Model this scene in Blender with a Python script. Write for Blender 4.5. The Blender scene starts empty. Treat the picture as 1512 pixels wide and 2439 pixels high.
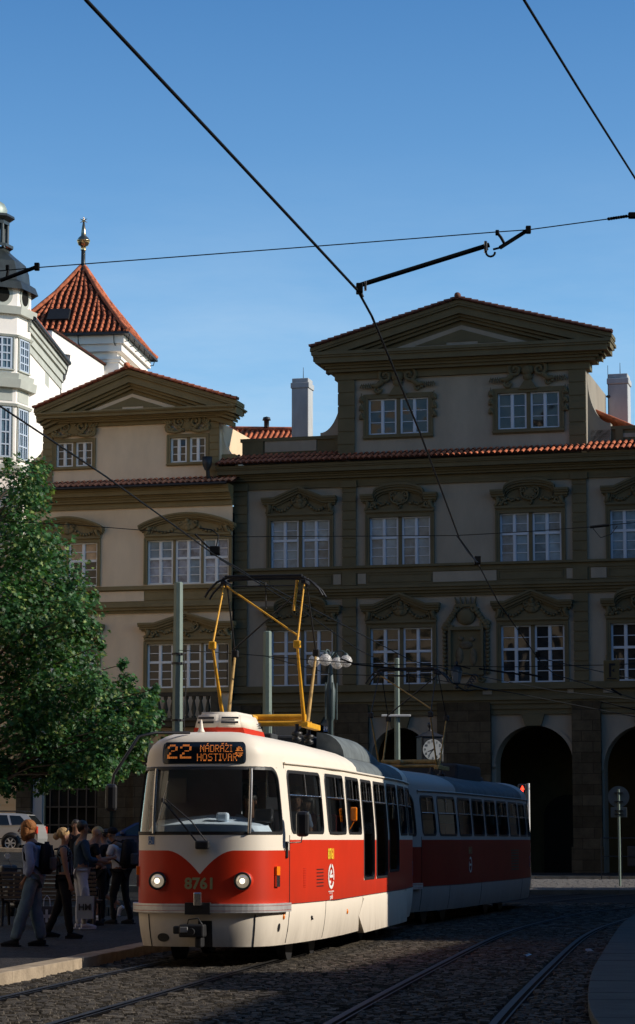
import bpy, bmesh, math, random
from mathutils import Vector, Matrix, noise
random.seed(7)
R = math.radians
sc = bpy.context.scene
col = sc.collection
PI = math.pi
# ------------------------------------------------------------------ camera survey
CAMZ = 1.62; PITCH = R(7.6); F = 5850.0; CU, CV = 756.0, 1219.0
cp, sp = math.cos(PITCH), math.sin(PITCH)
def ray(u, v):
    x = (u - CU) / F; y = (CV - v) / F
    return Vector((x, cp - sp * y, sp + cp * y))
def at(u, v, Y):
    d = ray(u, v); t = Y / d.y
    return Vector((d.x * t, Y, CAMZ + d.z * t))
def atz(u, v, z):
    d = ray(u, v); t = (z - CAMZ) / d.z
    return Vector((d.x * t, d.y * t, z))

# ------------------------------------------------------------------ mesh builder
class MB:
    def __init__(s): s.v = []; s.f = []; s.m = []; s.s = []
    def add(s, vs, fs, m=0, smooth=False):
        b = len(s.v); s.v.extend([tuple(p) for p in vs])
        for f in fs:
            s.f.append([b + i for i in f]); s.m.append(m); s.s.append(smooth)
    def quad(s, a, b, c, d, m=0): s.add([a, b, c, d], [(0, 1, 2, 3)], m)
    def box(s, x0, x1, y0, y1, z0, z1, m=0):
        s.add([(x0,y0,z0),(x1,y0,z0),(x1,y1,z0),(x0,y1,z0),(x0,y0,z1),(x1,y0,z1),(x1,y1,z1),(x0,y1,z1)],
              [(0,3,2,1),(4,5,6,7),(0,1,5,4),(1,2,6,5),(2,3,7,6),(3,0,4,7)], m)
    def bbox(s, x0, x1, y0, y1, z0, z1, b=.02, m=0):   # chamfered box
        bm = bmesh.new(); bmesh.ops.create_cube(bm, size=1)
        for v in bm.verts:
            v.co = Vector(((x0+x1)/2 + v.co.x*(x1-x0), (y0+y1)/2 + v.co.y*(y1-y0), (z0+z1)/2 + v.co.z*(z1-z0)))
        b = min(b, abs(x1-x0)*.45, abs(y1-y0)*.45, abs(z1-z0)*.45)
        bmesh.ops.bevel(bm, geom=bm.edges[:], offset=b, segments=2, affect='EDGES', profile=.5)
        s.frombm(bm, m)
    def frombm(s, bm, m=0, smooth=False):
        bm.verts.index_update()
        s.add([v.co[:] for v in bm.verts], [[v.index for v in f.verts] for f in bm.faces], m, smooth); bm.free()
    def tube(s, p0, p1, r0, r1=None, n=8, m=0, cap=True, smooth=True):
        s.path([p0, p1], r0, n, m, cap, smooth, r1)
    def path(s, pts, r, n=6, m=0, cap=True, smooth=True, r1=None):
        pts = [Vector(p) for p in pts]; k = len(pts)
        rs = r if isinstance(r, (list, tuple)) else [r + ((r1 if r1 is not None else r) - r) * i / (k-1) for i in range(k)]
        vs = []; t = None; nrm = None
        for i, p in enumerate(pts):
            t = (pts[min(i+1, k-1)] - pts[max(i-1, 0)]).normalized()
            if nrm is None:
                a = Vector((0,0,1)) if abs(t.z) < .9 else Vector((1,0,0)); nrm = t.cross(a).normalized()
            else:
                nrm = (nrm - t * nrm.dot(t)).normalized()
            b = t.cross(nrm)
            for j in range(n):
                a = 2*PI*j/n; vs.append(p + (nrm*math.cos(a) + b*math.sin(a)) * rs[i])
        fs = [(i*n+j, i*n+(j+1)%n, (i+1)*n+(j+1)%n, (i+1)*n+j) for i in range(k-1) for j in range(n)]
        s.add(vs, fs, m, smooth)
        if cap: s.add(vs[:n], [tuple(range(n))][::1], m); s.add(vs[-n:], [tuple(range(n-1,-1,-1))], m)
    def ell(s, c, rx, ry, rz, n=10, k=7, m=0, rot=None):
        vs = [];
        for i in range(k+1):
            th = PI*i/k
            for j in range(n):
                a = 2*PI*j/n; p = Vector((rx*math.sin(th)*math.cos(a), ry*math.sin(th)*math.sin(a), rz*math.cos(th)))
                if rot: p = rot @ p
                vs.append(Vector(c)+p)
        s.add(vs, [(i*n+j, (i+1)*n+j, (i+1)*n+(j+1)%n, i*n+(j+1)%n) for i in range(k) for j in range(n)], m, True)
    def lathe(s, prof, c=(0,0,0), n=16, m=0, smooth=True, a0=0):
        vs = []; k = len(prof)
        for r, z in prof:
            for j in range(n):
                a = a0 + 2*PI*j/n; vs.append((c[0]+r*math.cos(a), c[1]+r*math.sin(a), c[2]+z))
        s.add(vs, [(i*n+j, i*n+(j+1)%n, (i+1)*n+(j+1)%n, (i+1)*n+j) for i in range(k-1) for j in range(n)], m, smooth)
    def disc(s, c, axis, r, th, n=20, m=0):
        a = Vector(axis).normalized(); s.tube(Vector(c)-a*th/2, Vector(c)+a*th/2, r, r, n, m, True, False)
    def prism(s, poly, y0, y1, m=0):      # poly in (x,z), extruded along y
        n = len(poly); vs = [(x, y0, z) for x, z in poly] + [(x, y1, z) for x, z in poly]
        s.add(vs, [tuple(range(n)), tuple(range(2*n-1, n-1, -1))] + [(i, i+n, (i+1)%n+n, (i+1)%n) for i in range(n)], m)
    def band(s, path, d0, d1, y0, y1, m=0):  # moulding following a path (x,z); vertical offset d0..d1, from y0 (front) to y1
        for (xa, za), (xb, zb) in zip(path[:-1], path[1:]):
            s.prism([(xa, za-d1), (xb, zb-d1), (xb, zb-d0), (xa, za-d0)], y0, y1, m)
    def build(s, name, mats, parent=None, loc=None):
        me = bpy.data.meshes.new(name); me.from_pydata(s.v, [], s.f)
        if not isinstance(mats, (list, tuple)): mats = [mats]
        for m in mats: me.materials.append(m)
        me.polygons.foreach_set('material_index', s.m); me.polygons.foreach_set('use_smooth', s.s); me.update()
        o = bpy.data.objects.new(name, me); col.objects.link(o)
        if parent: o.parent = parent
        if loc: o.location = loc
        return o
def recalc(o, weld=False):
    bm = bmesh.new(); bm.from_mesh(o.data)
    if weld: bmesh.ops.remove_doubles(bm, verts=bm.verts[:], dist=.0012)
    bmesh.ops.recalc_face_normals(bm, faces=bm.faces[:]); bm.to_mesh(o.data); bm.free(); return o
def empty(name, loc=(0,0,0), rz=0, label=None, cat=None, group=None):
    o = bpy.data.objects.new(name, None); o.location = loc; o.rotation_euler = (0,0,rz); col.objects.link(o); o.empty_display_size = .3
    return tag(o, label, cat, group)
def tag(o, label=None, cat=None, group=None, kind=None):
    if label: o['label'] = label
    if cat: o['category'] = cat
    if group: o['group'] = group
    if kind: o['kind'] = kind
    return o
def copy_tree(o, parent=None):
    c = o.copy(); col.objects.link(c); c.parent = parent
    for ch in list(o.children): copy_tree(ch, c)
    return c

# ------------------------------------------------------------------ materials
M = {}
def mat(name, c, rough=.6, metal=0, var=.12, scale=3, bump=0, bscale=30, coat=0, emit=None, es=1, spec=.5, streak=0, c2=None):
    m = bpy.data.materials.new(name); m.use_nodes = True; nt = m.node_tree; N = nt.nodes; L = nt.links
    b = N['Principled BSDF']; b.inputs['Roughness'].default_value = rough; b.inputs['Metallic'].default_value = metal
    b.inputs['Specular IOR Level'].default_value = .12 if (rough >= .6 and spec == .5) else spec
    if coat: b.inputs['Coat Weight'].default_value = coat; b.inputs['Coat Roughness'].default_value = .06
    tc = N.new('ShaderNodeTexCoord')
    nz = N.new('ShaderNodeTexNoise'); nz.inputs['Scale'].default_value = scale; nz.inputs['Detail'].default_value = 6; nz.inputs['Roughness'].default_value = .65
    L.new(tc.outputs['Object'], nz.inputs['Vector'])
    if streak:
        mp = N.new('ShaderNodeMapping'); mp.inputs['Scale'].default_value = (1, 1, streak); L.new(tc.outputs['Object'], mp.inputs['Vector']); L.new(mp.outputs[0], nz.inputs['Vector'])
    rp = N.new('ShaderNodeValToRGB'); L.new(nz.outputs['Fac'], rp.inputs['Fac'])
    rp.color_ramp.elements[0].position = .3; rp.color_ramp.elements[1].position = .7
    a = [max(0, x*(1-var)) for x in (c2 or c)]; d = [min(1, x*(1+var)) for x in c]
    rp.color_ramp.elements[0].color = (*a, 1); rp.color_ramp.elements[1].color = (*d, 1)
    L.new(rp.outputs['Color'], b.inputs['Base Color'])
    if bump:
        n2 = N.new('ShaderNodeTexNoise'); n2.inputs['Scale'].default_value = bscale; n2.inputs['Detail'].default_value = 4; L.new(tc.outputs['Object'], n2.inputs['Vector'])
        bp = N.new('ShaderNodeBump'); bp.inputs['Strength'].default_value = bump; bp.inputs['Distance'].default_value = .02
        L.new(n2.outputs['Fac'], bp.inputs['Height']); L.new(bp.outputs[0], b.inputs['Normal'])
    if emit: b.inputs['Emission Color'].default_value = (*emit, 1); b.inputs['Emission Strength'].default_value = es
    M[name] = m; return m
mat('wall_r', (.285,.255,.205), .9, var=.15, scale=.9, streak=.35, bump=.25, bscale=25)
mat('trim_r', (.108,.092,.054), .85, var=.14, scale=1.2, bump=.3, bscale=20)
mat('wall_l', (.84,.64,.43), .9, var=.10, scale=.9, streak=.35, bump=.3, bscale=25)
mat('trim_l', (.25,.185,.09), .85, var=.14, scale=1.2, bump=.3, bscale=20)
mat('stone', (.075,.062,.042), .9, var=.3, scale=2.2, bump=.5, bscale=18)
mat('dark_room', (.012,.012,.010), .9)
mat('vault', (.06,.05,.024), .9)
mat('frame_white', (.40,.46,.54), .5, var=.06)
mat('church', (.85,.79,.72), .85, var=.05, scale=.6, bump=.15, bscale=20)
mat('cream_stone', (.80,.62,.40), .85, var=.06, scale=.8)
mat('church_trim', (.42,.43,.38), .8, var=.12, scale=1)
mat('grey_plaster', (.33,.35,.36), .85, var=.1, scale=1)
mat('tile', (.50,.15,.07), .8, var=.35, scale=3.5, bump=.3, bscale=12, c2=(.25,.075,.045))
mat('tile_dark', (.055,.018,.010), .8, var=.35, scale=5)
mat('copper', (.030,.036,.034), .35, metal=.2, var=.45, scale=1.6, streak=.3)
mat('copper_cap', (.26,.31,.27), .5, metal=.2, var=.4, scale=3, streak=.3)
mat('gold', (.75,.52,.28), .25, metal=1)
mat('chimney', (.40,.41,.41), .9, var=.18, scale=1.2, streak=.4)
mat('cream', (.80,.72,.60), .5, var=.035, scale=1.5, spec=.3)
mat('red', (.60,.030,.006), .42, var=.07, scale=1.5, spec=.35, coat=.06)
mat('roof_grey', (.13,.15,.155), .75, var=.28, scale=4, bump=.3, bscale=14)
mat('rubber', (.012,.012,.013), .5)
mat('black', (.014,.014,.016), .45)
mat('steel', (.55,.55,.56), .25, metal=1, var=.12, scale=8)
mat('bumper_alu', (.72,.70,.68), .34, metal=.55, var=.15, scale=6, bump=.15, bscale=6)
mat('iron', (.03,.03,.032), .5, metal=.4)
mat('wire', (.008,.009,.010), .6)
mat('pole_green', (.16,.215,.18), .5, var=.12, scale=4)
mat('lamp_green', (.05,.075,.075), .5)
mat('yellow', (.72,.36,.02), .45, var=.18, scale=9)
mat('yellow_worn', (.42,.27,.10), .6, var=.35, scale=9)
mat('orange', (.85,.22,.01), .25)
mat('sign_white', (.75,.75,.72), .5)
mat('num_yellow', (.33,.30,.13), .5)
mat('num_gold', (.85,.62,.03), .5)
mat('blue_sign', (.03,.12,.32), .4)
mat('led', (.9,.3,.05), .5, emit=(1,.27,.05), es=.55)
mat('lamp_on', (.9,.85,.75), .2, emit=(1,.86,.62), es=2.2)
mat('red_lamp', (1,.05,.02), .3, emit=(1,.05,.02), es=3.5)
mat('display_glass', (.012,.017,.022), .12)
mat('interior', (.12,.125,.13), .8)
mat('interior_light', (.46,.50,.53), .7)
mat('dash', (.62,.70,.78), .6, var=.08)
mat('seat_red', (.25,.03,.02), .7)
mat('globe', (.80,.76,.70), .35)
mat('bark', (.09,.07,.05), .9, var=.3, scale=6, bump=.6, bscale=20)
mat('frame_bright', (.78,.77,.74), .5, var=.04)
mat('dial', (.36,.37,.36), .6)
mat('tile_shade', (.13,.060,.045), .85, var=.35, scale=4)  # palace gable tiles, the backlit shade put into the colour
mat('tile_sunlit', (.80,.30,.15), .8, var=.3, scale=3.5, c2=(.5,.17,.09))  # left eave tiles, sunlight put into a brighter base colour
mat('cream_shaded', (.40,.375,.34), .55, var=.08, scale=1.5, spec=.2)  # rear tram cream, darkened for the shadow it stands in
mat('red_shaded', (.27,.018,.008), .5, var=.12, scale=1.5, spec=.2)  # rear tram red with the same shadow put into the colour
mat('paper', (.6,.6,.58), .7)
mat('asphalt', (.03,.03,.031), .85, var=.25, scale=3, bump=.5, bscale=60)
mat('joint', (.008,.007,.007), .95, var=.3, scale=8, bump=.4, bscale=40)
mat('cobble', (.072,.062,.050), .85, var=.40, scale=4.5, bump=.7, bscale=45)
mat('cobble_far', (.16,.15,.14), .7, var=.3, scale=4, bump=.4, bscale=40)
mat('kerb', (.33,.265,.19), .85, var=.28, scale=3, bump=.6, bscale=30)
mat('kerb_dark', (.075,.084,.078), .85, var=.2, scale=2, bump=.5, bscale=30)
mat('rail', (.045,.043,.042), .6, metal=.5, var=.25, scale=5)
mat('silver_paint', (.50,.50,.49), .3, metal=.4, coat=.6, var=.03)
mat('blue_paint', (.010,.022,.085), .3, metal=.3, coat=.6, var=.05)
mat('tyre', (.015,.015,.015), .8)
mat('car_glass', (.012,.016,.018), .08)
mat('skin', (.26,.14,.095), .6, var=.06); mat('skin2', (.19,.10,.065), .6, var=.06)
mat('shirt_blue', (.25,.30,.43), .8, var=.12, scale=9, bump=.6, bscale=16)
mat('jeans', (.12,.18,.23), .85, var=.2, scale=7, bump=.5, bscale=18)
mat('white_cloth', (.42,.43,.48), .8, var=.08, scale=9, bump=.6, bscale=14)
mat('black_cloth', (.013,.013,.016), .85, var=.2, scale=8, bump=.4, bscale=18)
mat('denim', (.03,.05,.08), .85, var=.2, scale=8, bump=.4)
mat('grey_cloth', (.06,.06,.065), .85, var=.2, scale=8)
mat('hair_red', (.24,.10,.035), .6, var=.35, scale=20, bump=.8, bscale=30); mat('hair_blond', (.38,.25,.12), .6, var=.3, scale=22, bump=.8, bscale=30); mat('hair_dark', (.02,.015,.012), .5, bump=.6, bscale=30)
mat('bench_wood', (.10,.075,.055), .7, var=.25, scale=5)
mat('relief', (.10,.085,.06), .9, var=.4, scale=3, bump=.5, bscale=8)
def striped():
    m = mat('striped', (.02,.02,.03), .85); nt = m.node_tree; w = nt.nodes.new('ShaderNodeTexWave'); w.inputs['Scale'].default_value = 9; w.inputs['Distortion'].default_value = 1
    tc = nt.nodes.new('ShaderNodeTexCoord'); nt.links.new(tc.outputs['Object'], w.inputs['Vector']); r = nt.nodes.new('ShaderNodeValToRGB')
    r.color_ramp.elements[0].position = .72; r.color_ramp.elements[0].color = (.014,.014,.02,1); r.color_ramp.elements[1].position = .8; r.color_ramp.elements[1].color = (.12,.17,.2,1)
    nt.links.new(w.outputs['Fac'], r.inputs['Fac']); nt.links.new(r.outputs[0], nt.nodes['Principled BSDF'].inputs['Base Color'])
striped()
def glassmat(name, tint, refl=.12, rough=.02, wav=0, alpha=.85):
    """thin window glass: mostly see-through with a fresnel reflection"""
    m = bpy.data.materials.new(name); m.use_nodes = True; nt = m.node_tree; N = nt.nodes; L = nt.links; N.clear()
    out = N.new('ShaderNodeOutputMaterial'); mx = N.new('ShaderNodeMixShader'); tr = N.new('ShaderNodeBsdfTransparent'); gl = N.new('ShaderNodeBsdfGlossy')
    tr.inputs[0].default_value = (*tint, 1); gl.inputs['Roughness'].default_value = rough; gl.inputs[0].default_value = (.9,.95,1,1)
    fr = N.new('ShaderNodeFresnel'); fr.inputs[0].default_value = 1.5
    ad = N.new('ShaderNodeMath'); ad.operation = 'MULTIPLY_ADD'; ad.inputs[1].default_value = 1.0; ad.inputs[2].default_value = refl; L.new(fr.outputs[0], ad.inputs[0])
    L.new(ad.outputs[0], mx.inputs[0]); L.new(tr.outputs[0], mx.inputs[1]); L.new(gl.outputs[0], mx.inputs[2]); L.new(mx.outputs[0], out.inputs[0])
    M[name] = m
glassmat('glass', (.86,.90,.92), .05)
glassmat('glass_side', (.44,.48,.49), .0)
def pane(name, c, rough=.06, wavy=.25, c2=None, sc_=1.2):
    m = mat(name, c, rough, var=.35, scale=sc_, c2=c2); nt = m.node_tree; N = nt.nodes; L = nt.links
    tc = N.new('ShaderNodeTexCoord'); n = N.new('ShaderNodeTexNoise'); n.inputs['Scale'].default_value = 1.3; n.inputs['Detail'].default_value = 1; L.new(tc.outputs['Object'], n.inputs['Vector'])
    bp = N.new('ShaderNodeBump'); bp.inputs['Strength'].default_value = wavy; bp.inputs['Distance'].default_value = .08; L.new(n.outputs['Fac'], bp.inputs['Height']); L.new(bp.outputs[0], N['Principled BSDF'].inputs['Normal'])
pane('pane_dark', (.016,.019,.022)); pane('pane_blind', (.15,.23,.29), .2, .1, (.09,.15,.19)); pane('pane_warm', (.055,.038,.026), .06, .6, (.008,.009,.010), 2.2)  # pane_warm carries a warm reflection in its base colour
pane('pane_blind_b', (.11,.17,.21), .2, .1, (.05,.08,.10)); pane('pane_dim', (.030,.026,.022), .06, .5)
pane('pane_amber', (.50,.33,.19), .1, .3, (.16,.11,.075), 1.0); pane('pane_sky', (.30,.34,.42), .1, .2, (.10,.11,.14), 1.6)
def globemat():
    m = mat('globe', (.82,.79,.74), .3); nt = m.node_tree; t = nt.nodes.new('ShaderNodeBsdfTranslucent'); t.inputs[0].default_value = (.9,.86,.82,1); x = nt.nodes.new('ShaderNodeMixShader'); x.inputs[0].default_value = .5
    nt.links.new(nt.nodes['Principled BSDF'].outputs[0], x.inputs[1]); nt.links.new(t.outputs[0], x.inputs[2]); nt.links.new(x.outputs[0], [n for n in nt.nodes if n.type=='OUTPUT_MATERIAL'][0].inputs[0])
globemat()
def dirt(mname, z0, z1, c, amt=.8, nscale=3.0):
    nt = M[mname].node_tree; N = nt.nodes; L = nt.links; b = N['Principled BSDF']; src = b.inputs['Base Color'].links[0].from_socket
    tc = N.new('ShaderNodeTexCoord'); sx = N.new('ShaderNodeSeparateXYZ'); L.new(tc.outputs['Object'], sx.inputs[0]); mr = N.new('ShaderNodeMapRange'); mr.inputs[1].default_value = z0; mr.inputs[2].default_value = z1; mr.inputs[3].default_value = amt; mr.inputs[4].default_value = 0; L.new(sx.outputs[2], mr.inputs[0])
    n = N.new('ShaderNodeTexNoise'); n.inputs['Scale'].default_value = nscale; n.inputs['Detail'].default_value = 8; n.inputs['Roughness'].default_value = .7; mp = N.new('ShaderNodeMapping'); mp.inputs['Scale'].default_value = (1,1,.3); L.new(tc.outputs['Object'], mp.inputs[0]); L.new(mp.outputs[0], n.inputs[0])
    ml = N.new('ShaderNodeMath'); ml.operation = 'MULTIPLY'; L.new(mr.outputs[0], ml.inputs[0]); L.new(n.outputs['Fac'], ml.inputs[1])
    x = N.new('ShaderNodeMixRGB'); L.new(ml.outputs[0], x.inputs[0]); L.new(src, x.inputs[1]); x.inputs[2].default_value = (*c, 1); L.new(x.outputs[0], b.inputs['Base Color'])
dirt('cream', .25, .75, (.16,.13,.10), .9, 4)
dirt('wall_r', -40, 60, (.11,.10,.085), .85, .55)
dirt('wall_l', -40, 60, (.34,.25,.16), .75, .55)
dirt('church', -40, 60, (.55,.5,.44), .55, .5)
dirt('cream_shaded', .25, .8, (.12,.10,.08), .9, 4)
dirt('red', .75, 1.3, (.10,.03,.02), .45, 4)
# brickish stone for pillars
def blocks(name, c, w=.9, h=.42, mort=.012):
    m = mat(name, c, .9, var=.3, scale=2.5, bump=.4, bscale=18); nt = m.node_tree; N = nt.nodes; L = nt.links
    tc = N.new('ShaderNodeTexCoord'); sx = N.new('ShaderNodeSeparateXYZ'); cb = N.new('ShaderNodeCombineXYZ'); L.new(tc.outputs['Object'], sx.inputs[0]); L.new(sx.outputs[0], cb.inputs[0]); L.new(sx.outputs[2], cb.inputs[1])
    br = N.new('ShaderNodeTexBrick'); br.inputs['Scale'].default_value = 1; br.inputs['Brick Width'].default_value = w; br.inputs['Row Height'].default_value = h; br.inputs['Mortar Size'].default_value = mort
    br.inputs['Color1'].default_value = (1,1,1,1); br.inputs['Color2'].default_value = (.6,.58,.55,1); br.inputs['Mortar'].default_value = (.35,.35,.35,1); L.new(cb.outputs[0], br.inputs['Vector'])
    mx = N.new('ShaderNodeMixRGB'); mx.blend_type = 'MULTIPLY'; mx.inputs[0].default_value = 1
    rp = [n for n in N if n.type == 'VALTORGB'][0]; L.new(rp.outputs[0], mx.inputs[1]); L.new(br.outputs[0], mx.inputs[2]); L.new(mx.outputs[0], N['Principled BSDF'].inputs['Base Color'])
blocks('stone_blocks', (.078,.062,.040))
def mosaic(name, c, s, mort=.35, bump=.8):
    m = mat(name, c, .75, var=.2, scale=1.2); nt = m.node_tree; N = nt.nodes; L = nt.links
    tc = N.new('ShaderNodeTexCoord'); vo = N.new('ShaderNodeTexVoronoi'); vo.feature = 'DISTANCE_TO_EDGE'; vo.inputs['Scale'].default_value = s; L.new(tc.outputs['Object'], vo.inputs['Vector'])
    v2 = N.new('ShaderNodeTexVoronoi'); v2.inputs['Scale'].default_value = s; L.new(tc.outputs['Object'], v2.inputs['Vector'])
    r = N.new('ShaderNodeValToRGB'); r.color_ramp.elements[0].position = 0; r.color_ramp.elements[0].color = (mort,)*3+(1,); r.color_ramp.elements[1].position = .1; r.color_ramp.elements[1].color = (1,1,1,1); L.new(vo.outputs[0], r.inputs[0])
    mx = N.new('ShaderNodeMixRGB'); mx.blend_type = 'MULTIPLY'; mx.inputs[0].default_value = 1; rp = [n for n in N if n.type == 'VALTORGB' and n != r][0]; L.new(rp.outputs[0], mx.inputs[1]); L.new(r.outputs[0], mx.inputs[2])
    hs = N.new('ShaderNodeSeparateColor'); L.new(v2.outputs['Color'], hs.inputs[0]); mr = N.new('ShaderNodeMapRange'); mr.inputs[3].default_value = .6; mr.inputs[4].default_value = 1.25; L.new(hs.outputs[0], mr.inputs[0])
    m3 = N.new('ShaderNodeMixRGB'); m3.blend_type = 'MULTIPLY'; m3.inputs[0].default_value = 1; L.new(mx.outputs[0], m3.inputs[1]); L.new(mr.outputs[0], m3.inputs[2]); L.new(m3.outputs[0], N['Principled BSDF'].inputs['Base Color'])
    bp = N.new('ShaderNodeBump'); bp.inputs['Strength'].default_value = bump; bp.inputs['Distance'].default_value = .02; L.new(r.outputs[0], bp.inputs['Height']); L.new(bp.outputs[0], N['Principled BSDF'].inputs['Normal'])
mosaic('pavement', (.042,.037,.035), 14); mosaic('setts', (.022,.022,.021), 7); mosaic('setts_fine', (.055,.053,.056), 9)
def leafmat(name, c, tr):
    m = bpy.data.materials.new(name); m.use_nodes = True; nt = m.node_tree; N = nt.nodes; L = nt.links; N.clear()
    out = N.new('ShaderNodeOutputMaterial'); p = N.new('ShaderNodeBsdfPrincipled'); t = N.new('ShaderNodeBsdfTranslucent'); mx = N.new('ShaderNodeMixShader'); mx.inputs[0].default_value = .28
    tc = N.new('ShaderNodeTexCoord'); nz = N.new('ShaderNodeTexNoise'); nz.inputs['Scale'].default_value = 5; L.new(tc.outputs['Object'], nz.inputs['Vector'])
    rp = N.new('ShaderNodeValToRGB'); rp.color_ramp.elements[0].position = .35; rp.color_ramp.elements[1].position = .65
    rp.color_ramp.elements[0].color = (*[x*.55 for x in c], 1); rp.color_ramp.elements[1].color = (*[x*1.25 for x in c], 1); L.new(nz.outputs['Fac'], rp.inputs[0]); L.new(rp.outputs[0], p.inputs['Base Color'])
    p.inputs['Roughness'].default_value = .5; p.inputs['Specular IOR Level'].default_value = .3; t.inputs[0].default_value = (*tr, 1)
    L.new(p.outputs[0], mx.inputs[1]); L.new(t.outputs[0], mx.inputs[2]); L.new(mx.outputs[0], out.inputs[0]); M[name] = m
leafmat('leaf_a', (.022,.080,.020), (.05,.14,.015)); leafmat('leaf_b', (.045,.135,.032), (.09,.21,.02)); leafmat('leaf_c', (.24,.32,.09), (.28,.36,.06))

# ------------------------------------------------------------------ camera, sun, sky
cam = bpy.data.cameras.new('camera'); co = bpy.data.objects.new('camera', cam); col.objects.link(co); sc.camera = co
co.location = (0,0,CAMZ); co.rotation_euler = (R(90)+PITCH, 0, 0); cam.sensor_fit = 'VERTICAL'; cam.sensor_height = 36; cam.sensor_width = 36; cam.lens = F/2438.3*36; cam.clip_end = 3000; cam.clip_start = .1
AZ, EL = R(-6), R(28)
sv = Vector((math.cos(AZ)*math.cos(EL), math.sin(AZ)*math.cos(EL), math.sin(EL)))
sl = bpy.data.lights.new('sun', 'SUN'); sl.energy = 5.0; sl.angle = R(.55); sl.color = (1,.91,.79); so = bpy.data.objects.new('sun', sl); col.objects.link(so)
so.rotation_euler = sv.to_track_quat('Z', 'Y').to_euler(); so.location = (30,-5,40)
w = bpy.data.worlds.new('World'); sc.world = w; w.use_nodes = True; nt = w.node_tree; N = nt.nodes; L = nt.links
bg = N['Background']; sky = N.new('ShaderNodeTexSky'); sky.sky_type = 'NISHITA'; sky.sun_disc = False; sky.sun_elevation = EL; sky.sun_rotation = R(98); sky.altitude = 200; sky.air_density = 1.0; sky.dust_density = .6; sky.ozone_density = 1.6
tint = N.new('ShaderNodeMixRGB'); tint.blend_type = 'MULTIPLY'; tint.inputs[0].default_value = 1; tint.inputs[2].default_value = (.84,1.09,1.26,1); L.new(sky.outputs[0], tint.inputs[1])
tc = N.new('ShaderNodeTexCoord'); mp = N.new('ShaderNodeMapping'); mp.inputs['Scale'].default_value = (3,3,14); mp.inputs['Location'].default_value = (.35,0,.2); L.new(tc.outputs['Generated'], mp.inputs[0])
nz = N.new('ShaderNodeTexNoise'); nz.inputs['Scale'].default_value = 2.2; nz.inputs['Detail'].default_value = 8; nz.inputs['Roughness'].default_value = .62; L.new(mp.outputs[0], nz.inputs[0])
cr = N.new('ShaderNodeValToRGB'); cr.color_ramp.elements[0].position = .37; cr.color_ramp.elements[0].color = (0,0,0,1); cr.color_ramp.elements[1].position = .8; cr.color_ramp.elements[1].color = (.6,.6,.6,1); L.new(nz.outputs['Fac'], cr.inputs[0])
sx = N.new('ShaderNodeSeparateXYZ'); L.new(tc.outputs['Generated'], sx.inputs[0]); mr = N.new('ShaderNodeMapRange'); mr.inputs[1].default_value = .10; mr.inputs[2].default_value = .28; mr.inputs[3].default_value = 1; mr.inputs[4].default_value = 0; L.new(sx.outputs[2], mr.inputs[0])
ml = N.new('ShaderNodeMath'); ml.operation = 'MULTIPLY'; L.new(cr.outputs[0], ml.inputs[0]); L.new(mr.outputs[0], ml.inputs[1])
cm = N.new('ShaderNodeMixRGB'); L.new(ml.outputs[0], cm.inputs[0]); L.new(tint.outputs[0], cm.inputs[1]); cm.inputs[2].default_value = (5.6,6.1,6.8,1)
gr_ = N.new('ShaderNodeValToRGB'); els = gr_.color_ramp.elements; els[0].position = .04; els[0].color = (1,.98,.93,1); els[1].position = 1; els[1].color = (.22,.34,.46,1)
e1_ = els.new(.20); e1_.color = (.86,.93,.94,1); e2_ = els.new(.34); e2_.color = (.46,.66,.79,1); L.new(sx.outputs[2], gr_.inputs[0])
gm = N.new('ShaderNodeMixRGB'); gm.blend_type = 'MULTIPLY'; gm.inputs[0].default_value = 1; L.new(cm.outputs[0], gm.inputs[1]); L.new(gr_.outputs[0], gm.inputs[2]); L.new(gm.outputs[0], bg.inputs[0])
bg.inputs[1].default_value = .15
sc.view_settings.view_transform = 'Standard'; sc.view_settings.look = 'None'; sc.view_settings.exposure = 0; sc.view_settings.gamma = 1
sc.cycles.max_bounces = 8; sc.cycles.transparent_max_bounces = 12
# ------------------------------------------------------------------ ground
def sst(a, b, x):
    t = max(0, min(1, (x-a)/(b-a))); return t*t*(3-2*t)
def gz(x, y):
    return sst(47, 95, y) * (.22 + 1.03 * max(0, min(1, (3-x)/14)))
def terrain(name, m, x0, x1, y0, y1, dz, nx, ny):
    g = MB(); vs = []
    for j in range(ny+1):
        for i in range(nx+1):
            x = x0+(x1-x0)*i/nx; y = y0+(y1-y0)*j/ny; vs.append((x, y, gz(x, y)+dz))
    g.add(vs, [(j*(nx+1)+i, j*(nx+1)+i+1, (j+1)*(nx+1)+i+1, (j+1)*(nx+1)+i) for j in range(ny) for i in range(nx)], 0, True)
    return tag(g.build(name, m), kind='structure')
g = MB(); g.quad((-900,-900,-.14),(900,-900,-.14),(900,1400,-.14),(-900,1400,-.14)); tag(g.build('ground', M['asphalt']), kind='structure')
terrain('road', M['joint'], -40, 40, -10, 47, -.012, 4, 4)
terrain('square', M['setts'], -40, 40, 47, 135, -.004, 30, 40)

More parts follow.
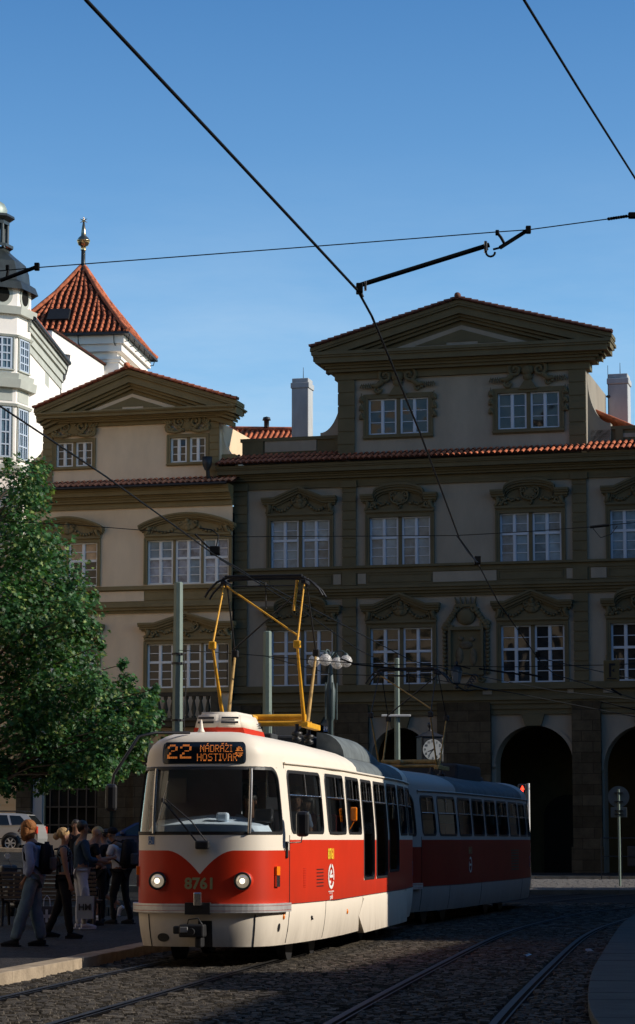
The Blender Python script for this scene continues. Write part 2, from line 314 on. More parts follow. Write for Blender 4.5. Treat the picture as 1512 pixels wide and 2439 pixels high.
# track curves measured on the road plane
def cat(pts, n):      # polyline resampled evenly, catmull-rom
    P = [Vector(p) for p in pts]; P = [P[0]*2-P[1]] + P + [P[-1]*2-P[-2]]; out = []
    for i in range(1, len(P)-2):
        for k in range(8):
            t = k/8; a,b,c,d = P[i-1:i+3]
            out.append(.5*((2*b)+(c-a)*t+(2*a-5*b+4*c-d)*t*t+(3*b-a-3*c+d)*t**3))
    out.append(P[-2]); return out
railA = [(-4.6,16.5),(-3.27,25.3),(-2.26,31.8),(-1.2,38.4),(.05,45.9),(1.55,52.5),(3.3,59.3),(5.6,66),(9,73)]
railC = [(-1.0,13),(.05,21.6),(1.53,32),(3.1,42.3),(4.45,49),(6.2,55.5),(9.5,63),(14,70)]
def offs(pts, d):
    out = []
    for i, p in enumerate(pts):
        a = pts[max(i-1,0)]; b = pts[min(i+1,len(pts)-1)]; t = (Vector(b)-Vector(a)).normalized(); out.append((p[0]+t.y*d, p[1]-t.x*d))
    return out
rails = []
for base in (railA, railC):
    for d in (0, 1.435): rails.append([(p.x, p.y) for p in cat([Vector((x,y,0)) for x,y in offs(base, d)], 8)])
def ribbon(mb, pts, w0, w1, z, m=0):
    o0, o1 = offs(pts, w0), offs(pts, w1)
    for i in range(len(pts)-1):
        zz = [gz(*p)+z for p in (o0[i], o1[i], o1[i+1], o0[i+1])]
        mb.quad((*o0[i], zz[0]), (*o1[i], zz[1]), (*o1[i+1], zz[2]), (*o0[i+1], zz[3]), m)
for k, rl in enumerate(rails):
    g = MB(); ribbon(g, rl, -.035, .035, .030); ribbon(g, rl, .075, .095, .026, 0); ribbon(g, rl, .035, .076, .004, 1); ribbon(g, rl, -.06, -.035, .008, 1)
    o = g.build('tram_rail', [M['rail'], M['joint']])
    tag(o, ['left rail of the track under the trams', 'right rail of the track under the trams', 'left rail of the empty track, glowing red near the camera', 'right rail of the empty track beside the dark kerb'][k], 'rail')
def rail_dist(x, y):
    best = 9
    for rl in rails:
        for i in range(0, len(rl)-1):
            ax, ay = rl[i]; bx, by = rl[i+1]
            if not (min(ay,by)-.3 <= y <= max(ay,by)+.3): continue
            dx, dy = bx-ax, by-ay; t = max(0, min(1, ((x-ax)*dx+(y-ay)*dy)/(dx*dx+dy*dy)))
            best = min(best, math.hypot(x-ax-t*dx-.015, y-ay-t*dy))
    return best
# kerb lines
kerbL = [(-5.1,16),(-4.1,23.5),(-3.59,27.8),(-2.93,32),(-1.95,38.5),(-.75,46),(.2,50)]
kerbR = [(2.3,17),(2.38,21.6),(3.0,27.5),(3.79,33.3),(5.9,47.6),(7.3,54),(10,59.5),(15,63)]
def xat(line, y):
    for (xa,ya),(xb,yb) in zip(line[:-1], line[1:]):
        if ya <= y <= yb: return xa+(xb-xa)*(y-ya)/(yb-ya)
    return line[0][0] if y < line[0][1] else line[-1][0]
# cobblestones: every stone a small frustum
g = MB(); rnd = random.Random(3); y = 18.5; row = 0
while y < 62:
    d = .092 if y < 45 else .13; h = d*rnd.uniform(.92, 1.06)
    xl, xr = (xat(kerbL, y) if y < 50 else -.6), xat(kerbR, y)
    vx0, vx1 = -y*.137-.3, y*.137+.3
    x = max(xl+.03, vx0) + rnd.random()*.1; xe = min(xr-.06, vx1)
    while x < xe:
        ww = d*rnd.uniform(.85, 1.45); yy = y + rnd.uniform(-.012, .012) + .018*math.sin(x*1.7+y)
        if rail_dist(x+ww/2, yy+h/2) > .115:
            zt = rnd.uniform(.010, .023) + .006*math.sin(x*2.1)*math.cos(y*1.3); i1 = rnd.uniform(.012,.022); j = lambda: rnd.uniform(-.005,.005)
            tx, ty = rnd.uniform(-.006,.006), rnd.uniform(-.006,.006)
            b = [(x+.004,yy+.004),(x+ww-.004,yy+.004),(x+ww-.004,yy+h-.004),(x+.004,yy+h-.004)]
            t = [(x+i1+j(),yy+i1+j()),(x+ww-i1+j(),yy+i1+j()),(x+ww-i1+j(),yy+h-i1+j()),(x+i1+j(),yy+h-i1+j())]
            zz = gz(x, yy)
            g.add([(*p, zz-.014) for p in b] + [(p[0],p[1],zz+zt+q) for p, q in zip(t, (-tx-ty, tx-ty, tx+ty, -tx+ty))], [(4,5,6,7),(0,1,5,4),(1,2,6,5),(2,3,7,6),(3,0,4,7)], rnd.choice((0,0,0,1,2)))
        x += ww
    y += h
mat('cobble_b', (.047,.041,.034), .8, var=.4, scale=4.5, bump=.7, bscale=45); mat('cobble_c', (.10,.084,.064), .7, var=.3, scale=4.5, bump=.7, bscale=45)
tag(g.build('cobblestones', [M['cobble'], M['cobble_b'], M['cobble_c']]), 'small rough cobblestones paving the road between the tram rails', 'cobblestones', kind='stuff')
# platform (left) and sidewalk (right)
def area(name, m, line, xfar, z, side, y0, y1, label=None):
    g = MB(); ys = [y0+(y1-y0)*i/30 for i in range(31)]
    for a, b in zip(ys[:-1], ys[1:]):
        xa, xb = xat(line, a)+side, xat(line, b)+side
        if xfar < 0: g.quad((xfar,a,z+gz(xfar,a)),(xa,a,z+gz(xa,a)),(xb,b,z+gz(xb,b)),(xfar,b,z+gz(xfar,b)))
        else: g.quad((xa,a,z+gz(xa,a)),(xfar,a,z+gz(xfar,a)),(xfar,b,z+gz(xfar,b)),(xb,b,z+gz(xb,b)))
    return tag(g.build(name, m), kind='structure')
area('platform', M['pavement'], kerbL, -30, .125, -.28, 10, 49)
area('pavement', M['setts_fine'], kerbR, 34, .10, .50, 10, 56)
def kerbrow(name, line, w0, w1, z, m, ln, label, y0, y1, cat_='kerb', gap=.008, rake=0):
    pts = [(p.x,p.y) for p in cat([Vector((x,y,0)) for x,y in line], 8)]
    d = [0]
    for i in range(1,len(pts)): d.append(d[-1]+math.hypot(pts[i][0]-pts[i-1][0], pts[i][1]-pts[i-1][1]))
    def P(s):
        for i in range(1,len(pts)):
            if d[i] >= s:
                t = (s-d[i-1])/(d[i]-d[i-1]); a,b = Vector(pts[i-1]),Vector(pts[i]); return a+(b-a)*t, (b-a).normalized()
        return Vector(pts[-1]), (Vector(pts[-1])-Vector(pts[-2])).normalized()
    g = MB(); s = 0; rn = random.Random(5)
    while s < d[-1]-ln:
        l2 = ln*rn.uniform(.85,1.15); (a, ta), (b, tb) = P(s+gap), P(s+l2-gap); zo = rn.uniform(-.004,.004)
        if y0 <= a.y <= y1:
            na, nb = Vector((ta.y,-ta.x)), Vector((tb.y,-tb.x)); bm = bmesh.new()
            c = [a+na*w0, a+na*w1, b+nb*w1, b+nb*w0]
            vs = [bm.verts.new((p.x, p.y, gz(p.x,p.y)-.05)) for p in c] + [bm.verts.new((p.x, p.y, gz(p.x,p.y)+z+zo)) for p in c]
            for f in ((0,3,2,1),(4,5,6,7),(0,1,5,4),(1,2,6,5),(2,3,7,6),(3,0,4,7)): bm.faces.new([vs[i] for i in f])
            bmesh.ops.bevel(bm, geom=bm.edges[:], offset=.007, segments=1, affect='EDGES'); g.frombm(bm)
        s += l2
    return tag(recalc(g.build(name, m)), label, cat_)
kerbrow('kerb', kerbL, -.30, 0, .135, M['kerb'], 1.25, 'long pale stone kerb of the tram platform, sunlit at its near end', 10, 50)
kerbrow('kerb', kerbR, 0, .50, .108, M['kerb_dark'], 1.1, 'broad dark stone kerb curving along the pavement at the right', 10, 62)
# raised island behind the second tram, with large setts, and further kerbs across the rising square
isl = MB(); rn = random.Random(9)
for r_ in range(46):
    y = 70.5 + r_*.30
    x = 5.2 + rn.random()*.2
    while x < 14.5:
        wv = rn.uniform(.22,.36); zz = gz(x,y)+.11+rn.uniform(-.008,.008)
        isl.add([(x+.012,y+.012,zz-.03),(x+wv-.012,y+.012,zz-.03),(x+wv-.012,y+.285,zz-.03),(x+.012,y+.285,zz-.03),(x+.04,y+.035,zz),(x+wv-.04,y+.035,zz),(x+wv-.04,y+.262,zz),(x+.04,y+.262,zz)],[(4,5,6,7),(0,1,5,4),(1,2,6,5),(2,3,7,6),(3,0,4,7)])
        x += wv
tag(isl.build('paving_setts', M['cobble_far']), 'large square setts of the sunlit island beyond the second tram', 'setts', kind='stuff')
g = MB(); g.box(4.9,16,70.2,84.5,-.1,.16); tag(g.build('island', M['joint']), kind='structure')
kerbrow('kerb', [(4.6,70.0),(8,70.05),(12,70.0),(17,69.6)], -.1, .2, .12, M['kerb_dark'], 1.2, 'near kerb of the island where the round sign post stands', 60, 80)
kerbrow('kerb', [(3.6,88.2),(7,87.8),(10,87.2),(14,86.4),(19,85.2)], -.1, .25, .16, M['kerb'], 1.3, 'pale kerb along the arcade pavement in the far light', 80, 95)
kerbrow('kerb', [(-22,90.3),(-12,89.9),(-8,89.6),(-2,88.5)], -.1, .25, .14, M['kerb'], 1.4, 'kerb on the rise in front of the parked cars', 80, 95)
kerbrow('kerb', [(-16,66.3),(-10,66),(-6,65.8),(-1.5,65.2)], -.1, .3, .16, M['kerb_dark'], 1.4, 'middle kerb across the square behind the waiting people', 50, 80)
kerbrow('kerb', [(-16,53.2),(-10,53),(-6,52.8),(-2.2,52.5)], -.1, .3, .20, M['kerb_dark'], 1.4, 'low stone step just behind the waiting people', 50, 80)
g = MB(); 
for a in range(8):
    x0 = 2+a*2; g.quad((x0,86.3-.15*a+1.8,gz(x0,88)+.12),(x0+2,86.15-.15*a+1.8,gz(x0+2,88)+.12),(x0+2,98,gz(x0+2,98)+.12),(x0,98,gz(x0,98)+.12))
tag(g.build('arcade_pavement', M['pavement']), kind='structure')

# ------------------------------------------------------------------ facades
class Fac:
    def __init__(s, O, yaw):
        s.O = Vector(O); s.yaw = yaw; s.t = Vector((math.cos(yaw), math.sin(yaw), 0)); s.n = Vector((-math.sin(yaw), math.cos(yaw), 0))
    def uv(s, u, v, off=0):
        d = ray(u, v); c = Vector((0,0,CAMZ)); P0 = s.O + s.n*off
        t = (P0-c).dot(s.n)/d.dot(s.n); p = c+d*t - s.O
        return p.dot(s.t), p.z
def holes_wall(mb, x0, x1, z0, z1, holes, y, depth, m=0, mr=None):
    xs = sorted({x0,x1,*[h[0] for h in holes],*[h[1] for h in holes]}); zs = sorted({z0,z1,*[h[2] for h in holes],*[h[3] for h in holes]})
    xs = [x for x in xs if x0<=x<=x1]; zs = [z for z in zs if z0<=z<=z1]
    for a,b in zip(xs[:-1],xs[1:]):
        for c,d in zip(zs[:-1],zs[1:]):
            mx, mz = (a+b)/2, (c+d)/2
            if not any(h[0]<mx<h[1] and h[2]<mz<h[3] for h in holes): mb.quad((a,y,c),(b,y,c),(b,y,d),(a,y,d),m)
    mr = m if mr is None else mr
    for a,b,c,d in holes:
        mb.quad((a,y,c),(a,y+depth,c),(a,y+depth,d),(a,y,d),mr); mb.quad((b,y,c),(b,y,d),(b,y+depth,d),(b,y+depth,c),mr)
        mb.quad((a,y,c),(b,y,c),(b,y+depth,c),(a,y+depth,c),mr); mb.quad((a,y,d),(a,y+depth,d),(b,y+depth,d),(b,y,d),mr)
def window(root, x0, x1, z0, z1, y, n=2, tall=True, pm='pane_dark', mull='trim_r', gap=.15, pms=None):
    # several separate white sashes side by side in one opening
    fm = 'frame_bright' if mull == 'trim_l' else 'frame_white'
    # share the width between the sashes
    w = (x1-x0-gap*(n-1))/n; f = MB(); rn = random.Random(int(abs(x0*37+z0*11))); panes = []
    for k in range(n):
        a = x0+k*(w+gap); b = a+w
        if k: f.box(a-gap, a, y-.06, y+.06, z0, z1, 1)
        fr = .055
        for (p,q,r,s_) in ((a,a+fr,z0,z1),(b-fr,b,z0,z1),(a+fr,b-fr,z0,z0+fr*1.2),(a+fr,b-fr,z1-fr,z1)): f.box(p,q,y-.02,y+.06,r,s_)
        f.box((a+b)/2-.045,(a+b)/2+.045,y-.03,y+.05,z0+fr,z1-fr)
        zt = z0+(z1-z0)*.585 if tall else z1
        if tall: f.box(a+fr,b-fr,y-.035,y+.05,zt-.05,zt+.05)
        rows = ([(z0+fr, zt-.05, 3),(zt+.05, z1-fr, 2)] if tall else [(z0+fr, z1-fr, 3)])
        for side in ((a+fr,(a+b)/2-.045),((a+b)/2+.045,b-fr)):
            for (c,d,kk) in rows:
                for i in range(1,kk): zz = c+(d-c)*i/kk; f.box(side[0],side[1],y+.002,y+.03,zz-.014,zz+.014)
                # inner casement edge
                f.box(side[0],side[0]+.025,y-.008,y+.03,c,d); f.box(side[1]-.025,side[1],y-.008,y+.03,c,d)
                panes.append((side[0],side[1],c,d))
    o = f.build('window', [M[fm], M[mull]], root)
    p = MB()
    for a,b,c,d in panes:
        t1, t2 = rn.uniform(-.006,.006), rn.uniform(-.006,.006)
        p.quad((a-.01,y+.034+t1,c-.01),(b+.01,y+.034-t1,c-.01),(b+.01,y+.034-t1+t2,d+.01),(a-.01,y+.034+t1+t2,d+.01), 1 if rn.random() < .3 else 0)
    alt = {'pane_blind':'pane_blind_b','pane_warm':'pane_dark','pane_dark':'pane_dim','pane_dim':'pane_dark','pane_amber':'pane_dim','pane_sky':'pane_blind'}[pm]
    p.build('pane', [M[pm], M[alt]], o); return o
def surround(mb, x0, x1, z0, z1, w=.16, y=0, p=.05, m=0, sill=True):
    for a,b,c,d in ((x0-w,x0,z0-(w if sill else 0),z1+w),(x1,x1+w,z0-(w if sill else 0),z1+w),(x0,x1,z1,z1+w)): mb.box(a,b,y-p,y,c,d,m)
    for a,b,c,d in ((x0-w*1.0,x0-w*.6,z0,z1+w*.6),(x1+w*.6,x1+w,z0,z1+w*.6)): mb.box(a,b,y-p-.03,y-p,c,d,m)
    if sill: mb.box(x0,x1,y-p,y,z0-w,z0,m); mb.box(x0-w*1.1,x1+w*1.1,y-p-.07,y-p,z0-w*.75,z0-w*.35,m)
def spiral(mb, cx, cz, y, r, turns, d, rt, a0=0, m=0):
    pts = []
    for i in range(22):
        t = i/21; a = a0+d*turns*2*PI*t; rr = r*(1-.82*t); pts.append((cx+rr*math.cos(a), y-.02*t, cz+rr*math.sin(a)))
    mb.path(pts, [rt*1.5*(1-.35*i/21) for i in range(22)], 6, m)
def ornament(mb, cx, z0, w, h, y, kind, m=0, seed=0):
    rn = random.Random(seed)
    def blob(x, z, a, b, d=.07): mb.ell((x, y, z), a*1.2, d*1.5, b*1.2, 8, 6, m)
    if kind == 'shell':      # scrolls left and right, plume in the middle
        for s in (-1,1):
            spiral(mb, cx+s*w*.17, z0+h*.42, y-.04, w*.13, 1.4, -s, .045, PI/2, m)
            spiral(mb, cx+s*w*.40, z0+h*.20, y-.04, w*.09, 1.3, s, .045, PI if s>0 else 0, m)
            mb.path([(cx+s*w*.12, y-.03, z0+h*.1),(cx+s*w*.25, y-.05, z0+h*.05),(cx+s*w*.38, y-.05, z0+h*.08),(cx+s*w*.47,y-.03,z0+h*.25),(cx+s*w*.42,y-.02,z0+h*.42)], .075, 6, m)
            for i in range(3): mb.path([(cx+s*w*(.34+.05*i), y-.03, z0+h*(.35)),(cx+s*w*(.40+.06*i), y-.05, z0+h*(.50+.02*i)),(cx+s*w*(.36+.08*i),y-.03,z0+h*.64)], [.05,.06,.025], 5, m)
            for i in range(4): blob(cx+s*w*(.08+.04*i), z0+h*(.12+.03*i), .07, .06)
        for i in range(7):
            a = (i-3)*.24; mb.path([(cx, y-.05, z0+h*.40),(cx+math.sin(a)*h*.25, y-.10, z0+h*(.40+.30*math.cos(a))),(cx+math.sin(a)*h*.42, y-.05, z0+h*(.40+.56*math.cos(a)))], [.04,.065,.03], 5, m)
        blob(cx, z0+h*.3, w*.13, h*.2, .06)
    elif kind == 'bust':     # two big scrolls with a small figure between, tassels hanging at the sides
        for s in (-1,1):
            spiral(mb, cx+s*w*.16, z0+h*.52, y-.06, h*.20, 1.3, -s, .06, PI/2, m)
            mb.path([(cx+s*w*.20, y-.05, z0+h*.38),(cx+s*w*.27, y-.08, z0+h*.26),(cx+s*w*.34, y-.06, z0+h*.28)], [.13,.12,.08], 6, m)
            spiral(mb, cx+s*w*.27, z0+h*.17, y-.05, h*.11, 1.1, s, .05, 0, m)
            for i in range(5): mb.path([(cx+s*w*(.34+.03*i), y-.05, z0+h*.20),(cx+s*w*(.36+.03*i), y-.10, z0+h*.32),(cx+s*w*(.38+.03*i), y-.05, z0+h*.22)], .035, 5, m)
            for i in range(3):
                zz = z0-.15-.36*i; mb.path([(cx+s*w*.485, y-.03, zz+.28),(cx+s*w*.485,y-.03,zz)], .018, 4, m)
                blob(cx+s*w*.485, zz+.05, .085, .11, .06); blob(cx+s*w*.485+.06, zz-.03, .05, .06, .05); blob(cx+s*w*.485-.06, zz-.03, .05, .06, .05)
        blob(cx, z0+h*.50, w*.075, h*.13, .13); blob(cx, z0+h*.33, w*.055, h*.10, .10); blob(cx, z0+h*.72, w*.035, h*.085, .10); blob(cx, z0+h*.82, w*.042, h*.04, .11)
        mb.prism([(cx-.5*h*.5, z0+.0),(cx+.5*h*.5, z0+.0),(cx+.12, z0+h*.25),(cx-.12, z0+h*.25)], y-.06, y, m)
    elif kind == 'garland':
        for s in (-1,1):
            for i in range(9):
                t = i/8; blob(cx+s*w*(.10+.34*t), z0+h*(.42-.55*math.sin(t*PI)*.55-.12*t), .045+.02*rn.random(), .045+.02*rn.random(), .05)
            for i in range(4): mb.path([(cx+s*w*(.40+.025*i), y-.02, z0+h*.45),(cx+s*w*(.42+.028*i), y-.08, z0+h*.22),(cx+s*w*(.44+.028*i), y-.04, z0-h*.02)], .028, 5, m)
            spiral(mb, cx+s*w*.09, z0+h*.55, y-.04, h*.13, 1.0, s, .03, 0, m)
        blob(cx, z0+h*.68, .10, .13, .10); blob(cx, z0+h*.48, .16, .12, .07); blob(cx, z0+h*.3, .12, .13, .06)
        mb.ell((cx, y-.0, z0+h*.45), w*.12, .05, h*.32, 10, 6, m)
    else:                     # cartouche
        spiral(mb, cx-w*.10, z0+h*.62, y-.04, h*.16, 1.2, 1, .035, 0, m); spiral(mb, cx+w*.10, z0+h*.62, y-.04, h*.16, 1.2, -1, .035, PI, m)
        pts = [(cx+w*.135*math.cos(a), y-.04, z0+h*.52+h*.32*math.sin(a)) for a in [2*PI*i/20 for i in range(21)]]; mb.path(pts, .045, 5, m, cap=False)
        mb.ell((cx, y, z0+h*.5), w*.11, .07, h*.26, 10, 6, m)
        for s in (-1,1):
            spiral(mb, cx+s*w*.06, z0+h*.33, y-.05, h*.10, 1.1, s, .03, 0, m)
            for i in range(7): blob(cx+s*w*(.17+.035*i), z0+h*(.22+.05*math.sin(i*1.7)), .05+.02*rn.random(), .05, .05)
            spiral(mb, cx+s*w*.41, z0+h*.16, y-.04, h*.14, 1.2, -s, .04, 0, m); blob(cx+s*w*.44, z0+h*.02, .12, .06)
            blob(cx+s*w*.36, z0+h*.06, .07, .05)
        for i in range(4): blob(cx+rn.uniform(-.1,.1), z0+h*(.02+.07*i), .04, .05)
def pediment(root, cx, w, z0, z1, kind, m, orn, flat=.17, seed=0, wid=None):
    """window hood: z0 bottom of frieze (top of the frame), z1 apex; horizontal ends then triangular or arched middle"""
    h = z1-z0; b = MB(); hw = w/2; ze = z0+h*.62; n = 12
    def path(apex):
        if kind == 'tri': return [(cx-hw, ze),(cx-hw+flat*w, ze),(cx-.12, apex-.05),(cx, apex),(cx+.12, apex-.05),(cx+hw-flat*w, ze),(cx+hw, ze)]
        if kind == 'arc': return [(cx-hw+2*hw*i/16, ze-h*.16+(apex-ze+h*.16)*math.sin(PI*i/16)**.8) for i in range(17)]
        iw = hw-flat*w; return [(cx-hw, ze),(cx-iw, ze)] + [(cx+iw*-math.cos(PI*i/n), ze+(apex-ze)*math.sin(PI*i/n)**.75) for i in range(1,n)] + [(cx+iw, ze),(cx+hw, ze)]
    P = path(z1)
    b.band(P, 0, h*.08, -.42, 0); b.band(P, h*.08, h*.15, -.36, 0); b.band([(x*.98+cx*.02, z) for x,z in P], h*.15, h*.24, -.27, 0); b.band([(x*.95+cx*.05, z) for x,z in P], h*.24, h*.30, -.16, 0)
    # frieze field
    Q = [(cx+(x-cx)*.90, z-h*.28) for x,z in P]; b.prism([(cx-hw*.86, z0)] + [(cx+hw*.86, z0)] + Q[::-1], -.06, 0)
    b.box(cx-hw*.90, cx+hw*.90, -.15, 0, z0-.02, z0+h*.06); b.box(cx-hw*.88, cx+hw*.88, -.10, 0, z0-h*.05, z0-.02)
    for s in (-1,1):
        b.path([(cx+s*hw*.86,-.10,z0+h*.42),(cx+s*hw*.80,-.2,z0+h*.30),(cx+s*hw*.84,-.14,z0+h*.14),(cx+s*hw*.90,-.1,z0+h*.07)], [.08,.10,.08,.07], 6)
    o = b.build('window_hood', m, root)
    g = MB(); ornament(g, cx, z0+h*.10, w*.86, h*.80, -.10, orn, 0, seed); g.build('ornament', m, o)
def tiles(root, x0, x1, y0, z0, y1, z1, pitch=.235, m='tile', courses=2, name='tile_row', sk=0):
    """half-round roof tiles running from the eave (y0,z0) up to (y1,z1)"""
    g = MB(); n = int((x1-x0)/pitch); d = Vector((sk, y1-y0, z1-z0)); dn = Vector((0, -(z1-z0), y1-y0)).normalized()
    if dn.z < 0: dn = -dn
    for i in range(n):
        cx = x0+(i+.5)*pitch
        for c in range(courses):
            a = Vector((cx, y0, z0))+d*(c/courses)+dn*(.03*(1)); b_ = Vector((cx, y0, z0))+d*((c+1.12)/courses)
            ra, rb = pitch*.36*random.uniform(.95,1.05), pitch*.29; vs = []; K = 6
            for P, r in ((a, ra), (b_, rb)):
                for k in range(K+1):
                    t = PI*k/K; vs.append(P + Vector((1,0,0))*r*math.cos(t) + dn*r*math.sin(t))
            g.add(vs, [(k, k+1, K+2+k, K+1+k) for k in range(K)], 0, True); g.add(vs[:K+1], [tuple(range(K+1))], 1)
    b0 = Vector((x0, y0+.02, z0)); g.quad((x0,y0+.03,z0),(x1,y0+.03,z0),(x1+sk,y1,z1),(x0+sk,y1,z1),1)
    return g.build(name, [M[m], M['tile_dark']], root)
def cornice(mb, x0, x1, zt, zb, proj, steps, m=0, back=0, yo=0, ends=0):
    """stepped cornice: steps of (fraction from top, projection fraction)"""
    for (fa, fb, pf) in steps:
        mb.box(x0-ends*proj*pf, x1+ends*proj*pf, yo-proj*pf, yo+back, zt-(zt-zb)*fb, zt-(zt-zb)*fa, m)
CORN = [(0,.12,1),(.12,.20,.94),(.20,.42,.86),(.42,.50,.62),(.50,.60,.50),(.60,.72,.38),(.72,1,.14)]
def pilaster(mb, x0, x1, z0, z1, rows, p=.10, m=0):
    h = (z1-z0)/rows
    mb.box(x0+.02, x1-.02, -p+.035, 0, z0, z1, m)
    for i in range(rows): mb.box(x0, x1, -p, -p+.035, z0+i*h+.028, z0+(i+1)*h-.028, m)
def gable(root, f, W, T, tip, lt, rt, zc_t, zc_b, zw_b, xl, xr, name_roof='roof', depth=7, tmat='tile'):
    """pedimented attic gable. tip/lt/rt = local (x,z) of roofline; cornice zc_t..zc_b; wall xl..xr down to zw_b"""
    (tx,tz),(ax,az),(bx,bz) = tip, lt, rt
    g = MB()
    # raking cornices
    P = [(ax,az),(tx,tz),(bx,bz)]; th = (tz-az)
    for d0,d1,pj,s in ((.0,.14,.95,1),(.14,.22,.90,.995),(.22,.52,.78,.985),(.52,.62,.60,.96),(.62,.74,.45,.94),(.74,.95,.24,.92)):
        Q = [(tx+(x-tx)*s, z) for x,z in P]; g.band(Q, d0, d1, -pj, .2)
    for fa, fb, pf in CORN:
        g.box(xl-(xl-ax-.05)*pf, xr+(bx-.05-xr)*pf, -.95*pf, .8, zc_t-(zc_t-zc_b)*fb, zc_t-(zc_t-zc_b)*fa)
    g.prism([(ax+.5,zc_t),(bx-.5,zc_t),(tx,tz-.9)], -.10, .15)
    o = g.build('pediment', T, root)
    # pale inner triangle with the dark raised panel
    base = zc_t+.02; hh = (tz-.93-base); w2 = (bx-ax)*.5*.50
    g = MB(); g.prism([(tx-w2, base),(tx+w2, base),(tx, base+hh)], -.30, -.10); p = g.build('tympanum_field', W, o)
    g = MB(); k = .62; g.prism([(tx-w2*k, base+hh*.16),(tx-w2*.20,base+hh*.16),(tx-w2*.20,base+hh*.26),(tx+w2*.22,base+hh*.26),(tx+w2*.22,base+hh*.16),(tx+w2*k, base+hh*.16),(tx, base+hh*.80)], -.33, -.301); g.build('tympanum_panel', T, o)
    # side returns + tiled gable roof running back
    g = MB()
    for (p,q) in (((ax,az),(tx,tz)),((bx,bz),(tx,tz))):
        g.quad((p[0],-.95,p[1]+.02),(p[0],.3,p[1]+.02),(q[0],.3,q[1]+.02),(q[0],-.95,q[1]+.02),1)
        xe = xl-.25 if p[0] < tx else xr+.25; ze = p[1]+(q[1]-p[1])*(xe-p[0])/(q[0]-p[0])-.05
        g.quad((xe,.3,ze),(xe,depth,ze),(q[0],depth,q[1]+.01),(q[0],.3,q[1]+.01),1)
        L_ = math.hypot(q[0]-p[0], q[1]-p[1]); n = int(L_/.27); dd = Vector((q[0]-p[0],0,q[1]-p[1]))/n; nn = Vector((-dd.z,0,dd.x)).normalized()
        if nn.z < 0: nn = -nn
        for i in range(n):
            a = Vector((p[0],-1.02,p[1]+.03))+dd*i
            for yy in (-1.02,-.78):                     # verge tiles: over-and-under, seen end on
                b_ = Vector((a.x, yy, a.z)); vs=[]
                for P2,r in ((b_+nn*.02,.105),(b_+dd*1.15+nn*.0,.08)):
                    for kx in range(7):
                        t = PI*kx/6; vs.append(P2+Vector((0,1,0))*r*math.cos(t)*1.0+nn*r*math.sin(t)*1.1)
                g.add(vs, [(kx,kx+1,8+kx,7+kx) for kx in range(6)], 0, True); g.add(vs[:7],[tuple(range(7))],1)
    g.path([(tx,-1.1,tz+.10),(tx,depth,tz+.10)], .12, 8, 0)
    g.ell((tx,-1.05,tz+.14),.14,.2,.13,8,6,0)
    g.build(name_roof, [M[tmat], M['tile_dark']], root)
    return o
# ------------------------------------------------------------------ right palace
YAW = R(-14.4)
fr_ = Fac((0,100,0), YAW); U0 = 1000
def Rx(u, v=1300): return fr_.uv(u, v)[0]
def Rz(v, u=U0): return fr_.uv(u, v)[1]
RB = empty('palace', (0,100,0), YAW, 'large dark olive and grey palace with pedimented gable, tile eaves and ground floor arcade', 'palace')
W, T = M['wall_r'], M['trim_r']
xL, xRr = Rx(556), Rx(1512)+9.0
z_eave = Rz(1093); z_wt = Rz(1146); z_s2t = Rz(1345); z_s2b = Rz(1361); z_p2b = Rz(1390); z_c1t = Rz(1393); z_c1b = Rz(1420); z_s1t = Rz(1628); z_s1b = Rz(1645); z_act = Rz(1662); z_acb = Rz(1704)
def rbox(u0,v0,u1,v1):
    um = (u0+u1)/2; return (Rx(u0,(v0+v1)/2), Rx(u1,(v0+v1)/2), Rz(v1,um), Rz(v0,um))
upper = [(645,1237,785,1353),(880,1230,1025,1347),(1190,1220,1337,1337),(1453,1213,1598,1328),(1700,1205,1845,1320)]
lower = [(645,1500,793,1636),(882,1493,1030,1628),(1193,1483,1345,1622),(1455,1478,1605,1615),(1700,1470,1850,1606)]
wz2 = (Rz(1346), Rz(1229)); wz1 = (Rz(1629), Rz(1494))
holes = []
for b in upper: x0,x1,_,_ = rbox(*b); holes.append((x0,x1,wz2[0],wz2[1]))
for b in lower: x0,x1,_,_ = rbox(*b); holes.append((x0,x1,wz1[0],wz1[1]))
g = MB(); holes_wall(g, xL, xRr, z_acb, z_wt, holes, 0, .16, 0, 1)
# return walls and back so the block reads from the side
g.box(xL, xL+.3, .02, 12, 0, z_wt); g.box(xRr-.3, xRr, .02, 12, 0, z_wt); g.quad((xL,12,0),(xRr,12,0),(xRr,12,z_wt),(xL,12,z_wt)); g.box(xL+.3, xRr-.3, .5, 11.9, z_wt-.4, z_wt)
g.box(xL+.3, xRr-.3, .22, .5, z_acb, z_wt-.4, 2)
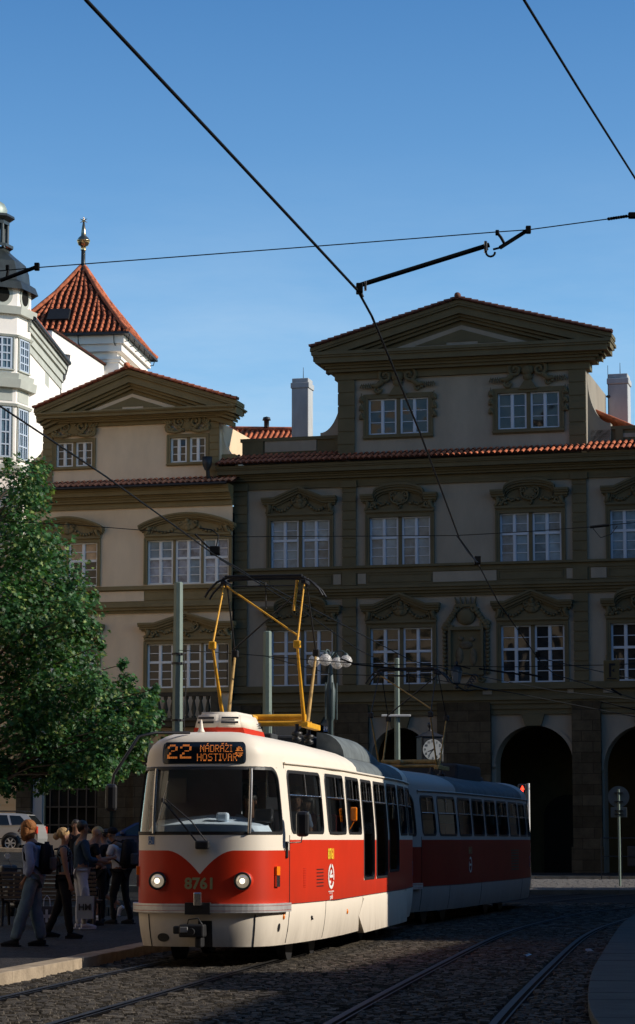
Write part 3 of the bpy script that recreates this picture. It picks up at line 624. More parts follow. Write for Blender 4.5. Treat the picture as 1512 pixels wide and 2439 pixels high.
# arcade wall with real arched openings
arches = [(Rx(700,1800),Rx(795,1800),Rz(1722,748)),(Rx(886,1800),Rx(1020,1800),Rz(1733,953)),(Rx(1180,1800),Rx(1365,1800),Rz(1727,1272)),(Rx(1438,1800),Rx(1438,1800)+3.4,Rz(1725,1530)),(Rx(1438,1800)+4.6,Rx(1438,1800)+7.9,Rz(1725,1530))]
cur = xL; zg = -.1
for a,b,zt in arches:
    g.quad((cur,0,zg),(a,0,zg),(a,0,z_acb),(cur,0,z_acb)); r = (b-a)/2; cx = (a+b)/2; n = 20; rz_ = r*.98
    pts = [(cx-r*math.cos(PI*i/n), zt-rz_+rz_*math.sin(PI*i/n)) for i in range(n+1)]
    for i in range(n):
        (p,q),(s,t) = pts[i],pts[i+1]; g.quad((p,0,q),(s,0,t),(s,0,z_acb),(p,0,z_acb)); g.quad((p,0,q),(p,1.1,q),(s,1.1,t),(s,0,t))
    g.quad((a,0,zg),(a,1.1,zg),(a,1.1,zt-rz_),(a,0,zt-rz_)); g.quad((b,0,zg),(b,0,zt-rz_),(b,1.1,zt-rz_),(b,1.1,zg)); cur = b
g.quad((cur,0,zg),(xRr,0,zg),(xRr,0,z_acb),(cur,0,z_acb))
wall = g.build('wall', [W, T, M['dark_room']], RB)
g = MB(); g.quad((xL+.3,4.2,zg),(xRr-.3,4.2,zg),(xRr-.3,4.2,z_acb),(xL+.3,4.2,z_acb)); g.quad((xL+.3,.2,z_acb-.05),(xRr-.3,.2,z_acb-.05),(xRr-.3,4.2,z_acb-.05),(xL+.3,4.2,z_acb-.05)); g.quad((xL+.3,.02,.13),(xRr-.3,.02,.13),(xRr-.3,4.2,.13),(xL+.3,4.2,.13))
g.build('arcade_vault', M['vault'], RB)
# inner passage arch (very dark) seen in the middle bay
for a,b,_ in arches[:4]:
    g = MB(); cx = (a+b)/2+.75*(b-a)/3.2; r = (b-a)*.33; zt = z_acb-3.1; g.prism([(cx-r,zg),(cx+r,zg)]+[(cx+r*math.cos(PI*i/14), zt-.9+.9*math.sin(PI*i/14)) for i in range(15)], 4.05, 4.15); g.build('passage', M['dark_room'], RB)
# arch mouldings, keystones, spandrel colour
for a,b,zt in arches:
    r = (b-a)/2; cx = (a+b)/2; rz_ = r*.98
    o = MB(); arc = lambda rr, k: [(cx-(r+k)*math.cos(PI*i/20), zt-rz_+(rz_+k)*math.sin(PI*i/20)) for i in range(21)]
    P0, P1 = arc(r, .0), arc(r, .15)
    for i in range(20): o.prism([P0[i],P0[i+1],P1[i+1],P1[i]], -.05, .0)
    o.box(a-.13,a+.02,-.12,.0,zt-rz_-.12,zt-rz_+.02); o.box(b-.02,b+.13,-.12,.0,zt-rz_-.12,zt-rz_+.02)
    ar = o.build('arch_moulding', W, RB)
    o = MB(); o.prism([(cx-.32,zt-.02),(cx+.32,zt-.02),(cx+.46,z_acb),(cx-.46,z_acb)], -.24, -.02); o.build('keystone', T, RB)
# stone piers
piers = [(Rx(556,1900),Rx(625,1900)),(Rx(800,1900),Rx(880,1900)),(Rx(1045,1900),Rx(1172,1900)),(Rx(1366,1900),Rx(1435,1900)),(Rx(1438,1800)+3.45,Rx(1438,1800)+4.55)]
for a,b in piers: g = MB(); g.box(a,b,-.28,-.003,zg,z_s1b-.5); g.box(a-.06,b+.06,-.36,-.281,zg,1.35); g.build('stone_pier', M['stone_blocks'], RB)
# string courses / cornices
g = MB()
cornice(g, xL, xRr, z_c1t, z_c1b, .38, [(0,.25,1),(.25,.5,.8),(.5,.75,.5),(.75,1,.25)], yo=0); g.box(xL,xRr,-.10,0,z_s2b,z_s2t-.08); g.box(xL,xRr,-.22,0,z_s2t-.08,z_s2t+.02)
g.box(xL,xRr,-.05,0,z_c1t,z_p2b-.0)
g.box(xL,xRr,-.20,0,z_s1b,z_s1t-.02); g.box(xL,xRr,-.03,0,z_act,z_s1b)
cornice(g, xL, xRr, z_act, z_acb, .34, [(0,.2,1),(.2,.4,.75),(.4,.7,.5),(.7,1,.3)])
g.build('string_course', T, RB)
g = MB(); g.box(xL,xRr,-.06,-.0,z_p2b,z_s2b)
g.build('parapet_band', T, RB)
for a,b in ((590,620),(795,813),(853,872),(1032,1183),(1350,1367),(1408,1445)): g = MB(); g.box(Rx(a,1377),Rx(b,1377),-.085,-.06,z_p2b+.05,z_s2b-.03); g.build('wall_panel', W, RB)
for a,b in ((1150,1172),(1352,1366),(1437,1460)): g = MB(); g.box(Rx(a,1655),Rx(b,1655),-.075,-.03,z_act+.1,z_s1b-.02); g.build('wall_panel', W, RB)
g = MB()
for a,b in ((640,790),(877,1028),(1188,1342),(1450,1600)):
    x0,x1 = Rx(a,1377),Rx(b,1377); z0,z1 = z_p2b+.09,z_s2b-.07
    for p,q,r,s in ((x0,x1,z0,z0+.03),(x0,x1,z1-.03,z1),(x0,x0+.03,z0+.03,z1-.03),(x1-.03,x1,z0+.03,z1-.03)): g.box(p,q,-.09,-.06,r,s)
g.build('panel_moulding', T, RB)
# pilasters
for a,b in ((556,590),(816,849),(1364,1399)):
    for z0,z1,rows in ((z_s2t,z_wt,9),(z_s1t,z_c1b,9)):
        g = MB(); pilaster(g, Rx(a,1300), Rx(b,1300), z0, z1, rows); g.box(Rx(a,1300),Rx(b,1300),-.13,-.0,z_p2b,z_s2b-.0) if rows and z0==z_s2t else None; g.build('pilaster', T, RB)
g = MB(); pilaster(g, Rx(1635), Rx(1668), z_s1t, z_wt, 20); g.build('pilaster', T, RB)
g = MB(); pilaster(g, xRr-1, xRr, z_s1t, z_wt, 20); g.build('pilaster', T, RB)
# windows + hoods
hk = ['tri','seg','seg','tri','seg']; hl = ['seg','tri','tri','seg','tri']
for i,b in enumerate(upper):
    x0,x1,_,_ = rbox(*b); window(RB, x0, x1, wz2[0], wz2[1], .10, 2, True, 'pane_blind', 'trim_r')
    g = MB(); surround(g, x0, x1, wz2[0], wz2[1], .17, 0, .06, sill=False); g.build('window_surround', T, RB)
    pediment(RB, (x0+x1)/2, (x1-x0)+.66, wz2[1]+.22, wz2[1]+1.37, hk[i], T, 'garland' if hk[i]=='tri' else 'cart', seed=i)
for i,b in enumerate(lower):
    x0,x1,_,_ = rbox(*b); window(RB, x0, x1, wz1[0], wz1[1], .10, 2, True, ['pane_dark','pane_warm','pane_dim','pane_dim','pane_dark'][i], 'trim_r')
    g = MB(); surround(g, x0, x1, wz1[0], wz1[1], .17, 0, .06, sill=False); g.build('window_surround', T, RB)
    pediment(RB, (x0+x1)/2, (x1-x0)+.70, wz1[1]+.22, wz1[1]+1.42, hl[i], T, 'cart' if hl[i]=='seg' else 'garland', seed=i+9)
# heraldic relief between the first floor windows
x0,x1,z0,z1 = rbox(1050,1420,1172,1622); cx = (x0+x1)/2; wv = x1-x0; h = z1-z0
g = MB(); g.box(cx-wv*.30,cx+wv*.30,-.10,0,z0+h*.10,z0+h*.60)
for a,b,c,d in ((-.34,.34,.07,.115),(-.34,.34,.60,.64),(-.34,-.29,.115,.60),(.29,.34,.115,.60)): g.box(cx+a*wv,cx+b*wv,-.22,0,z0+c*h,z0+d*h)
for s in (-1,1):
    for i in range(11): g.ell((cx+s*wv*.42,-.08,z0+h*(.10+.048*i)),.10,.10,.085,7,5)
    for i in range(7): t=i/6; g.ell((cx+s*wv*(.42-.22*t),-.10,z0+h*(.63+.20*t)),.13,.12,.12,7,5)
    spiral(g, cx+s*wv*.36, z0+h*.66, -.1, .20, 1.2, s, .06); spiral(g, cx+s*wv*.28, z0+h*.03, -.08, .16, 1.2, -s, .05)
    spiral(g, cx+s*wv*.16, z0+h*.86, -.1, .16, 1.1, -s, .05)
for i in range(5): g.path([(cx+(i-2)*.17,-.1,z0+h*.90),(cx+(i-2)*.22,-.14,z0+h*.99)],[.06,.03],6)
g.box(cx-.42,cx+.42,-.16,0,z0+h*.875,z0+h*.91); g.ell((cx,-.05,z0+h*.76),wv*.19,.12,h*.10,12,8)
ro = g.build('heraldic_relief', T, RB)
g = MB(); 
for (a,b,rx,rz) in ((-.13,.30,.16,.34),(.14,.28,.15,.36),(0,.42,.28,.16),(-.10,.50,.12,.10),(.12,.49,.12,.10)): g.ell((cx+a*wv,-.10,z0+b*h),rx,.07,rz,9,6)
g.build('carved_figures', M['relief'], ro)
# eaves
g = MB(); cornice(g, xL-.15, xRr, z_eave-.12, z_wt, .82, CORN, 0, .1, ends=.5); g.box(xL,xRr,-.10,0,z_wt-.12,z_wt+.01)
for a,b in ((556,590),(816,849),(1364,1399)): g.box(Rx(a)-.04,Rx(b)+.04,-.20,-.10,z_wt-.16,z_wt+.10)
g.build('cornice', T, RB)
tiles(RB, xL-.55, xRr, -1.0, z_eave-.08, .55, z_eave+.50)
# attic parapet left and right of the gable
gxl, gxr = Rx(806,1000), Rx(1396,1000); zb = z_eave+.15
zpl = Rz(1036,680); zpr = Rz(1010,1440)
g = MB(); g.box(xL+.2, gxl+.1, .60, 1.0, zb, zpl-.14); g.box(xL+.12, gxl+.1, .52, 1.08, zpl-.14, zpl)
for a,b in ((-.0,.9),(4.0,4.6)): g.box(xL+.2+a, xL+.2+b, .54, .6, zb, zpl-.14)
g.build('parapet', T, RB); g = MB(); g.box(gxr-.1, xRr, .60, 1.0, zb, zpr-.14); g.box(gxr-.1, xRr, .52, 1.08, zpr-.14, zpr); g.box(gxr+.1,gxr+.9,.5,.6,zb,zpr-.14); g.box(gxr+1.1,gxr+1.4,.5,.6,zb,zpr-.14)
g.build('parapet', T, RB)
g = MB(); g.box(Rx(622,1055),Rx(745,1055),.56,.6,Rz(1070,680),Rz(1041,680)); g.box(Rx(1463,1030),xRr-.5,.56,.6,zb+.5,zpr-.3); g.build('parapet_panel', W, RB)
# gable
tip = fr_.uv(1090,712,-1.0); lt = fr_.uv(737,826,-1.0); rt = fr_.uv(1456,792,-1.0)
zct = Rz(832,1095); zcb = Rz(893,1095)
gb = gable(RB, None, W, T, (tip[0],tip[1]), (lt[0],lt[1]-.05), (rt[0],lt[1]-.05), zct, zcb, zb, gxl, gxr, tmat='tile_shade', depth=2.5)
gws = [(877,948,1020,1033),(1185,935,1332,1020)]; gh = []
gz0, gz1 = Rz(1033,948), Rz(948,948)
for b in gws: x0,x1,_,_ = rbox(*b); gh.append((x0,x1,gz0,gz1))
g = MB(); holes_wall(g, gxl, gxr, zb, zcb, gh, 0, .14, 0, 1); g.box(gxl,gxl+.3,.02,6,zb,zcb); g.box(gxr-.3,gxr,.02,6,zb,zcb); g.box(gxl+.3,gxr-.3,.3,6,zb,zcb,2); g.build('attic_wall', [W,T,M['dark_room']], RB)
for a,b,c,d in gh:
    window(RB, a, b, c, d, .09, 2, False, 'pane_dark', 'trim_r', gap=.16)
    g = MB(); surround(g, a, b, c, d, .20, 0, .06); g.build('window_surround', T, RB)
    g = MB(); ornament(g, (a+b)/2, d+.12, (b-a)+.62, 1.55, -.08, 'bust'); g.build('ornament', T, RB)
for a,b in ((gxl,Rx(846,1000)),(Rx(1356,1000),gxr)):
    g = MB(); pilaster(g, a, b, zb, zcb, 6, .12); g.build('pilaster', T, RB)
def volute(root, x0, x1, z0, z1, y0, y1, m, mt):
    """concave buttress curving from the wall (x0,z1) down to the parapet (x1,z0)"""
    n = 14; P = [(x0,z0-.6)]+[(x0+(x1-x0)*(1-math.cos(PI/2*(1-i/n))) if 0 else x0+(x1-x0)*(1-math.sin(PI/2*i/n)), z0+(z1-z0)*(1-math.cos(PI/2*i/n))) for i in range(n+1)]
    P = [(x0,z0-.9),(x1,z0-.9)]+[(x1+(x0-x1)*math.sin(PI/2*i/n), z0+(z1-z0)*(1-math.cos(PI/2*i/n))) for i in range(n+1)]
    g = MB(); g.prism(P, y0, y1); return g.build('volute', m, root)
volute(RB, gxl, Rx(754,1027), Rz(1024,780), Rz(908,805), .62, 1.0, W, T); volute(RB, gxr, Rx(1450,1000), Rz(1003,1430), Rz(893,1400), .5, 1.0, W, T)
# roof rising behind the right parapet
g = MB(); x0 = Rx(1408,950); za, zb2 = Rz(955,1410)+.2, Rz(1003,1512)
rx1 = Rx(1512,1003)
tl = tiles(RB, 0, 1, 0, 0, 1, 0, name='roof') if 0 else None
g.quad((x0-.5,3,za),(rx1+.4,1.6,zb2-.3),(rx1+.6,6,zb2-.3),(x0-.5,7,za))
nr = 14
for i in range(nr):
    t = i/nr; g.path([(x0-.5,3.0+i*.26,za+.03),(rx1+.4,1.6+i*.28,zb2-.27)], .09, 6, 0)
g.build('roof', M['tile'], RB)
# chimneys
def chimney(u0,u1,v0,v1,off,label,root=None):
    (x0,z1),(x1,z0) = fr_.uv(u0,v0,off), fr_.uv(u1,v1,off); cx = (x0+x1)/2; hw = (x1-x0)/2
    P = fr_.O+fr_.t*cx+fr_.n*off; c = empty('chimney', (P.x,P.y,0), YAW, label, 'chimney')
    g = MB(); g.bbox(-hw*.9,hw*.9,-hw,hw,z0-1,z1-.45,.03); g.build('shaft', M['chimney'], c)
    g = MB(); g.bbox(-hw,hw,-hw*1.1,hw*1.1,z1-.45,z1-.2,.03); g.bbox(-hw*.88,hw*.88,-hw*.95,hw*.95,z1-.2,z1,.03); g.build('cap', M['chimney'], c)
    g = MB(); g.tube((hw*.1,0,z1),(hw*.1,0,z1+.55),.02,.01,5); g.build('lightning_rod', M['iron'], c)
chimney(698,742,905,1040,5.5,'pale rendered chimney standing on the roof between the two gables'); chimney(1448,1502,895,1010,6.5,'pale rendered chimney at the far right behind the palace parapet')
# lightning rod by the right chimney
g = MB(); a = fr_.uv(1447,870,6); b = fr_.uv(1447,985,6); g.tube((a[0],6,b[1]-1),(a[0],6,a[1]),.025,.012,5); g.ell((a[0],6,fr_.uv(1446,944,6)[1]),.10,.10,.06); g.build('lightning_rod', M['iron'], RB)
# drainpipe in the corner
g = MB(); x = xL-.12; zt = Rz(1120,550)
g.path([(x-.75,-.95,zt+.15),(x-.72,-.9,zt-.35),(x-.5,-.5,zt-.85),(x,-.22,zt-1.15),(x,-.22,0)], .085, 8); g.lathe([(.10,-.1),(.20,.12),(.22,.45),(.16,.45)], (x-.75,-.95,zt), 10); g.build('drainpipe', M['iron'], RB)
# house number plate and hanging lantern, iron bracket sign
g = MB(); x0,x1,z0,z1 = rbox(771,1728,786,1742); g.box(x0,x1,-.05,-.002,z0,z1); hn = g.build('house_number', M['blue_sign'], RB)
def text(s, size, m, name, parent, M4, thick=.0, bold=.0, align='CENTER'):
    c = bpy.data.curves.new(name, 'FONT'); c.body = s; c.size = size; c.align_x = align; c.align_y = 'CENTER'; c.extrude = thick; c.offset = bold; c.resolution_u = 3
    t = bpy.data.objects.new(name, c); col.objects.link(t); dg = bpy.context.evaluated_depsgraph_get(); me = bpy.data.meshes.new_from_object(t.evaluated_get(dg)); bpy.data.objects.remove(t)
    me.transform(M4); me.materials.clear(); me.materials.append(m); o = bpy.data.objects.new(name, me); col.objects.link(o); o.parent = parent; return o
FRONT = Matrix.Rotation(PI/2, 4, 'X')
text('192', .20, M['sign_white'], 'number', hn, Matrix.Translation(((x0+x1)/2,-.06,(z0+z1)/2)) @ FRONT, .003, .006)

# ------------------------------------------------------------------ left gabled house
fl = Fac((0,99.6,0), YAW); LU = 330
def Lx(u, v=1300): return fl.uv(u, v)[0]
def Lz(v, u=LU): return fl.uv(u, v)[1]
LB = empty('gabled_house', (0,99.6,0), YAW, 'warm beige gabled house with brown trim and orange eave tiles, left of the dark palace', 'house')
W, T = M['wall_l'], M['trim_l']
lxL, lxR = Lx(60), Rx(556)-.03
le = Lz(1158); lwt = Lz(1210)
def lbox(u0,v0,u1,v1): um=(u0+u1)/2; return (Lx(u0,(v0+v1)/2),Lx(u1,(v0+v1)/2),Lz(v1,um),Lz(v0,um))
wins = [((88,1289,232,1388),2,'pane_amber'),((351,1284,545,1394),3,'pane_sky'),((88,1545,232,1642),2,'pane_dark'),((350,1530,545,1637),3,'pane_dark')]
zu = (Lz(1391,400), Lz(1286,400)); zl = (Lz(1638,400), Lz(1533,400)); hs = []
for i,(b,n,pm) in enumerate(wins):
    x0,x1,_,_ = lbox(*b); z0,z1 = zu if i<2 else zl; hs.append((x0,x1,z0,z1))
g = MB(); lac = Lz(1700)
gd = (Lx(106,1900),Lx(236,1900),Lz(1985,170),Lz(1815,170))
holes_wall(g, lxL, lxR, -.1, lwt, hs+[gd], 0, .16, 0, 1); g.box(lxL,lxL+.3,.02,11,0,lwt); g.quad((lxL,11,0),(lxR,11,0),(lxR,11,lwt),(lxL,11,lwt)); g.box(lxL+.3,lxR,.5,10.9,lwt-.3,lwt); g.box(lxL+.3,lxR,.2,.5,3,lwt-.3,2); g.box(lxL+.3,lxR,.6,.9,0,6.5,2)
g.build('wall', [W,T,M['dark_room']], LB)
for (a,b,c,d),(bx_,n,pm),pk in zip(hs,wins,('arc','arc','tri','tri')):
    window(LB, a, b, c, d, .10, n, True, pm, 'trim_l', gap=.11)
    g = MB(); surround(g, a, b, c, d, .14, 0, .06, sill=False); g.build('window_surround', T, LB)
    pediment(LB, (a+b)/2, (b-a)+.62, d+.18, d+(1.10 if pk=='arc' else 1.28), pk, T, 'garland' if pk=='arc' else 'cart', seed=int(a*3))
s2t, s2b, pb, cb = Lz(1396), Lz(1408), Lz(1434), Lz(1460)
g = MB(); g.box(lxL,lxR,-.2,0,s2b+.05,s2t); g.box(lxL,lxR,-.06,0,pb,s2b+.05); cornice(g, lxL, lxR, pb, cb, .32, [(0,.25,.5),(.25,.5,1),(.5,.75,.7),(.75,1,.3)]); g.box(lxL,lxR,-.18,0,Lz(1650),Lz(1640)); g.build('string_course', T, LB)
g = MB(); g.box(Lx(238,1420),Lx(344,1420),-.085,-.06,pb+.04,s2b-.0); g.build('wall_panel', W, LB)
g = MB(); x0,x1 = Lx(350,1420),Lx(540,1420)
for p,q,r,s in ((x0,x1,pb+.07,pb+.1),(x0,x1,s2b-.05,s2b-.02)): g.box(p,q,-.09,-.06,r,s)
g.build('panel_moulding', T, LB)
# eaves, tiles
g = MB(); cornice(g, lxL, lxR-.0, le-.10, lwt, .72, CORN, 0, .1); g.build('cornice', T, LB)
tiles(LB, Lx(100), lxR+.3, -.9, le-.10, .5, le+.42, pitch=.245, m='tile_sunlit')
g = MB(); g.path([(lxL,-.95,le-.12),(lxR,-.95,le-.12)], .06, 8); g.build('gutter', M['iron'], LB)
# gable
gl, gr = Lx(104,1050), Lx(523,1050); zb = le+.2
zct, zcb = Lz(985,325), Lz(1012,325)
tip = fl.uv(303,878,-1.0); lt = fl.uv(79,972,-1.0); rt = fl.uv(563,968,-1.0)
gable(LB, None, W, T, tip, (lt[0],lt[1]-.05), (rt[0],lt[1]-.05), zct+.05, zcb, zb, gl, gr, depth=2.2)
ghs = []
z0g, z1g = Lz(1111,175), Lz(1053,175)
for b in ((134,1054,220,1111),(406,1045,490,1101)): x0,x1,_,_ = lbox(*b); ghs.append((x0,x1,z0g,z1g))
g = MB(); holes_wall(g, gl, gr, zb, zcb, ghs, 0, .12, 0, 1); g.box(gl,gl+.3,.02,6,zb,zcb); g.box(gr-.3,gr,.02,6,zb,zcb); g.box(gl+.3,gr-.3,.3,6,zb,zcb,2); g.build('attic_wall', [W,T,M['dark_room']], LB)
for a,b,c,d in ghs:
    window(LB, a, b, c, d, .08, 2, False, 'pane_dark', 'trim_l', gap=.13)
    g = MB(); surround(g, a, b, c, d, .15, 0, .05); g.build('window_surround', T, LB)
    g = MB(); ornament(g, (a+b)/2, d+.17, (b-a)+.46, 1.12, -.10, 'shell'); g.build('ornament', T, LB)
for a,b in ((gl,Lx(127,1050)),(Lx(500,1050),gr)):
    g = MB(); pilaster(g, a, b, zb, zcb, 8, .10); g.build('pilaster', T, LB)
volute(LB, gr, Lx(549,1085), Lz(1078,540), Lz(1005,530), .4, .8, W, T); volute(LB, gl, Lx(72,1090), Lz(1088,90), Lz(1010,100), .4, .8, W, T)
g = MB(); g.box(gr-.1,Lx(553,1085),.35,.9,zb,Lz(1078,540)); g.box(gr-.1,Lx(556,1085),.28,.96,Lz(1090,540),Lz(1080,540)); g.box(lxL,gl,.35,.9,zb,Lz(1095,90)); g.build('parapet', T, LB)
# ground floor: stone piers, grille recess, balcony with balusters
for a,b in ((45,80),(238,268),(322,352)): g = MB(); g.box(Lx(a,1850),Lx(b,1850),-.3,-.003,-.1,Lz(1660)); g.build('stone_pier', M['stone_blocks'], LB)
g = MB(); g.box(Lx(268,1850)+.002,Lx(322,1850)-.002,-.10,-.003,-.1,Lz(1712)); g.build('stone_cladding', M['stone_blocks'], LB)
g = MB(); g.box(Lx(82,1850),Lx(104,1850),-.14,-.003,-.1,Lz(1660)); g.build('pale_pier', M['grey_plaster'], LB)
g = MB()
for i in range(6): x = gd[0]+(gd[1]-gd[0])*(i+.5)/6; g.box(x-.03,x+.03,.12,.16,gd[2],gd[3])
for i in range(4): z = gd[2]+(gd[3]-gd[2])*(i+.5)/4; g.box(gd[0],gd[1],.10,.119,z-.03,z+.03)
g.build('window_grille', M['iron'], LB)
bz0, bz1 = Lz(1712,430), Lz(1652,430); bx0, bx1 = Lx(352,1680), lxR-.3
g = MB(); g.box(bx0,bx1,-1.0,0,bz0-.35,bz0); g.box(bx0-.1,bx1,-1.1,0,bz0-.12,bz0-.02); g.box(bx0,bx1,-1.0,-.75,bz1-.16,bz1)
g.box(bx0,bx0+.3,-1.0,-.7,bz0,bz1-.16); g.box(bx1-.3,bx1,-1.0,-.7,bz0,bz1-.16)
bo = g.build('balcony', M['stone'], LB)
n = 9; hb = bz1-.16-bz0
for i in range(n):
    g = MB(); g.lathe([(.09,0),(.10,.06*hb),(.05,.12*hb),(.11,.38*hb),(.10,.48*hb),(.045,.8*hb),(.09,.9*hb),(.09,hb)], (bx0+.45+(bx1-bx0-.9)*i/(n-1),-.87,bz0), 10); g.build('baluster', M['stone'], bo)
# tiled roof behind, between the gables
P = fl.O; rr = empty('roof', (0,99.6,0), YAW, 'low orange tiled roof glimpsed between the two gables behind the parapet', 'roof')
a = fl.uv(540,1008,9); b = fl.uv(700,1027,9); g = MB(); x0,x1 = a[0]-1.5, b[0]+.6; zt = Lz(1006,560)+1.4; zbm = zt-2.6
g.quad((x0,5.5,zbm),(x1,5.5,zbm),(x1-.6,9,zt-.32),(x0,9,zt-.05))
for i in range(int((x1-x0)/.24)): x = x0+.12+i*.24; g.path([(x,5.5,zbm+.03),(x,9,zt-.03-.3*(x-x0)/(x1-x0))], .075, 5, 0)
g.path([(x0,9,zt+.02),(x1,9,zt-.26)],.11,8)
g.build('tile_field', M['tile'], rr)
g = MB(); xx = x0+2.0; g.lathe([(.12,0),(.12,.3),(.2,.32),(.16,.45),(0,.5)], (x0+3.4,8.9,zt-.1), 10); g.build('roof_vent', M['iron'], rr)

# ------------------------------------------------------------------ white church block with corner turret (left edge)
CB = empty('turreted_building', (0,0,0), 0, 'bright cream corner building with dark copper onion turret at the left edge', 'building')
Y0 = 108.0; sc_ = Y0/F*1.0
def cz(v, Y=Y0, u=30): return at(u,v,Y).z
tc_ = Vector((at(-24,900,Y0+1.2).x, Y0+1.2, 0)); rr_ = abs(at(60,900,Y0).x-tc_.x)
C, CT = M['church'], M['church_trim']
oct_ = lambda r, z, a0=R(-42): [(tc_.x+r*math.cos(a0+PI/4*k), tc_.y+r*math.sin(a0+PI/4*k), z) for k in range(8)]
def octp(mb, r0, z0, r1, z1, m=0):
    A, B = oct_(r0/math.cos(PI/8)*.985, z0), oct_(r1/math.cos(PI/8)*.985, z1); mb.add(A+B, [(k,(k+1)%8,(k+1)%8+8,k+8) for k in range(8)]+[tuple(range(7,-1,-1)),tuple(range(8,16))], m)
g = MB(); octp(g, rr_*.97, 0, rr_*.97, cz(672)); g.build('turret_wall', C, CB)
for vt,vb,k in ((732,750,1.10),(890,905,1.05),(905,925,1.12),(1108,1125,1.10),(798,803,1.02),(962,968,1.02)): g = MB(); octp(g, rr_*k, cz(vb), rr_*(k+.03), cz(vt)); g.build('turret_moulding', CT, CB)
g = MB(); n=20
prof = [(1.20,690),(1.12,672),(.98,664),(.95,640),(.86,618),(.62,600),(.47,588),(.42,578)]
g.lathe([(rr_*k*1.02, cz(v)) for k,v in prof], (tc_.x,tc_.y,0), 8, 0, False, R(-42)); g.lathe([(rr_*.55,cz(578)),(rr_*.55,cz(571)),(rr_*.38,cz(571))], (tc_.x,tc_.y,0), 8, 0, False, R(-42))
g.lathe([(rr_*.40,cz(516)),(rr_*.58,cz(506)),(rr_*.56,cz(500)),(rr_*.36,cz(498))], (tc_.x,tc_.y,0), 8, 0, False, R(-42))
for k in range(8):
    a = R(-42)+PI/4*k; g.tube((tc_.x+rr_*.38*math.cos(a),tc_.y+rr_*.38*math.sin(a),cz(572)),(tc_.x+rr_*.38*math.cos(a),tc_.y+rr_*.38*math.sin(a),cz(512)),.10,.10,6)
g.lathe([(rr_*.44,cz(522)),(rr_*.44,cz(511))], (tc_.x,tc_.y,0), 8, 0, False, R(-42))
g.build('onion_roof', M['copper'], CB)
g = MB(); g.lathe([(rr_*.36,cz(499)),(rr_*.38,cz(485)),(rr_*.30,cz(470)),(rr_*.14,cz(461)),(.05,cz(458)),(.05,cz(385)),(.12,cz(378)),(.0,cz(368))], (tc_.x,tc_.y,0), 12); g.build('cupola', M['copper_cap'], CB)
# main wall running back to the right, with cornice, tiles, firewall
A = Vector((tc_.x+rr_*.9, Y0+1.0)); Bp = at(145,900,119.5); B = Vector((Bp.x, 119.5)); Zc = at(143,868,119.5).z
def slab(mb, a, b, z0, z1, th, m=0):
    t = (b-a).normalized(); n = Vector((-t.y,t.x)); 
    c = [a, b, b+n*th, a+n*th]; mb.add([(p.x,p.y,z0) for p in c]+[(p.x,p.y,z1) for p in c], [(0,3,2,1),(4,5,6,7),(0,1,5,4),(1,2,6,5),(2,3,7,6),(3,0,4,7)], m)
g = MB(); slab(g, A, B, 0, Zc, 3.0); g.build('wall', C, CB)
g = MB()
for d0,d1,o in ((0,.28,.30),(.28,.5,.22),(.5,.9,.12),(.9,1.25,.05)):
    nrm = Vector(((B-A).normalized().y, -(B-A).normalized().x)); slab(g, A+nrm*o, B+nrm*o+(B-A).normalized()*o, Zc-d1, Zc-d0, .6)
g.build('cornice', CT, CB)
g = MB(); nrm = Vector(((B-A).normalized().y, -(B-A).normalized().x)); e0, e1 = A+nrm*.40, B+nrm*.40; g.path([(e0.x,e0.y,Zc+.06),(e1.x,e1.y,Zc+.06)], .12, 8)
dp = at(146,960,119.9); zt = at(148,872,119.9).z; g.path([(dp.x+.15,119.6,zt+.1),(dp.x+.1,119.5,zt-.7),(dp.x-.1,119.4,zt-1.0),(dp.x-.12,119.4,zt-9)], .14, 8); g.lathe([(.12,-.5),(.26,.1),(.30,.5),(.2,.5)], (dp.x+.15,119.6,zt), 10)
g.build('gutter', M['iron'], CB)
g = MB(); q0, q1 = at(66,770,109.5), at(135,858,119); 
g.quad((A.x+.3,A.y,Zc+.1),(B.x+.35,B.y,Zc+.1),(B.x-2.6,B.y,Zc+3.6),(A.x-2.2,A.y,Zc+3.6))
for i in range(34):
    t = (i+.5)/34; p = A.lerp(B,t); g.path([(p.x+.36,p.y,Zc+.12),(p.x-2.3,p.y,Zc+3.62)], .11, 5)
g.build('roof', M['tile'], CB)
g = MB(); (wa,wb) = (at(104,886,115).z, at(104,916,115).z); pp = A.lerp(B,.55); tt = (B-A).normalized(); 
slab(g, pp+nrm*.01, pp+tt*1.1+nrm*.01, wb, wa, .02); g.build('niche', M['church_trim'], CB)
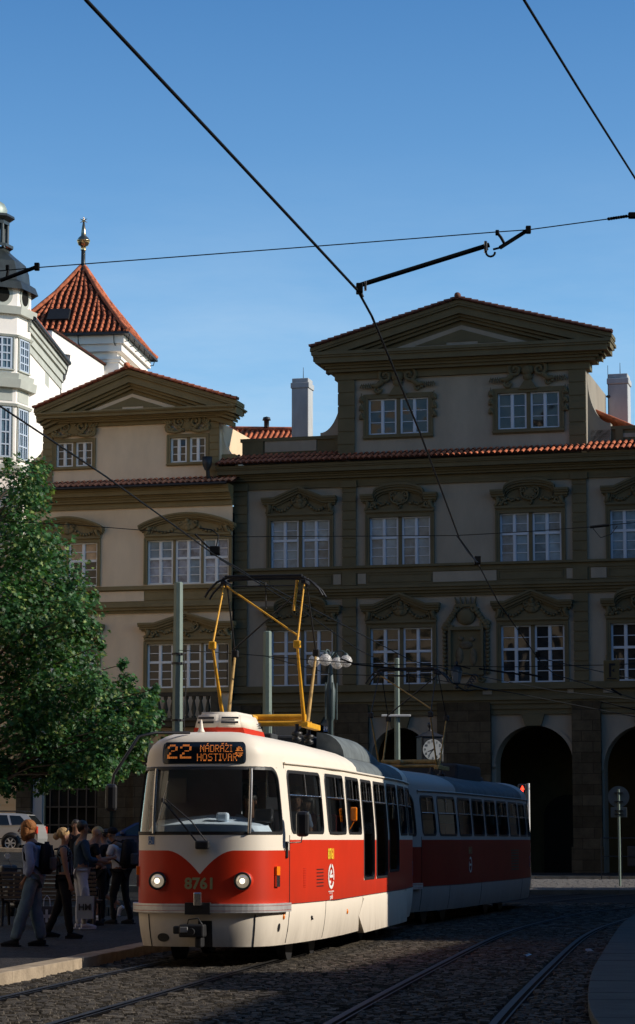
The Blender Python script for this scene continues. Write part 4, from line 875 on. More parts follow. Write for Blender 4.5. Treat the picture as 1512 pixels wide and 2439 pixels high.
# firewall behind, sloping top
F0 = Vector((at(124,785,122).x, 122.0)); F1 = Vector((at(292,905,137).x, 137.0)); z0_, z1_ = at(128,787,122).z, at(290,900,137).z
t = (F1-F0).normalized(); nn = Vector((-t.y,t.x)); c = [F0,F1,F1+nn*.5,F0+nn*.5]
g = MB(); g.add([(p.x,p.y,10) for p in c]+[(p.x,p.y,z) for p,z in zip(c,(z0_,z1_,z1_,z0_))], [(0,3,2,1),(4,5,6,7),(0,1,5,4),(1,2,6,5),(2,3,7,6),(3,0,4,7)]); 
slab(g, Vector((at(96,800,122).x,122.0)), F0, 10, z0_-.1, .5)
g.build('firewall', C, CB)
g = MB(); g.add([(p.x,p.y,z) for p,z in zip([F0-nn*.1,F1-nn*.1,F1+nn*.6,F0+nn*.6],(z0_+.02,z1_+.02,z1_+.02,z0_+.02))]+[(p.x,p.y,z) for p,z in zip([F0-nn*.1,F1-nn*.1,F1+nn*.6,F0+nn*.6],(z0_+.12,z1_+.12,z1_+.12,z0_+.12))], [(0,3,2,1),(4,5,6,7),(0,1,5,4),(1,2,6,5),(2,3,7,6),(3,0,4,7)]); g.build('wall_coping', M['tile_dark'], CB)
# front faces of the turret: windows and round openings on the two visible sides
def turret_face(k, name, fn):
    a = R(-42)+PI/4*k; b_ = a+PI/4; r = rr_*.97/math.cos(PI/8)*.985
    p0, p1 = Vector((tc_.x+r*math.cos(a),tc_.y+r*math.sin(a),0)), Vector((tc_.x+r*math.cos(b_),tc_.y+r*math.sin(b_),0))
    mid = (p0+p1)/2; n = (mid-Vector((tc_.x,tc_.y,0))).normalized(); e = empty('turret_bay', mid, math.atan2(n.y,n.x)+PI/2); e.parent = CB; return e, (p1-p0).length
for k in (6,7,0):
    e, wd = turret_face(k, '', None); hw = wd*.33
    z0,z1 = cz(878), cz(806)
    bb = MB(); surround(bb, -hw, hw, z0, z1, .12, 0, .03); bb.build('window_surround', CT, e) if 0 else None
    g = MB(); surround(g, -hw, hw, z0, z1, .12, 0, .03); g.build('window_surround', CT, e); g = MB(); surround(g, -hw, hw, cz(1088), cz(972), .12, 0, .03); g.build('window_surround', CT, e); g = MB()
    ring = [( .30*math.cos(2*PI*i/20), .36*math.sin(2*PI*i/20)+cz(703)) for i in range(20)]; g.prism([(x*1.55,(z-cz(703))*1.5+cz(703)) for x,z in ring], -.03, -.002); g.build('round_frame', CT, e)
    g = MB(); g.prism(ring, -.06, -.031); g.build('round_opening', M['dark_room'], e)
    for (a_,b_) in ((z0,z1),(cz(1088),cz(972))):
        f = MB(); p = MB(); p.quad((-hw,-.01,a_),(hw,-.01,a_),(hw,-.01,b_),(-hw,-.01,b_))
        for x in (-hw,-.05,hw-.07): f.box(x,x+.08,-.06,-.012,a_,b_)
        for x in (-hw/2,hw/2): f.box(x-.02,x+.02,-.05,-.012,a_,b_)
        for i in range(5): z = a_+(b_-a_)*i/4; f.box(-hw,hw,-.055,-.012,z-.03,z+.03)
        o = f.build('window', M['frame_white'], e); p.build('pane', M['pane_blind_b'], e)
    g = MB(); g.box(-hw*1.15,hw*1.15,-.02,0,cz(955),cz(925)); g.build('relief_panel', CT, e)
g = MB(); ux = at(41,1850,107.2).x; g.box(ux-6,ux,107.2,110,-.5,cz(1500))
zz = 2.0
while zz < cz(1500): g.box(ux-6.02,ux+.02,107.16,107.2,zz,zz+.5); zz += .56
g.build('rusticated_base', M['cream_stone'], CB)
# ------------------------------------------------------------------ tower with pyramid roof
q = at(305,788,132.0); yawt = math.atan2(8.0,1.05)-PI/2; TW = empty('tower', (q.x,q.y,0), yawt, 'white tower with red tiled pyramid roof topped by a gilded ball and star', 'tower')
# local: corner at origin, x to the left negative, y back
Wt, Dt = 7.0, 8.1; ze = q.z; za = at(197,634,136).z; cx, cy = -Wt/2, Dt/2
g = MB(); prof = [(1.0,0),(.86,.045),(.72,.14),(.0,1.0)]
prof = [(1.0,0),(.93,.045),(.845,.125),(.70,.27),(.345,.62),(.03,1.0)]
rings = [[(cx+s*Wt/2*a, cy+t_*Dt/2*a, ze+(za-ze)*b) for s,t_ in ((1,-1),(1,1),(-1,1),(-1,-1))] for a,b in prof]
vs = [p for r_ in rings for p in r_]; g.add(vs, [(i*4+k,i*4+(k+1)%4,(i+1)*4+(k+1)%4,(i+1)*4+k) for i in range(len(prof)-1) for k in range(4)], 1)
# tile columns on each face
def lerp3(a,b,t): return tuple(a[i]+(b[i]-a[i])*t for i in range(3))
for k in (0,3):
    if k == 3: n = 20
    else: n = 30
    A_, B_ = [r_[k] for r_ in rings], [r_[(k+1)%4] for r_ in rings]
    base = Vector(B_[0])-Vector(A_[0])
    for j in range(n):
        f = (j+.5)/n; x = (f-.5)*2      # along eave -1..1
        pts = []
        for i in range(len(prof)):
            a, b = prof[i]
            if abs(x) <= a+1e-6:
                p = lerp3(A_[i], B_[i], (x/a+1)/2); pts.append(p)
            else:
                a0,b0 = prof[i-1]; t = (a0-abs(x))/(a0-a); 
                pa, pb_ = lerp3(A_[i-1], B_[i-1], (x/a0+1)/2), lerp3(A_[i], B_[i], 0 if x<0 else 1); pts.append(lerp3(pa,pb_,t)); break
        if len(pts)<2: continue
        # split in courses so each tile shows a step
        P = [Vector(p) for p in pts]; tot = [0]
        for i in range(1,len(P)): tot.append(tot[-1]+(P[i]-P[i-1]).length)
        s = 0; 
        def at_s(s):
            for i in range(1,len(P)):
                if tot[i]>=s: return P[i-1].lerp(P[i], (s-tot[i-1])/(tot[i]-tot[i-1]+1e-9))
            return P[-1]
        while s < tot[-1]-.08: e = min(s+.46,tot[-1]); g.path([at_s(s)+Vector((0,0,.02)), at_s(e)+Vector((0,0,.0))], [.105,.070], 6, 0, True); s += .40
for k in range(4):
    P = [Vector(r_[k])+Vector((0,0,.07)) for r_ in rings]
    g.path(P, .13, 6, 0)
g.build('roof', [M['tile'], M['tile_dark']], TW)
g = MB(); e_ = [(cx-Wt/2,cx+Wt/2,cy-Dt/2,cy+Dt/2)][0]; g.box(e_[0]-.05,e_[1]+.05,e_[2]-.05,e_[3]+.05,ze-.14,ze-.02); g.build('eave_gutter', M['iron'], TW)
g = MB(); ins = .75; g.box(e_[0]+ins,e_[1]-ins,e_[2]+ins,e_[3]-ins,8,ze-.14)
for a,b,o in ((.14,.6,.45),(.6,1.0,.3),(1.3,1.45,.28),(1.45,1.6,.2),(1.6,1.72,.1)): g.box(e_[0]+ins-o,e_[1]-ins+o,e_[2]+ins-o,e_[3]-ins+o,ze-b,ze-a)
g.box(e_[1]-ins-.8,e_[1]-ins+.12,e_[2]+ins-.12,e_[2]+ins+.8,8,ze-1.72); g.box(e_[1]-ins-.8,e_[1]-ins+.12,e_[3]-ins-.8,e_[3]-ins+.12,8,ze-1.72)
g.build('wall', M['church'], TW)
g = MB()
for i in range(6):
    y = e_[2]+.5+i*(Dt-1)/5; g.path([(e_[1],y,ze-.05),(e_[1]-.1,y,ze-.45),(e_[1]-.55,y,ze-.5)],.03,5)
for i in range(3): x = e_[0]+2.2+i*2; g.path([(x,e_[2],ze-.1),(x,e_[2]+.1,ze-.6),(x,e_[2]+.5,ze-.7)],.03,5)
g.build('gutter_bracket', M['iron'], TW)
g = MB(); p0 = lerp3(lerp3(rings[3][3],rings[3][0],.38), lerp3(rings[2][3],rings[2][0],.38), .5); 
hx, hy, hz = p0; g.add([(hx-.62,hy-.05,hz-.05),(hx+.62,hy-.05,hz-.05),(hx+.62,hy+.42,hz+.62),(hx-.55,hy+.42,hz+.62),(hx-.62,hy-.20,hz+.05),(hx+.62,hy-.20,hz+.05),(hx+.62,hy+.25,hz+.72),(hx-.55,hy+.25,hz+.72)], [(0,3,2,1),(4,5,6,7),(0,1,5,4),(1,2,6,5),(2,3,7,6),(3,0,4,7)]); g.build('roof_hatch', M['iron'], TW)
H = za; k_ = (at(197,515,136).z-za)
g = MB(); g.lathe([(.28,-.25),(.2,.1),(.13,.25),(.12,k_*.42),(.0,k_*.42)], (cx,cy,H), 10); g.build('spire_base', M['copper'], TW)
g = MB(); g.lathe([(.16,k_*.36),(.14,k_*.43),(.28,k_*.46),(.36,k_*.52),(.36,k_*.545),(.39,k_*.55),(.36,k_*.56),(.28,k_*.61),(.15,k_*.65),(.14,k_*.72),(.05,k_*.93),(0,k_*.93)], (cx,cy,H), 14)
for i in range(6): a = i*PI/3; g.tube((cx,cy,H+k_*.955),(cx+.24*math.sin(a),cy,H+k_*.955+.24*math.cos(a)),.05,.01,5)
g.build('gilded_finial', M['gold'], TW)
# small tiled gable of a neighbouring roof left of the house
g = MB(); n_ = empty('neighbour_cornice', (0,0,0), 0)
col.objects.unlink(n_)
mat('wall_mid', (.42,.33,.23), .9)
# unseen blocks around the square, heights set to shade, bounce and dim light
def block(name, x0, x1, y0, y1, prof, m, label, wins=True):
    e = empty(name, (0,0,0), 0, label, 'building'); g = MB()
    for (ya, za_), (yb, zb_) in zip(prof[:-1], prof[1:]):
        g.add([(x0,ya,-.2),(x1,ya,-.2),(x1,yb,-.2),(x0,yb,-.2),(x0,ya,za_),(x1,ya,za_),(x1,yb,zb_),(x0,yb,zb_)], [(0,3,2,1),(4,5,6,7),(0,1,5,4),(1,2,6,5),(2,3,7,6),(3,0,4,7)])
    g.build('wall', m, e)
    return e
XB = 20.0; TA = math.tan(EL)/math.cos(AZ)
def Hs(xs): return (XB-xs)*TA
sh = lambda y: y-math.tan(-AZ)*(XB-0)     # y on the block for a shadow falling near x=0
prof = [(-6,Hs(-7)),(sh(17),Hs(-2.4)),(sh(22),Hs(-1.25)),(sh(26.5),Hs(-.5)),(sh(26.8),Hs(-1.45)),(sh(30.2),Hs(-1.5)),(sh(30.6),Hs(.1)),(sh(36),Hs(1.4)),(sh(39.8),Hs(2.3)),(sh(40.0),Hs(2.3)),(sh(40.3),15.4),(sh(60),15.2),(sh(61),11.6),(sh(70.6),11.4),(sh(71),7.6),(sh(73.6),7.6)]
BR = block('street_block', XB, XB+10, 0, 0, prof, M['wall_r'], 'tall street front on the right whose stepped roofline shades the road')
block('opposite_block', -70, 60, -30, -14, [(-30,36),(-14,36)], M['stone'], 'unseen row of tall houses behind the viewer, added to cut sky light')  # unseen; height and dark stone chosen to dim ambient light and reflections
block('corner_block', 24, 60, 84, 120, [(84,19),(120,19)], M['wall_r'], 'unseen house row added at the far right corner to block the sky')  # added so the rear tram side mirrors no bright sky
block('left_block', -46, -30, 10, 95, [(10,30),(96,30)], M['wall_mid'], 'unseen row of houses added on the left to bounce sunlight')  # added to bounce warm light onto the facades, raised to dim the sky
# ------------------------------------------------------------------ trams
DOT = {'2':(5,14,17,1,6,8,16,31),'N':(5,17,25,21,21,19,17,17),'A':(5,14,17,17,31,17,17,17),'D':(5,30,17,17,17,17,17,30),'R':(5,30,17,17,30,20,18,17),'Z':(5,31,1,2,4,8,16,31),
'I':(3,7,2,2,2,2,2,7),'H':(5,17,17,17,31,17,17,17),'O':(5,14,17,17,17,17,17,14),'S':(5,15,16,16,14,1,1,30),'T':(5,31,4,4,4,4,4,4),'V':(5,17,17,17,17,17,10,4)}
def dotrows(ch):
    n = DOT[ch][0]; return [[(r >> (n-1-c)) & 1 for c in range(n)] for r in DOT[ch][1:]]
ZB, ZG, ZR = 1.62, 2.63, 3.03     # belt, gutter, roof
class Tram:
    LEN = 14.0
    def __init__(s, zg=ZG, zr=ZR, zlow=.79, nosew=.98):
        s.zg, s.zr, s.zlow = zg, zr, zlow
        # half plan curve (right side) from the nose centre round to the tail centre
        P = [(0,0),(.25,.006),(.45,.03),(.62,.09),(.77,.205),(.875,.38),(.945,.62),(1.0,.95),(1.085,1.6),(1.19,2.75),(1.25,3.9),(1.25,7),(1.25,10.2),(1.22,11.4),(1.14,12.9),(1.08,13.45),(.98,13.78),(.8,13.94),(.4,14.0),(0,14.0)]
        V = [Vector((x,y,0)) for x,y in P]; V = [Vector((-V[1].x,V[1].y,0))]+V+[Vector((-V[-2].x,V[-2].y,0))]; pts=[]
        for i in range(1,len(V)-2):
            for k in range(6):
                t=k/6; a,b,c,d=V[i-1:i+3]; pts.append(.5*((2*b)+(c-a)*t+(2*a-5*b+4*c-d)*t*t+(3*b-a-3*c+d)*t**3))
        pts.append(V[-2]); s.pts=pts; s.d=[0]
        for i in range(1,len(pts)): s.d.append(s.d[-1]+(pts[i]-pts[i-1]).length)
        s.S = s.d[-1]
    def plan(s, q):
        sg = -1 if q < 0 else 1; q = min(abs(q), s.S-1e-4); lo, hi = 0, len(s.d)-1
        while hi-lo > 1:
            m = (lo+hi)//2
            if s.d[m] <= q: lo = m
            else: hi = m
        t = (q-s.d[lo])/(s.d[hi]-s.d[lo]); p = s.pts[lo].lerp(s.pts[hi], t); tn = (s.pts[min(hi+1,len(s.pts)-1)]-s.pts[max(lo-1,0)]).normalized()
        return Vector((sg*p.x, p.y, 0)), Vector((sg*tn.y, -tn.x, 0))
    def s_of_y(s, y):       # arc position on the long side for a y station
        for i in range(1,len(s.pts)):
            if s.pts[i].y >= y: t=(y-s.pts[i-1].y)/(s.pts[i].y-s.pts[i-1].y+1e-9); return s.d[i-1]+t*(s.d[i]-s.d[i-1])
        return s.S
    def ends(s, q):          # 1 at the nose/tail, 0 on the sides
        p, n = s.plan(q); return abs(n.y)**.7
    def P(s, q, z, off=0):
        p, n = s.plan(q); e = s.ends(q); nose = 1 if p.y < 7 else 1
        if z < .79: ins = .06*((.79-z)/.5)**2
        elif z <= 1.69: ins = 0
        elif z <= s.zg+1e-6: ins = (.075+.07*e)*((z-1.69)/(s.zg-1.69))**1.2
        else: ins = .075+.07*e
        p = p - n*(ins-off)
        if z > s.zg:
            f = min(1, (z-s.zg)/(s.zr-s.zg)); ex = 2.0+1.9*e; t = 1-max(0,(1-f**ex))**(1/ex)
            c = Vector((0, min(max(p.y,1.25),12.75), 0)); p = p+(c-p)*t
        return Vector((p.x, p.y, z + (off*.6 if z>s.zg else 0)))
def tpatch(T, mb, s0, s1, z0, z1, off, m=0, step=.08, zstep=.3, smooth=True, both=False):
    n = max(1, int(abs(s1-s0)/step+.99)); k = max(1, int((z1-z0)/zstep+.99)); vs = [T.P(s0+(s1-s0)*i/n, z0+(z1-z0)*j/k, off) for j in range(k+1) for i in range(n+1)]
    mb.add(vs, [(j*(n+1)+i, j*(n+1)+i+1, (j+1)*(n+1)+i+1, (j+1)*(n+1)+i) for j in range(k) for i in range(n)], m, smooth)
def rrect(s0,s1,z0,z1,r,n=6,rb=None):
    """loop of rounded rectangle in (s,z)"""
    rb = r if rb is None else rb; out=[]
    for cx,cz_,rr,a0 in ((s1-r,z1-r,r,0),(s0+r,z1-r,r,PI/2),(s0+rb,z0+rb,rb,PI),(s1-rb,z0+rb,rb,3*PI/2)):
        for i in range(n+1): a=a0+PI/2*i/n; out.append((cx+rr*math.cos(a), cz_+rr*math.sin(a)))
    return out
def dens(loop, step=.07):
    out=[]
    for i,(a,b) in enumerate(loop):
        c,d = loop[(i+1)%len(loop)]; L_=math.hypot(c-a,d-b); n=max(1,int(L_/step+.5)) if L_>1e-6 else 0
        for k in range(n): out.append((a+(c-a)*k/n, b+(d-b)*k/n))
    return out
def ring(T, mb, inner, outer, o0, o1, m=0, smooth=False):
    n=len(inner); vs=[T.P(a,b,o0) for a,b in inner]+[T.P(a,b,o1) for a,b in outer]
    mb.add(vs, [(i,(i+1)%n,(i+1)%n+n,i+n) for i in range(n)], m, smooth)
def torect(loop, s0,s1,z0,z1):
    """project loop points outward onto the enclosing rectangle"""
    cx,cz_=(s0+s1)/2,(z0+z1)/2; out=[]
    for a,b in loop:
        dx,dz=(a-cx)/((s1-s0)/2),(b-cz_)/((z1-z0)/2); k=max(abs(dx),abs(dz)); out.append((cx+(a-cx)/k, cz_+(b-cz_)/k))
    return out
def scale(loop, d):
    s0=min(a for a,b in loop); s1=max(a for a,b in loop); z0=min(b for a,b in loop); z1=max(b for a,b in loop); cx,cz_=(s0+s1)/2,(z0+z1)/2
    return [(cx+(a-cx)*(1+2*d/(s1-s0)), cz_+(b-cz_)*(1+2*d/(z1-z0))) for a,b in loop]
def make_tram(name, label, loc, yaw, T, first, pant_top):
    root = empty(name, (loc[0],loc[1],0), yaw, label, 'tram', 'two coupled trams')
    sy = T.s_of_y; zg, zr, zl = T.zg, T.zr, T.zlow
    WB, WT = 1.70, zg-.10
    sw = 1.34             # windscreen half arc
    seam = sy(.93)
    if first: ywin = [(1.02,2.66,WB),(2.93,4.27,WB),(4.47,5.83,WB),(6.03,7.22,1.02),(7.42,8.77,1.02),(8.97,10.22,1.10),(10.42,11.72,WB),(11.92,13.05,WB)]
    else: ywin = [(1.02,1.85,WB),(2.05,3.35,WB),(3.55,4.85,WB),(5.05,6.35,WB),(6.55,7.85,WB),(8.05,9.35,WB),(9.55,10.85,WB),(11.05,12.3,WB),(12.5,13.2,WB)]
    openings = [(-sw, sw, WB-.01, WT+.02, .20, .07)] + [(sy(a), sy(b), c, WT, .10, .10) for a,b,c in ywin]
    yl = [(1.6,2.9),(4.4,5.75),(5.95,7.3),(9,10.3)] if first else [(1.6,2.9),(3.1,4.4),(4.6,5.9),(6.1,7.4),(7.6,8.9),(9.1,10.4)]
    openings += [(-sy(b), -sy(a), WB, WT, .10, .10) for a,b in yl] + [(T.S-1.05, T.S+0.0, WB, WT, .12, .12)]
    # --- body shell
    g = MB(); brk = sorted({-T.S, T.S, -seam, seam, 0, *[o[0] for o in openings], *[min(o[1],T.S) for o in openings], *[i*.06 for i in range(-30,31)], *[sy(y) for y in (1.3,1.7,2.2,2.75,11.4,12,12.9)], *[T.S-i*.08 for i in range(18)], *[-T.S+i*.08 for i in range(18)]})
    brk = [b for i,b in enumerate(brk) if i==0 or b-brk[i-1]>.004]
    def inop(s_, z_): return any(o[0]<s_<o[1] and o[2]<z_<o[3] for o in openings)
    def ztop(q):           # top of the red on the front
        p,_ = T.plan(q); x = abs(p.x); return 1.485-.30*max(0,1-x/.43)**1.75
    zlev = sorted({.27,.40,.55,.69,zl,WB-.01,WB,WT,WT+.02,zg,1.02,1.10,1.3})
    for a,b in zip(brk[:-1],brk[1:]):
        mid=(a+b)/2; pm,_=T.plan(mid); front = abs(mid) < seam
        top = (ztop(a),ztop(b)) if front else (ZB,ZB)
        lv=[(z,z) for z in zlev if z < min(top)-.01]+[top]+[(z,z) for z in zlev if z > max(top)+.01]
        for (z0a,z0b),(z1a,z1b) in zip(lv[:-1],lv[1:]):
            zc_=(z0a+z0b+z1a+z1b)/4
            if inop(mid, zc_): continue
            mm = 0 if zc_ > (top[0]+top[1])/2 or zc_ < zl-.001 else 1
            g.add([T.P(a,z0a),T.P(b,z0b),T.P(b,z1b),T.P(a,z1a)],[(0,1,2,3)],mm,True)
        # roof strips
        fr_s=[0,.18,.36,.54,.70,.82,.90,.955,.985,1]
        for f0,f1 in zip(fr_s[:-1],fr_s[1:]):
            z0,z1=zg+(zr-zg)*f0,zg+(zr-zg)*f1; y=pm.y
            grey = (f0>=.82 and y>2.4) or (5.2<y<11.6 and f0>=.0) if first else (3.8<y<12.0 and f0>=.0) or (f0>=.9 and 2<y<13)
            g.add([T.P(a,z0),T.P(b,z0),T.P(b,z1),T.P(a,z1)],[(0,1,2,3)],2 if grey else 0,True)
    for (s0,s1,z0,z1,r,rb) in openings:
        e = min(s1,T.S) if s1 > T.S-.2 else s1; lp = dens(rrect(s0,e,z0,z1,r,8,rb)) ; ot = torect(lp,s0,e,z0,z1)
        ring(T, g, lp, ot, 0, 0, 0)
    # underside and inner reveal
    body = recalc(g.build('body', [M['cream' if first else 'cream_shaded'],M['red' if first else 'red_shaded'],M['roof_grey']], root), True)
    # --- trims: gutter, seams, belt line
    g = MB(); 
    for s0,s1 in ((seam, T.S-.9), (-T.S+.9,-seam)):
        n=80; g.path([T.P(s0+(s1-s0)*i/n, zg-.01, .018) for i in range(n+1)], .016, 5)
    g.build('rain_gutter', M['cream' if first else 'cream_shaded'], root)
    g = MB()
    for q in (seam, -seam): 
        for za,zb_ in ((.29,WB-.02),(WT+.02,zg)): g.path([T.P(q, za+(zb_-za)*i/8, .002) for i in range(9)], .006, 4)
    for q in (sy(2.75), sy(5.9), sy(11.3)): g.path([T.P(q, .29+(zl-.29)*i/4, .001) for i in range(5)], .004, 4)
    n=60; g.path([T.P(seam+(T.S-.9-seam)*i/n, zl, .002) for i in range(n+1)], .005, 4)
    if first:
        for q in (-.72,.72): g.path([T.P(q, .27+(.68-.27)*i/6, .003) for i in range(7)], .007, 4)
    g.build('panel_joint', M['black'], root)
    # --- skirt flare on the low floor middle section
    if first:
        g = MB(); a,b = sy(5.95), sy(11.35); n=16
        A=[T.P(a+(b-a)*i/n,.76,.012) for i in range(n+1)]; Bq=[T.P(a+(b-a)*i/n,.24,.085) for i in range(n+1)]; C_=[T.P(a+(b-a)*i/n,.24,-.02) for i in range(n+1)]
        for i in range(n): g.quad(A[i],A[i+1],Bq[i+1],Bq[i]); g.quad(Bq[i],Bq[i+1],C_[i+1],C_[i])
        g.add([A[0],Bq[0],C_[0],T.P(a-.35,.5,.003)],[(0,1,2,3)]); g.add([A[-1],Bq[-1],C_[-1]],[(0,1,2)])
        g.build('skirt_panel', M['cream'], root)
    # --- side windows
    for (s0,s1,z0,z1,r,rb) in openings[1:]:
        e = min(s1,T.S) if s1 > T.S-.2 else s1; f = MB(); lp = dens(rrect(s0,e,z0,z1,r,8,rb)); inn = scale(lp,-.032)
        ring(T,f,lp,inn,.008,.010,0); ring(T,f,scale(lp,.008),lp,-.002,.008,0); ring(T,f,inn,inn,.010,-.03,0)
        if s0 > 0 and s1 < T.S-.3:
            zt = z1-.33; mid=(s0+s1)/2
            f.path([T.P(s0+.03+(s1-s0-.06)*i/6, zt, .0) for i in range(7)], .014, 5, 1)
            if (s1-s0)>.7: f.path([T.P(mid, zt+(z1-.03-zt)*i/3, -.0) for i in range(4)], .010, 5, 1)
            lp2 = dens(rrect(s0+.035,e-.035,zt,z1-.035,.06,5,.01)); f.path([T.P(a,b,.0) for a,b in lp2]+[T.P(*lp2[0],.0)], .009, 4, 1)
        o = f.build('window', [M['rubber'],M['steel']], root); p = MB(); tpatch(T,p,s0+.02,e-.02,z0+.02,z1-.02,-.014,0,.15,.5); p.build('pane', M['glass_side'], o)
    # --- windscreen
    f = MB(); lp = dens(rrect(-sw,sw,WB-.01,WT+.02,.20,10,.07),.05); inn = scale(lp,-.035); ring(T,f,lp,inn,.008,.012,0); ring(T,f,inn,inn,.012,-.03,0); ring(T,f,scale(lp,.01),lp,-.002,.008,0)
    ws = f.build('windscreen', M['rubber'], root); p = MB(); tpatch(T,p,-sw+.02,sw-.02,WB+.01,WT,-.012,0,.05,.2); p.build('pane', M['glass'], ws)
    for q,t_ in ((-.66,-.06),(.66,.06)): p = MB(); p.path([T.P(q-t_*0.5+t_*i/8*1.2, WB+(WT-WB)*i/8, .012) for i in range(9)], .026, 6); p.build('pillar', M['steel'], ws)
    # --- interior
    g = MB(); outl = [T.plan(-T.S+.3+(2*T.S-.6)*i/60)[0] for i in range(61)]
    g.add([(p_.x*.94,p_.y*.985+.1,.92) for p_ in outl],[tuple(range(61))]); g.add([(p_.x*.86,p_.y*.975+.17,zg-.04) for p_ in outl],[tuple(range(60,-1,-1))]); g.build('interior_floor_and_ceiling', M['interior'], root)
    g = MB(); g.box(-1.05,.15,2.0,2.06,.93,zg-.05); g.box(.35,1.08,1.95,2.0,.93,2.0); g.build('cab_partition', M['interior_light'], root)
    # dashboard
    g = MB(); n=20; row=[]
    A=[T.P(-1.28+2.56*i/n,1.60,-.05) for i in range(n+1)]; Bq=[T.P(-1.25+2.5*i/n,1.80,-.16) for i in range(n+1)]; C_=[Vector((p_.x*.95,.80,1.95-.10*abs(p_.x))) for p_ in Bq]; D_=[Vector((p_.x*.95,.84,1.0)) for p_ in Bq]
    for i in range(n): g.add([A[i],A[i+1],Bq[i+1],Bq[i]],[(0,1,2,3)],0,True); g.add([Bq[i],Bq[i+1],C_[i+1],C_[i]],[(0,1,2,3)],0,True); g.add([C_[i],C_[i+1],D_[i+1],D_[i]],[(0,1,2,3)])
    g.bbox(.12,.28,.40,.52,1.86,1.97,.03); g.bbox(.60,.84,.52,.68,1.84,2.02,.02,1)
    g.build('dashboard', [M['dash'],M['black']], root)
    if first:
        g = MB(); g.box(.60,.86,1.4,1.45,2.02,2.18); g.build('notice', M['paper'], root); g = MB(); g.box(-.85,-.60,1.92,1.95,2.12,2.45); g.box(-.74,-.62,1.0,1.02,1.86,2.1); g.build('notice', M['paper'], root)
        for x in (-.9,-.2,.45):
            g = MB(); g.tube((x,2.3,.93),(x,2.3,zg-.06),.018,n=6); g.build('handrail', M['steel'], root)
        for yy in (2.3,4.1,5.3,11.2,12.2):
            for x in (.85,-.85):
                g = MB(); g.bbox(x-.22,x+.22,yy,yy+.42,1.28,1.36,.03); g.bbox(x-.22,x+.22,yy+.38,yy+.44,1.33,1.98,.04); g.tube((x,yy+.2,.92),(x,yy+.2,1.3),.04,n=8); g.build('passenger_seat', M['seat_red'], root)
    else:
        for yy in (2.6,4.0,5.4,6.8,8.2,9.6,11.0):
            g = MB(); g.bbox(.62,1.06,yy,yy+.42,1.28,1.36,.03); g.bbox(.62,1.06,yy+.38,yy+.44,1.33,1.95,.04); g.tube((.85,yy+.2,.92),(.85,yy+.2,1.3),.04,n=8); g.build('passenger_seat', M['seat_red'], root)
    # --- bumper
    g = MB(); n=44; q=1.47; cs=[(0,.69),(.06,.695),(.07,.735),(.065,.775),(.07,.81),(.0,.815)]
    zt=lambda z: z
    for h0,h1,mm in ((.70,.722,0),(.722,.728,1),(.728,.782,0),(.782,.788,1),(.788,.812,0)):
        rows=[[T.P(-q+2*q*i/n, z, o_) for i in range(n+1)] for z,o_ in ((h0,.070 if mm==0 else .066),(h1,.070 if mm==0 else .066))]
        for i in range(n): g.add([rows[0][i],rows[0][i+1],rows[1][i+1],rows[1][i]],[(0,1,2,3)],mm,True)
    for z,fl_ in ((.70,0),(.812,0)):
        a_=[T.P(-q+2*q*i/n,z,.070) for i in range(n+1)]; b_=[T.P(-q+2*q*i/n,z,.0) for i in range(n+1)]
        for i in range(n): g.quad(a_[i],a_[i+1],b_[i+1],b_[i],0)
    for sg in (-1,1): g.quad(T.P(sg*q,.70,0),T.P(sg*q,.70,.070),T.P(sg*q,.812,.070),T.P(sg*q,.812,0),0)
    g.build('bumper', [M['bumper_alu'],M['red']], root)
    # --- headlights
    for sx_ in (-.56,.56):
        c = T.P(sx_,1.10,0); nrm = Vector((0,-1,0))
        h = MB(); h.lathe([(.12,-.10),(.12,.02),(.112,.055),(.09,.06),(.09,.04)], (0,0,0), 28, 0)
        o = h.build('headlight', M['red'] if 0 else M['red'], root); o.location = c; o.rotation_euler = (PI/2,0,0)
        r_ = MB(); r_.lathe([(.114,.052),(.115,.066),(.088,.07),(.086,.05)], (0,0,0), 28, 0); r_.build('rim', M['black'], o)
        l = MB(); l.lathe([(.088,.052),(.076,.066),(.045,.076),(0,.08)], (0,0,0), 24, 0); l.build('lens', M['lens'], o); l = MB(); l.lathe([(.036,.076),(.028,.086),(0,.088)], (0,0,0), 14, 0); l.build('bulb', M['lamp_on'], o)
    # --- small front fittings
    if first:
        M4 = Matrix.Identity(4)
        nb = text('8761', .205, M['num_yellow'], 'fleet_number', root, Matrix.Identity(4), .0, .007)
        for v in nb.data.vertices: v.co = T.P(v.co.x*.97, 1.062+v.co.y*.95, .006)
        # wheelchair sticker
        g = MB(); tpatch(T,g,-.735,-.63,1.56,1.665,.004); st = g.build('wheelchair_sign', M['blue_sign'], root)
        g = MB(); P2=lambda a,b: T.P(-.683+a, 1.61+b, .009)
        g.path([P2(-.01,.03),P2(-.01,-.002),(P2(.015,-.004)),P2(.03,-.032)], .004, 4); g.path([P2(-.014+.026*math.cos(a),-.016+.024*math.sin(a)) for a in [PI*.6+i*PI*1.3/10 for i in range(11)]], .0035, 4); g.ell(P2(-.01,.039),.007,.004,.007,6,4); g.build('symbol', M['sign_white'], st)
        # turn signals
        for sg in (1,-1):
            q0 = sg*1.12; g = MB(); tpatch(T,g,q0-.045,q0+.045,1.17,1.28,.035,0); tpatch(T,g,q0-.045,q0+.045,1.02,1.165,.03,1)
            for a,b in ((1.17,1.28),(1.02,1.165)): lp=[(q0-.045,a),(q0+.045,a),(q0+.045,b),(q0-.045,b)]; ring(T,g,lp,lp,.033,0,0 if a>1.1 else 1)
            g.build('turn_signal', [M['orange'],M['steel']], root)
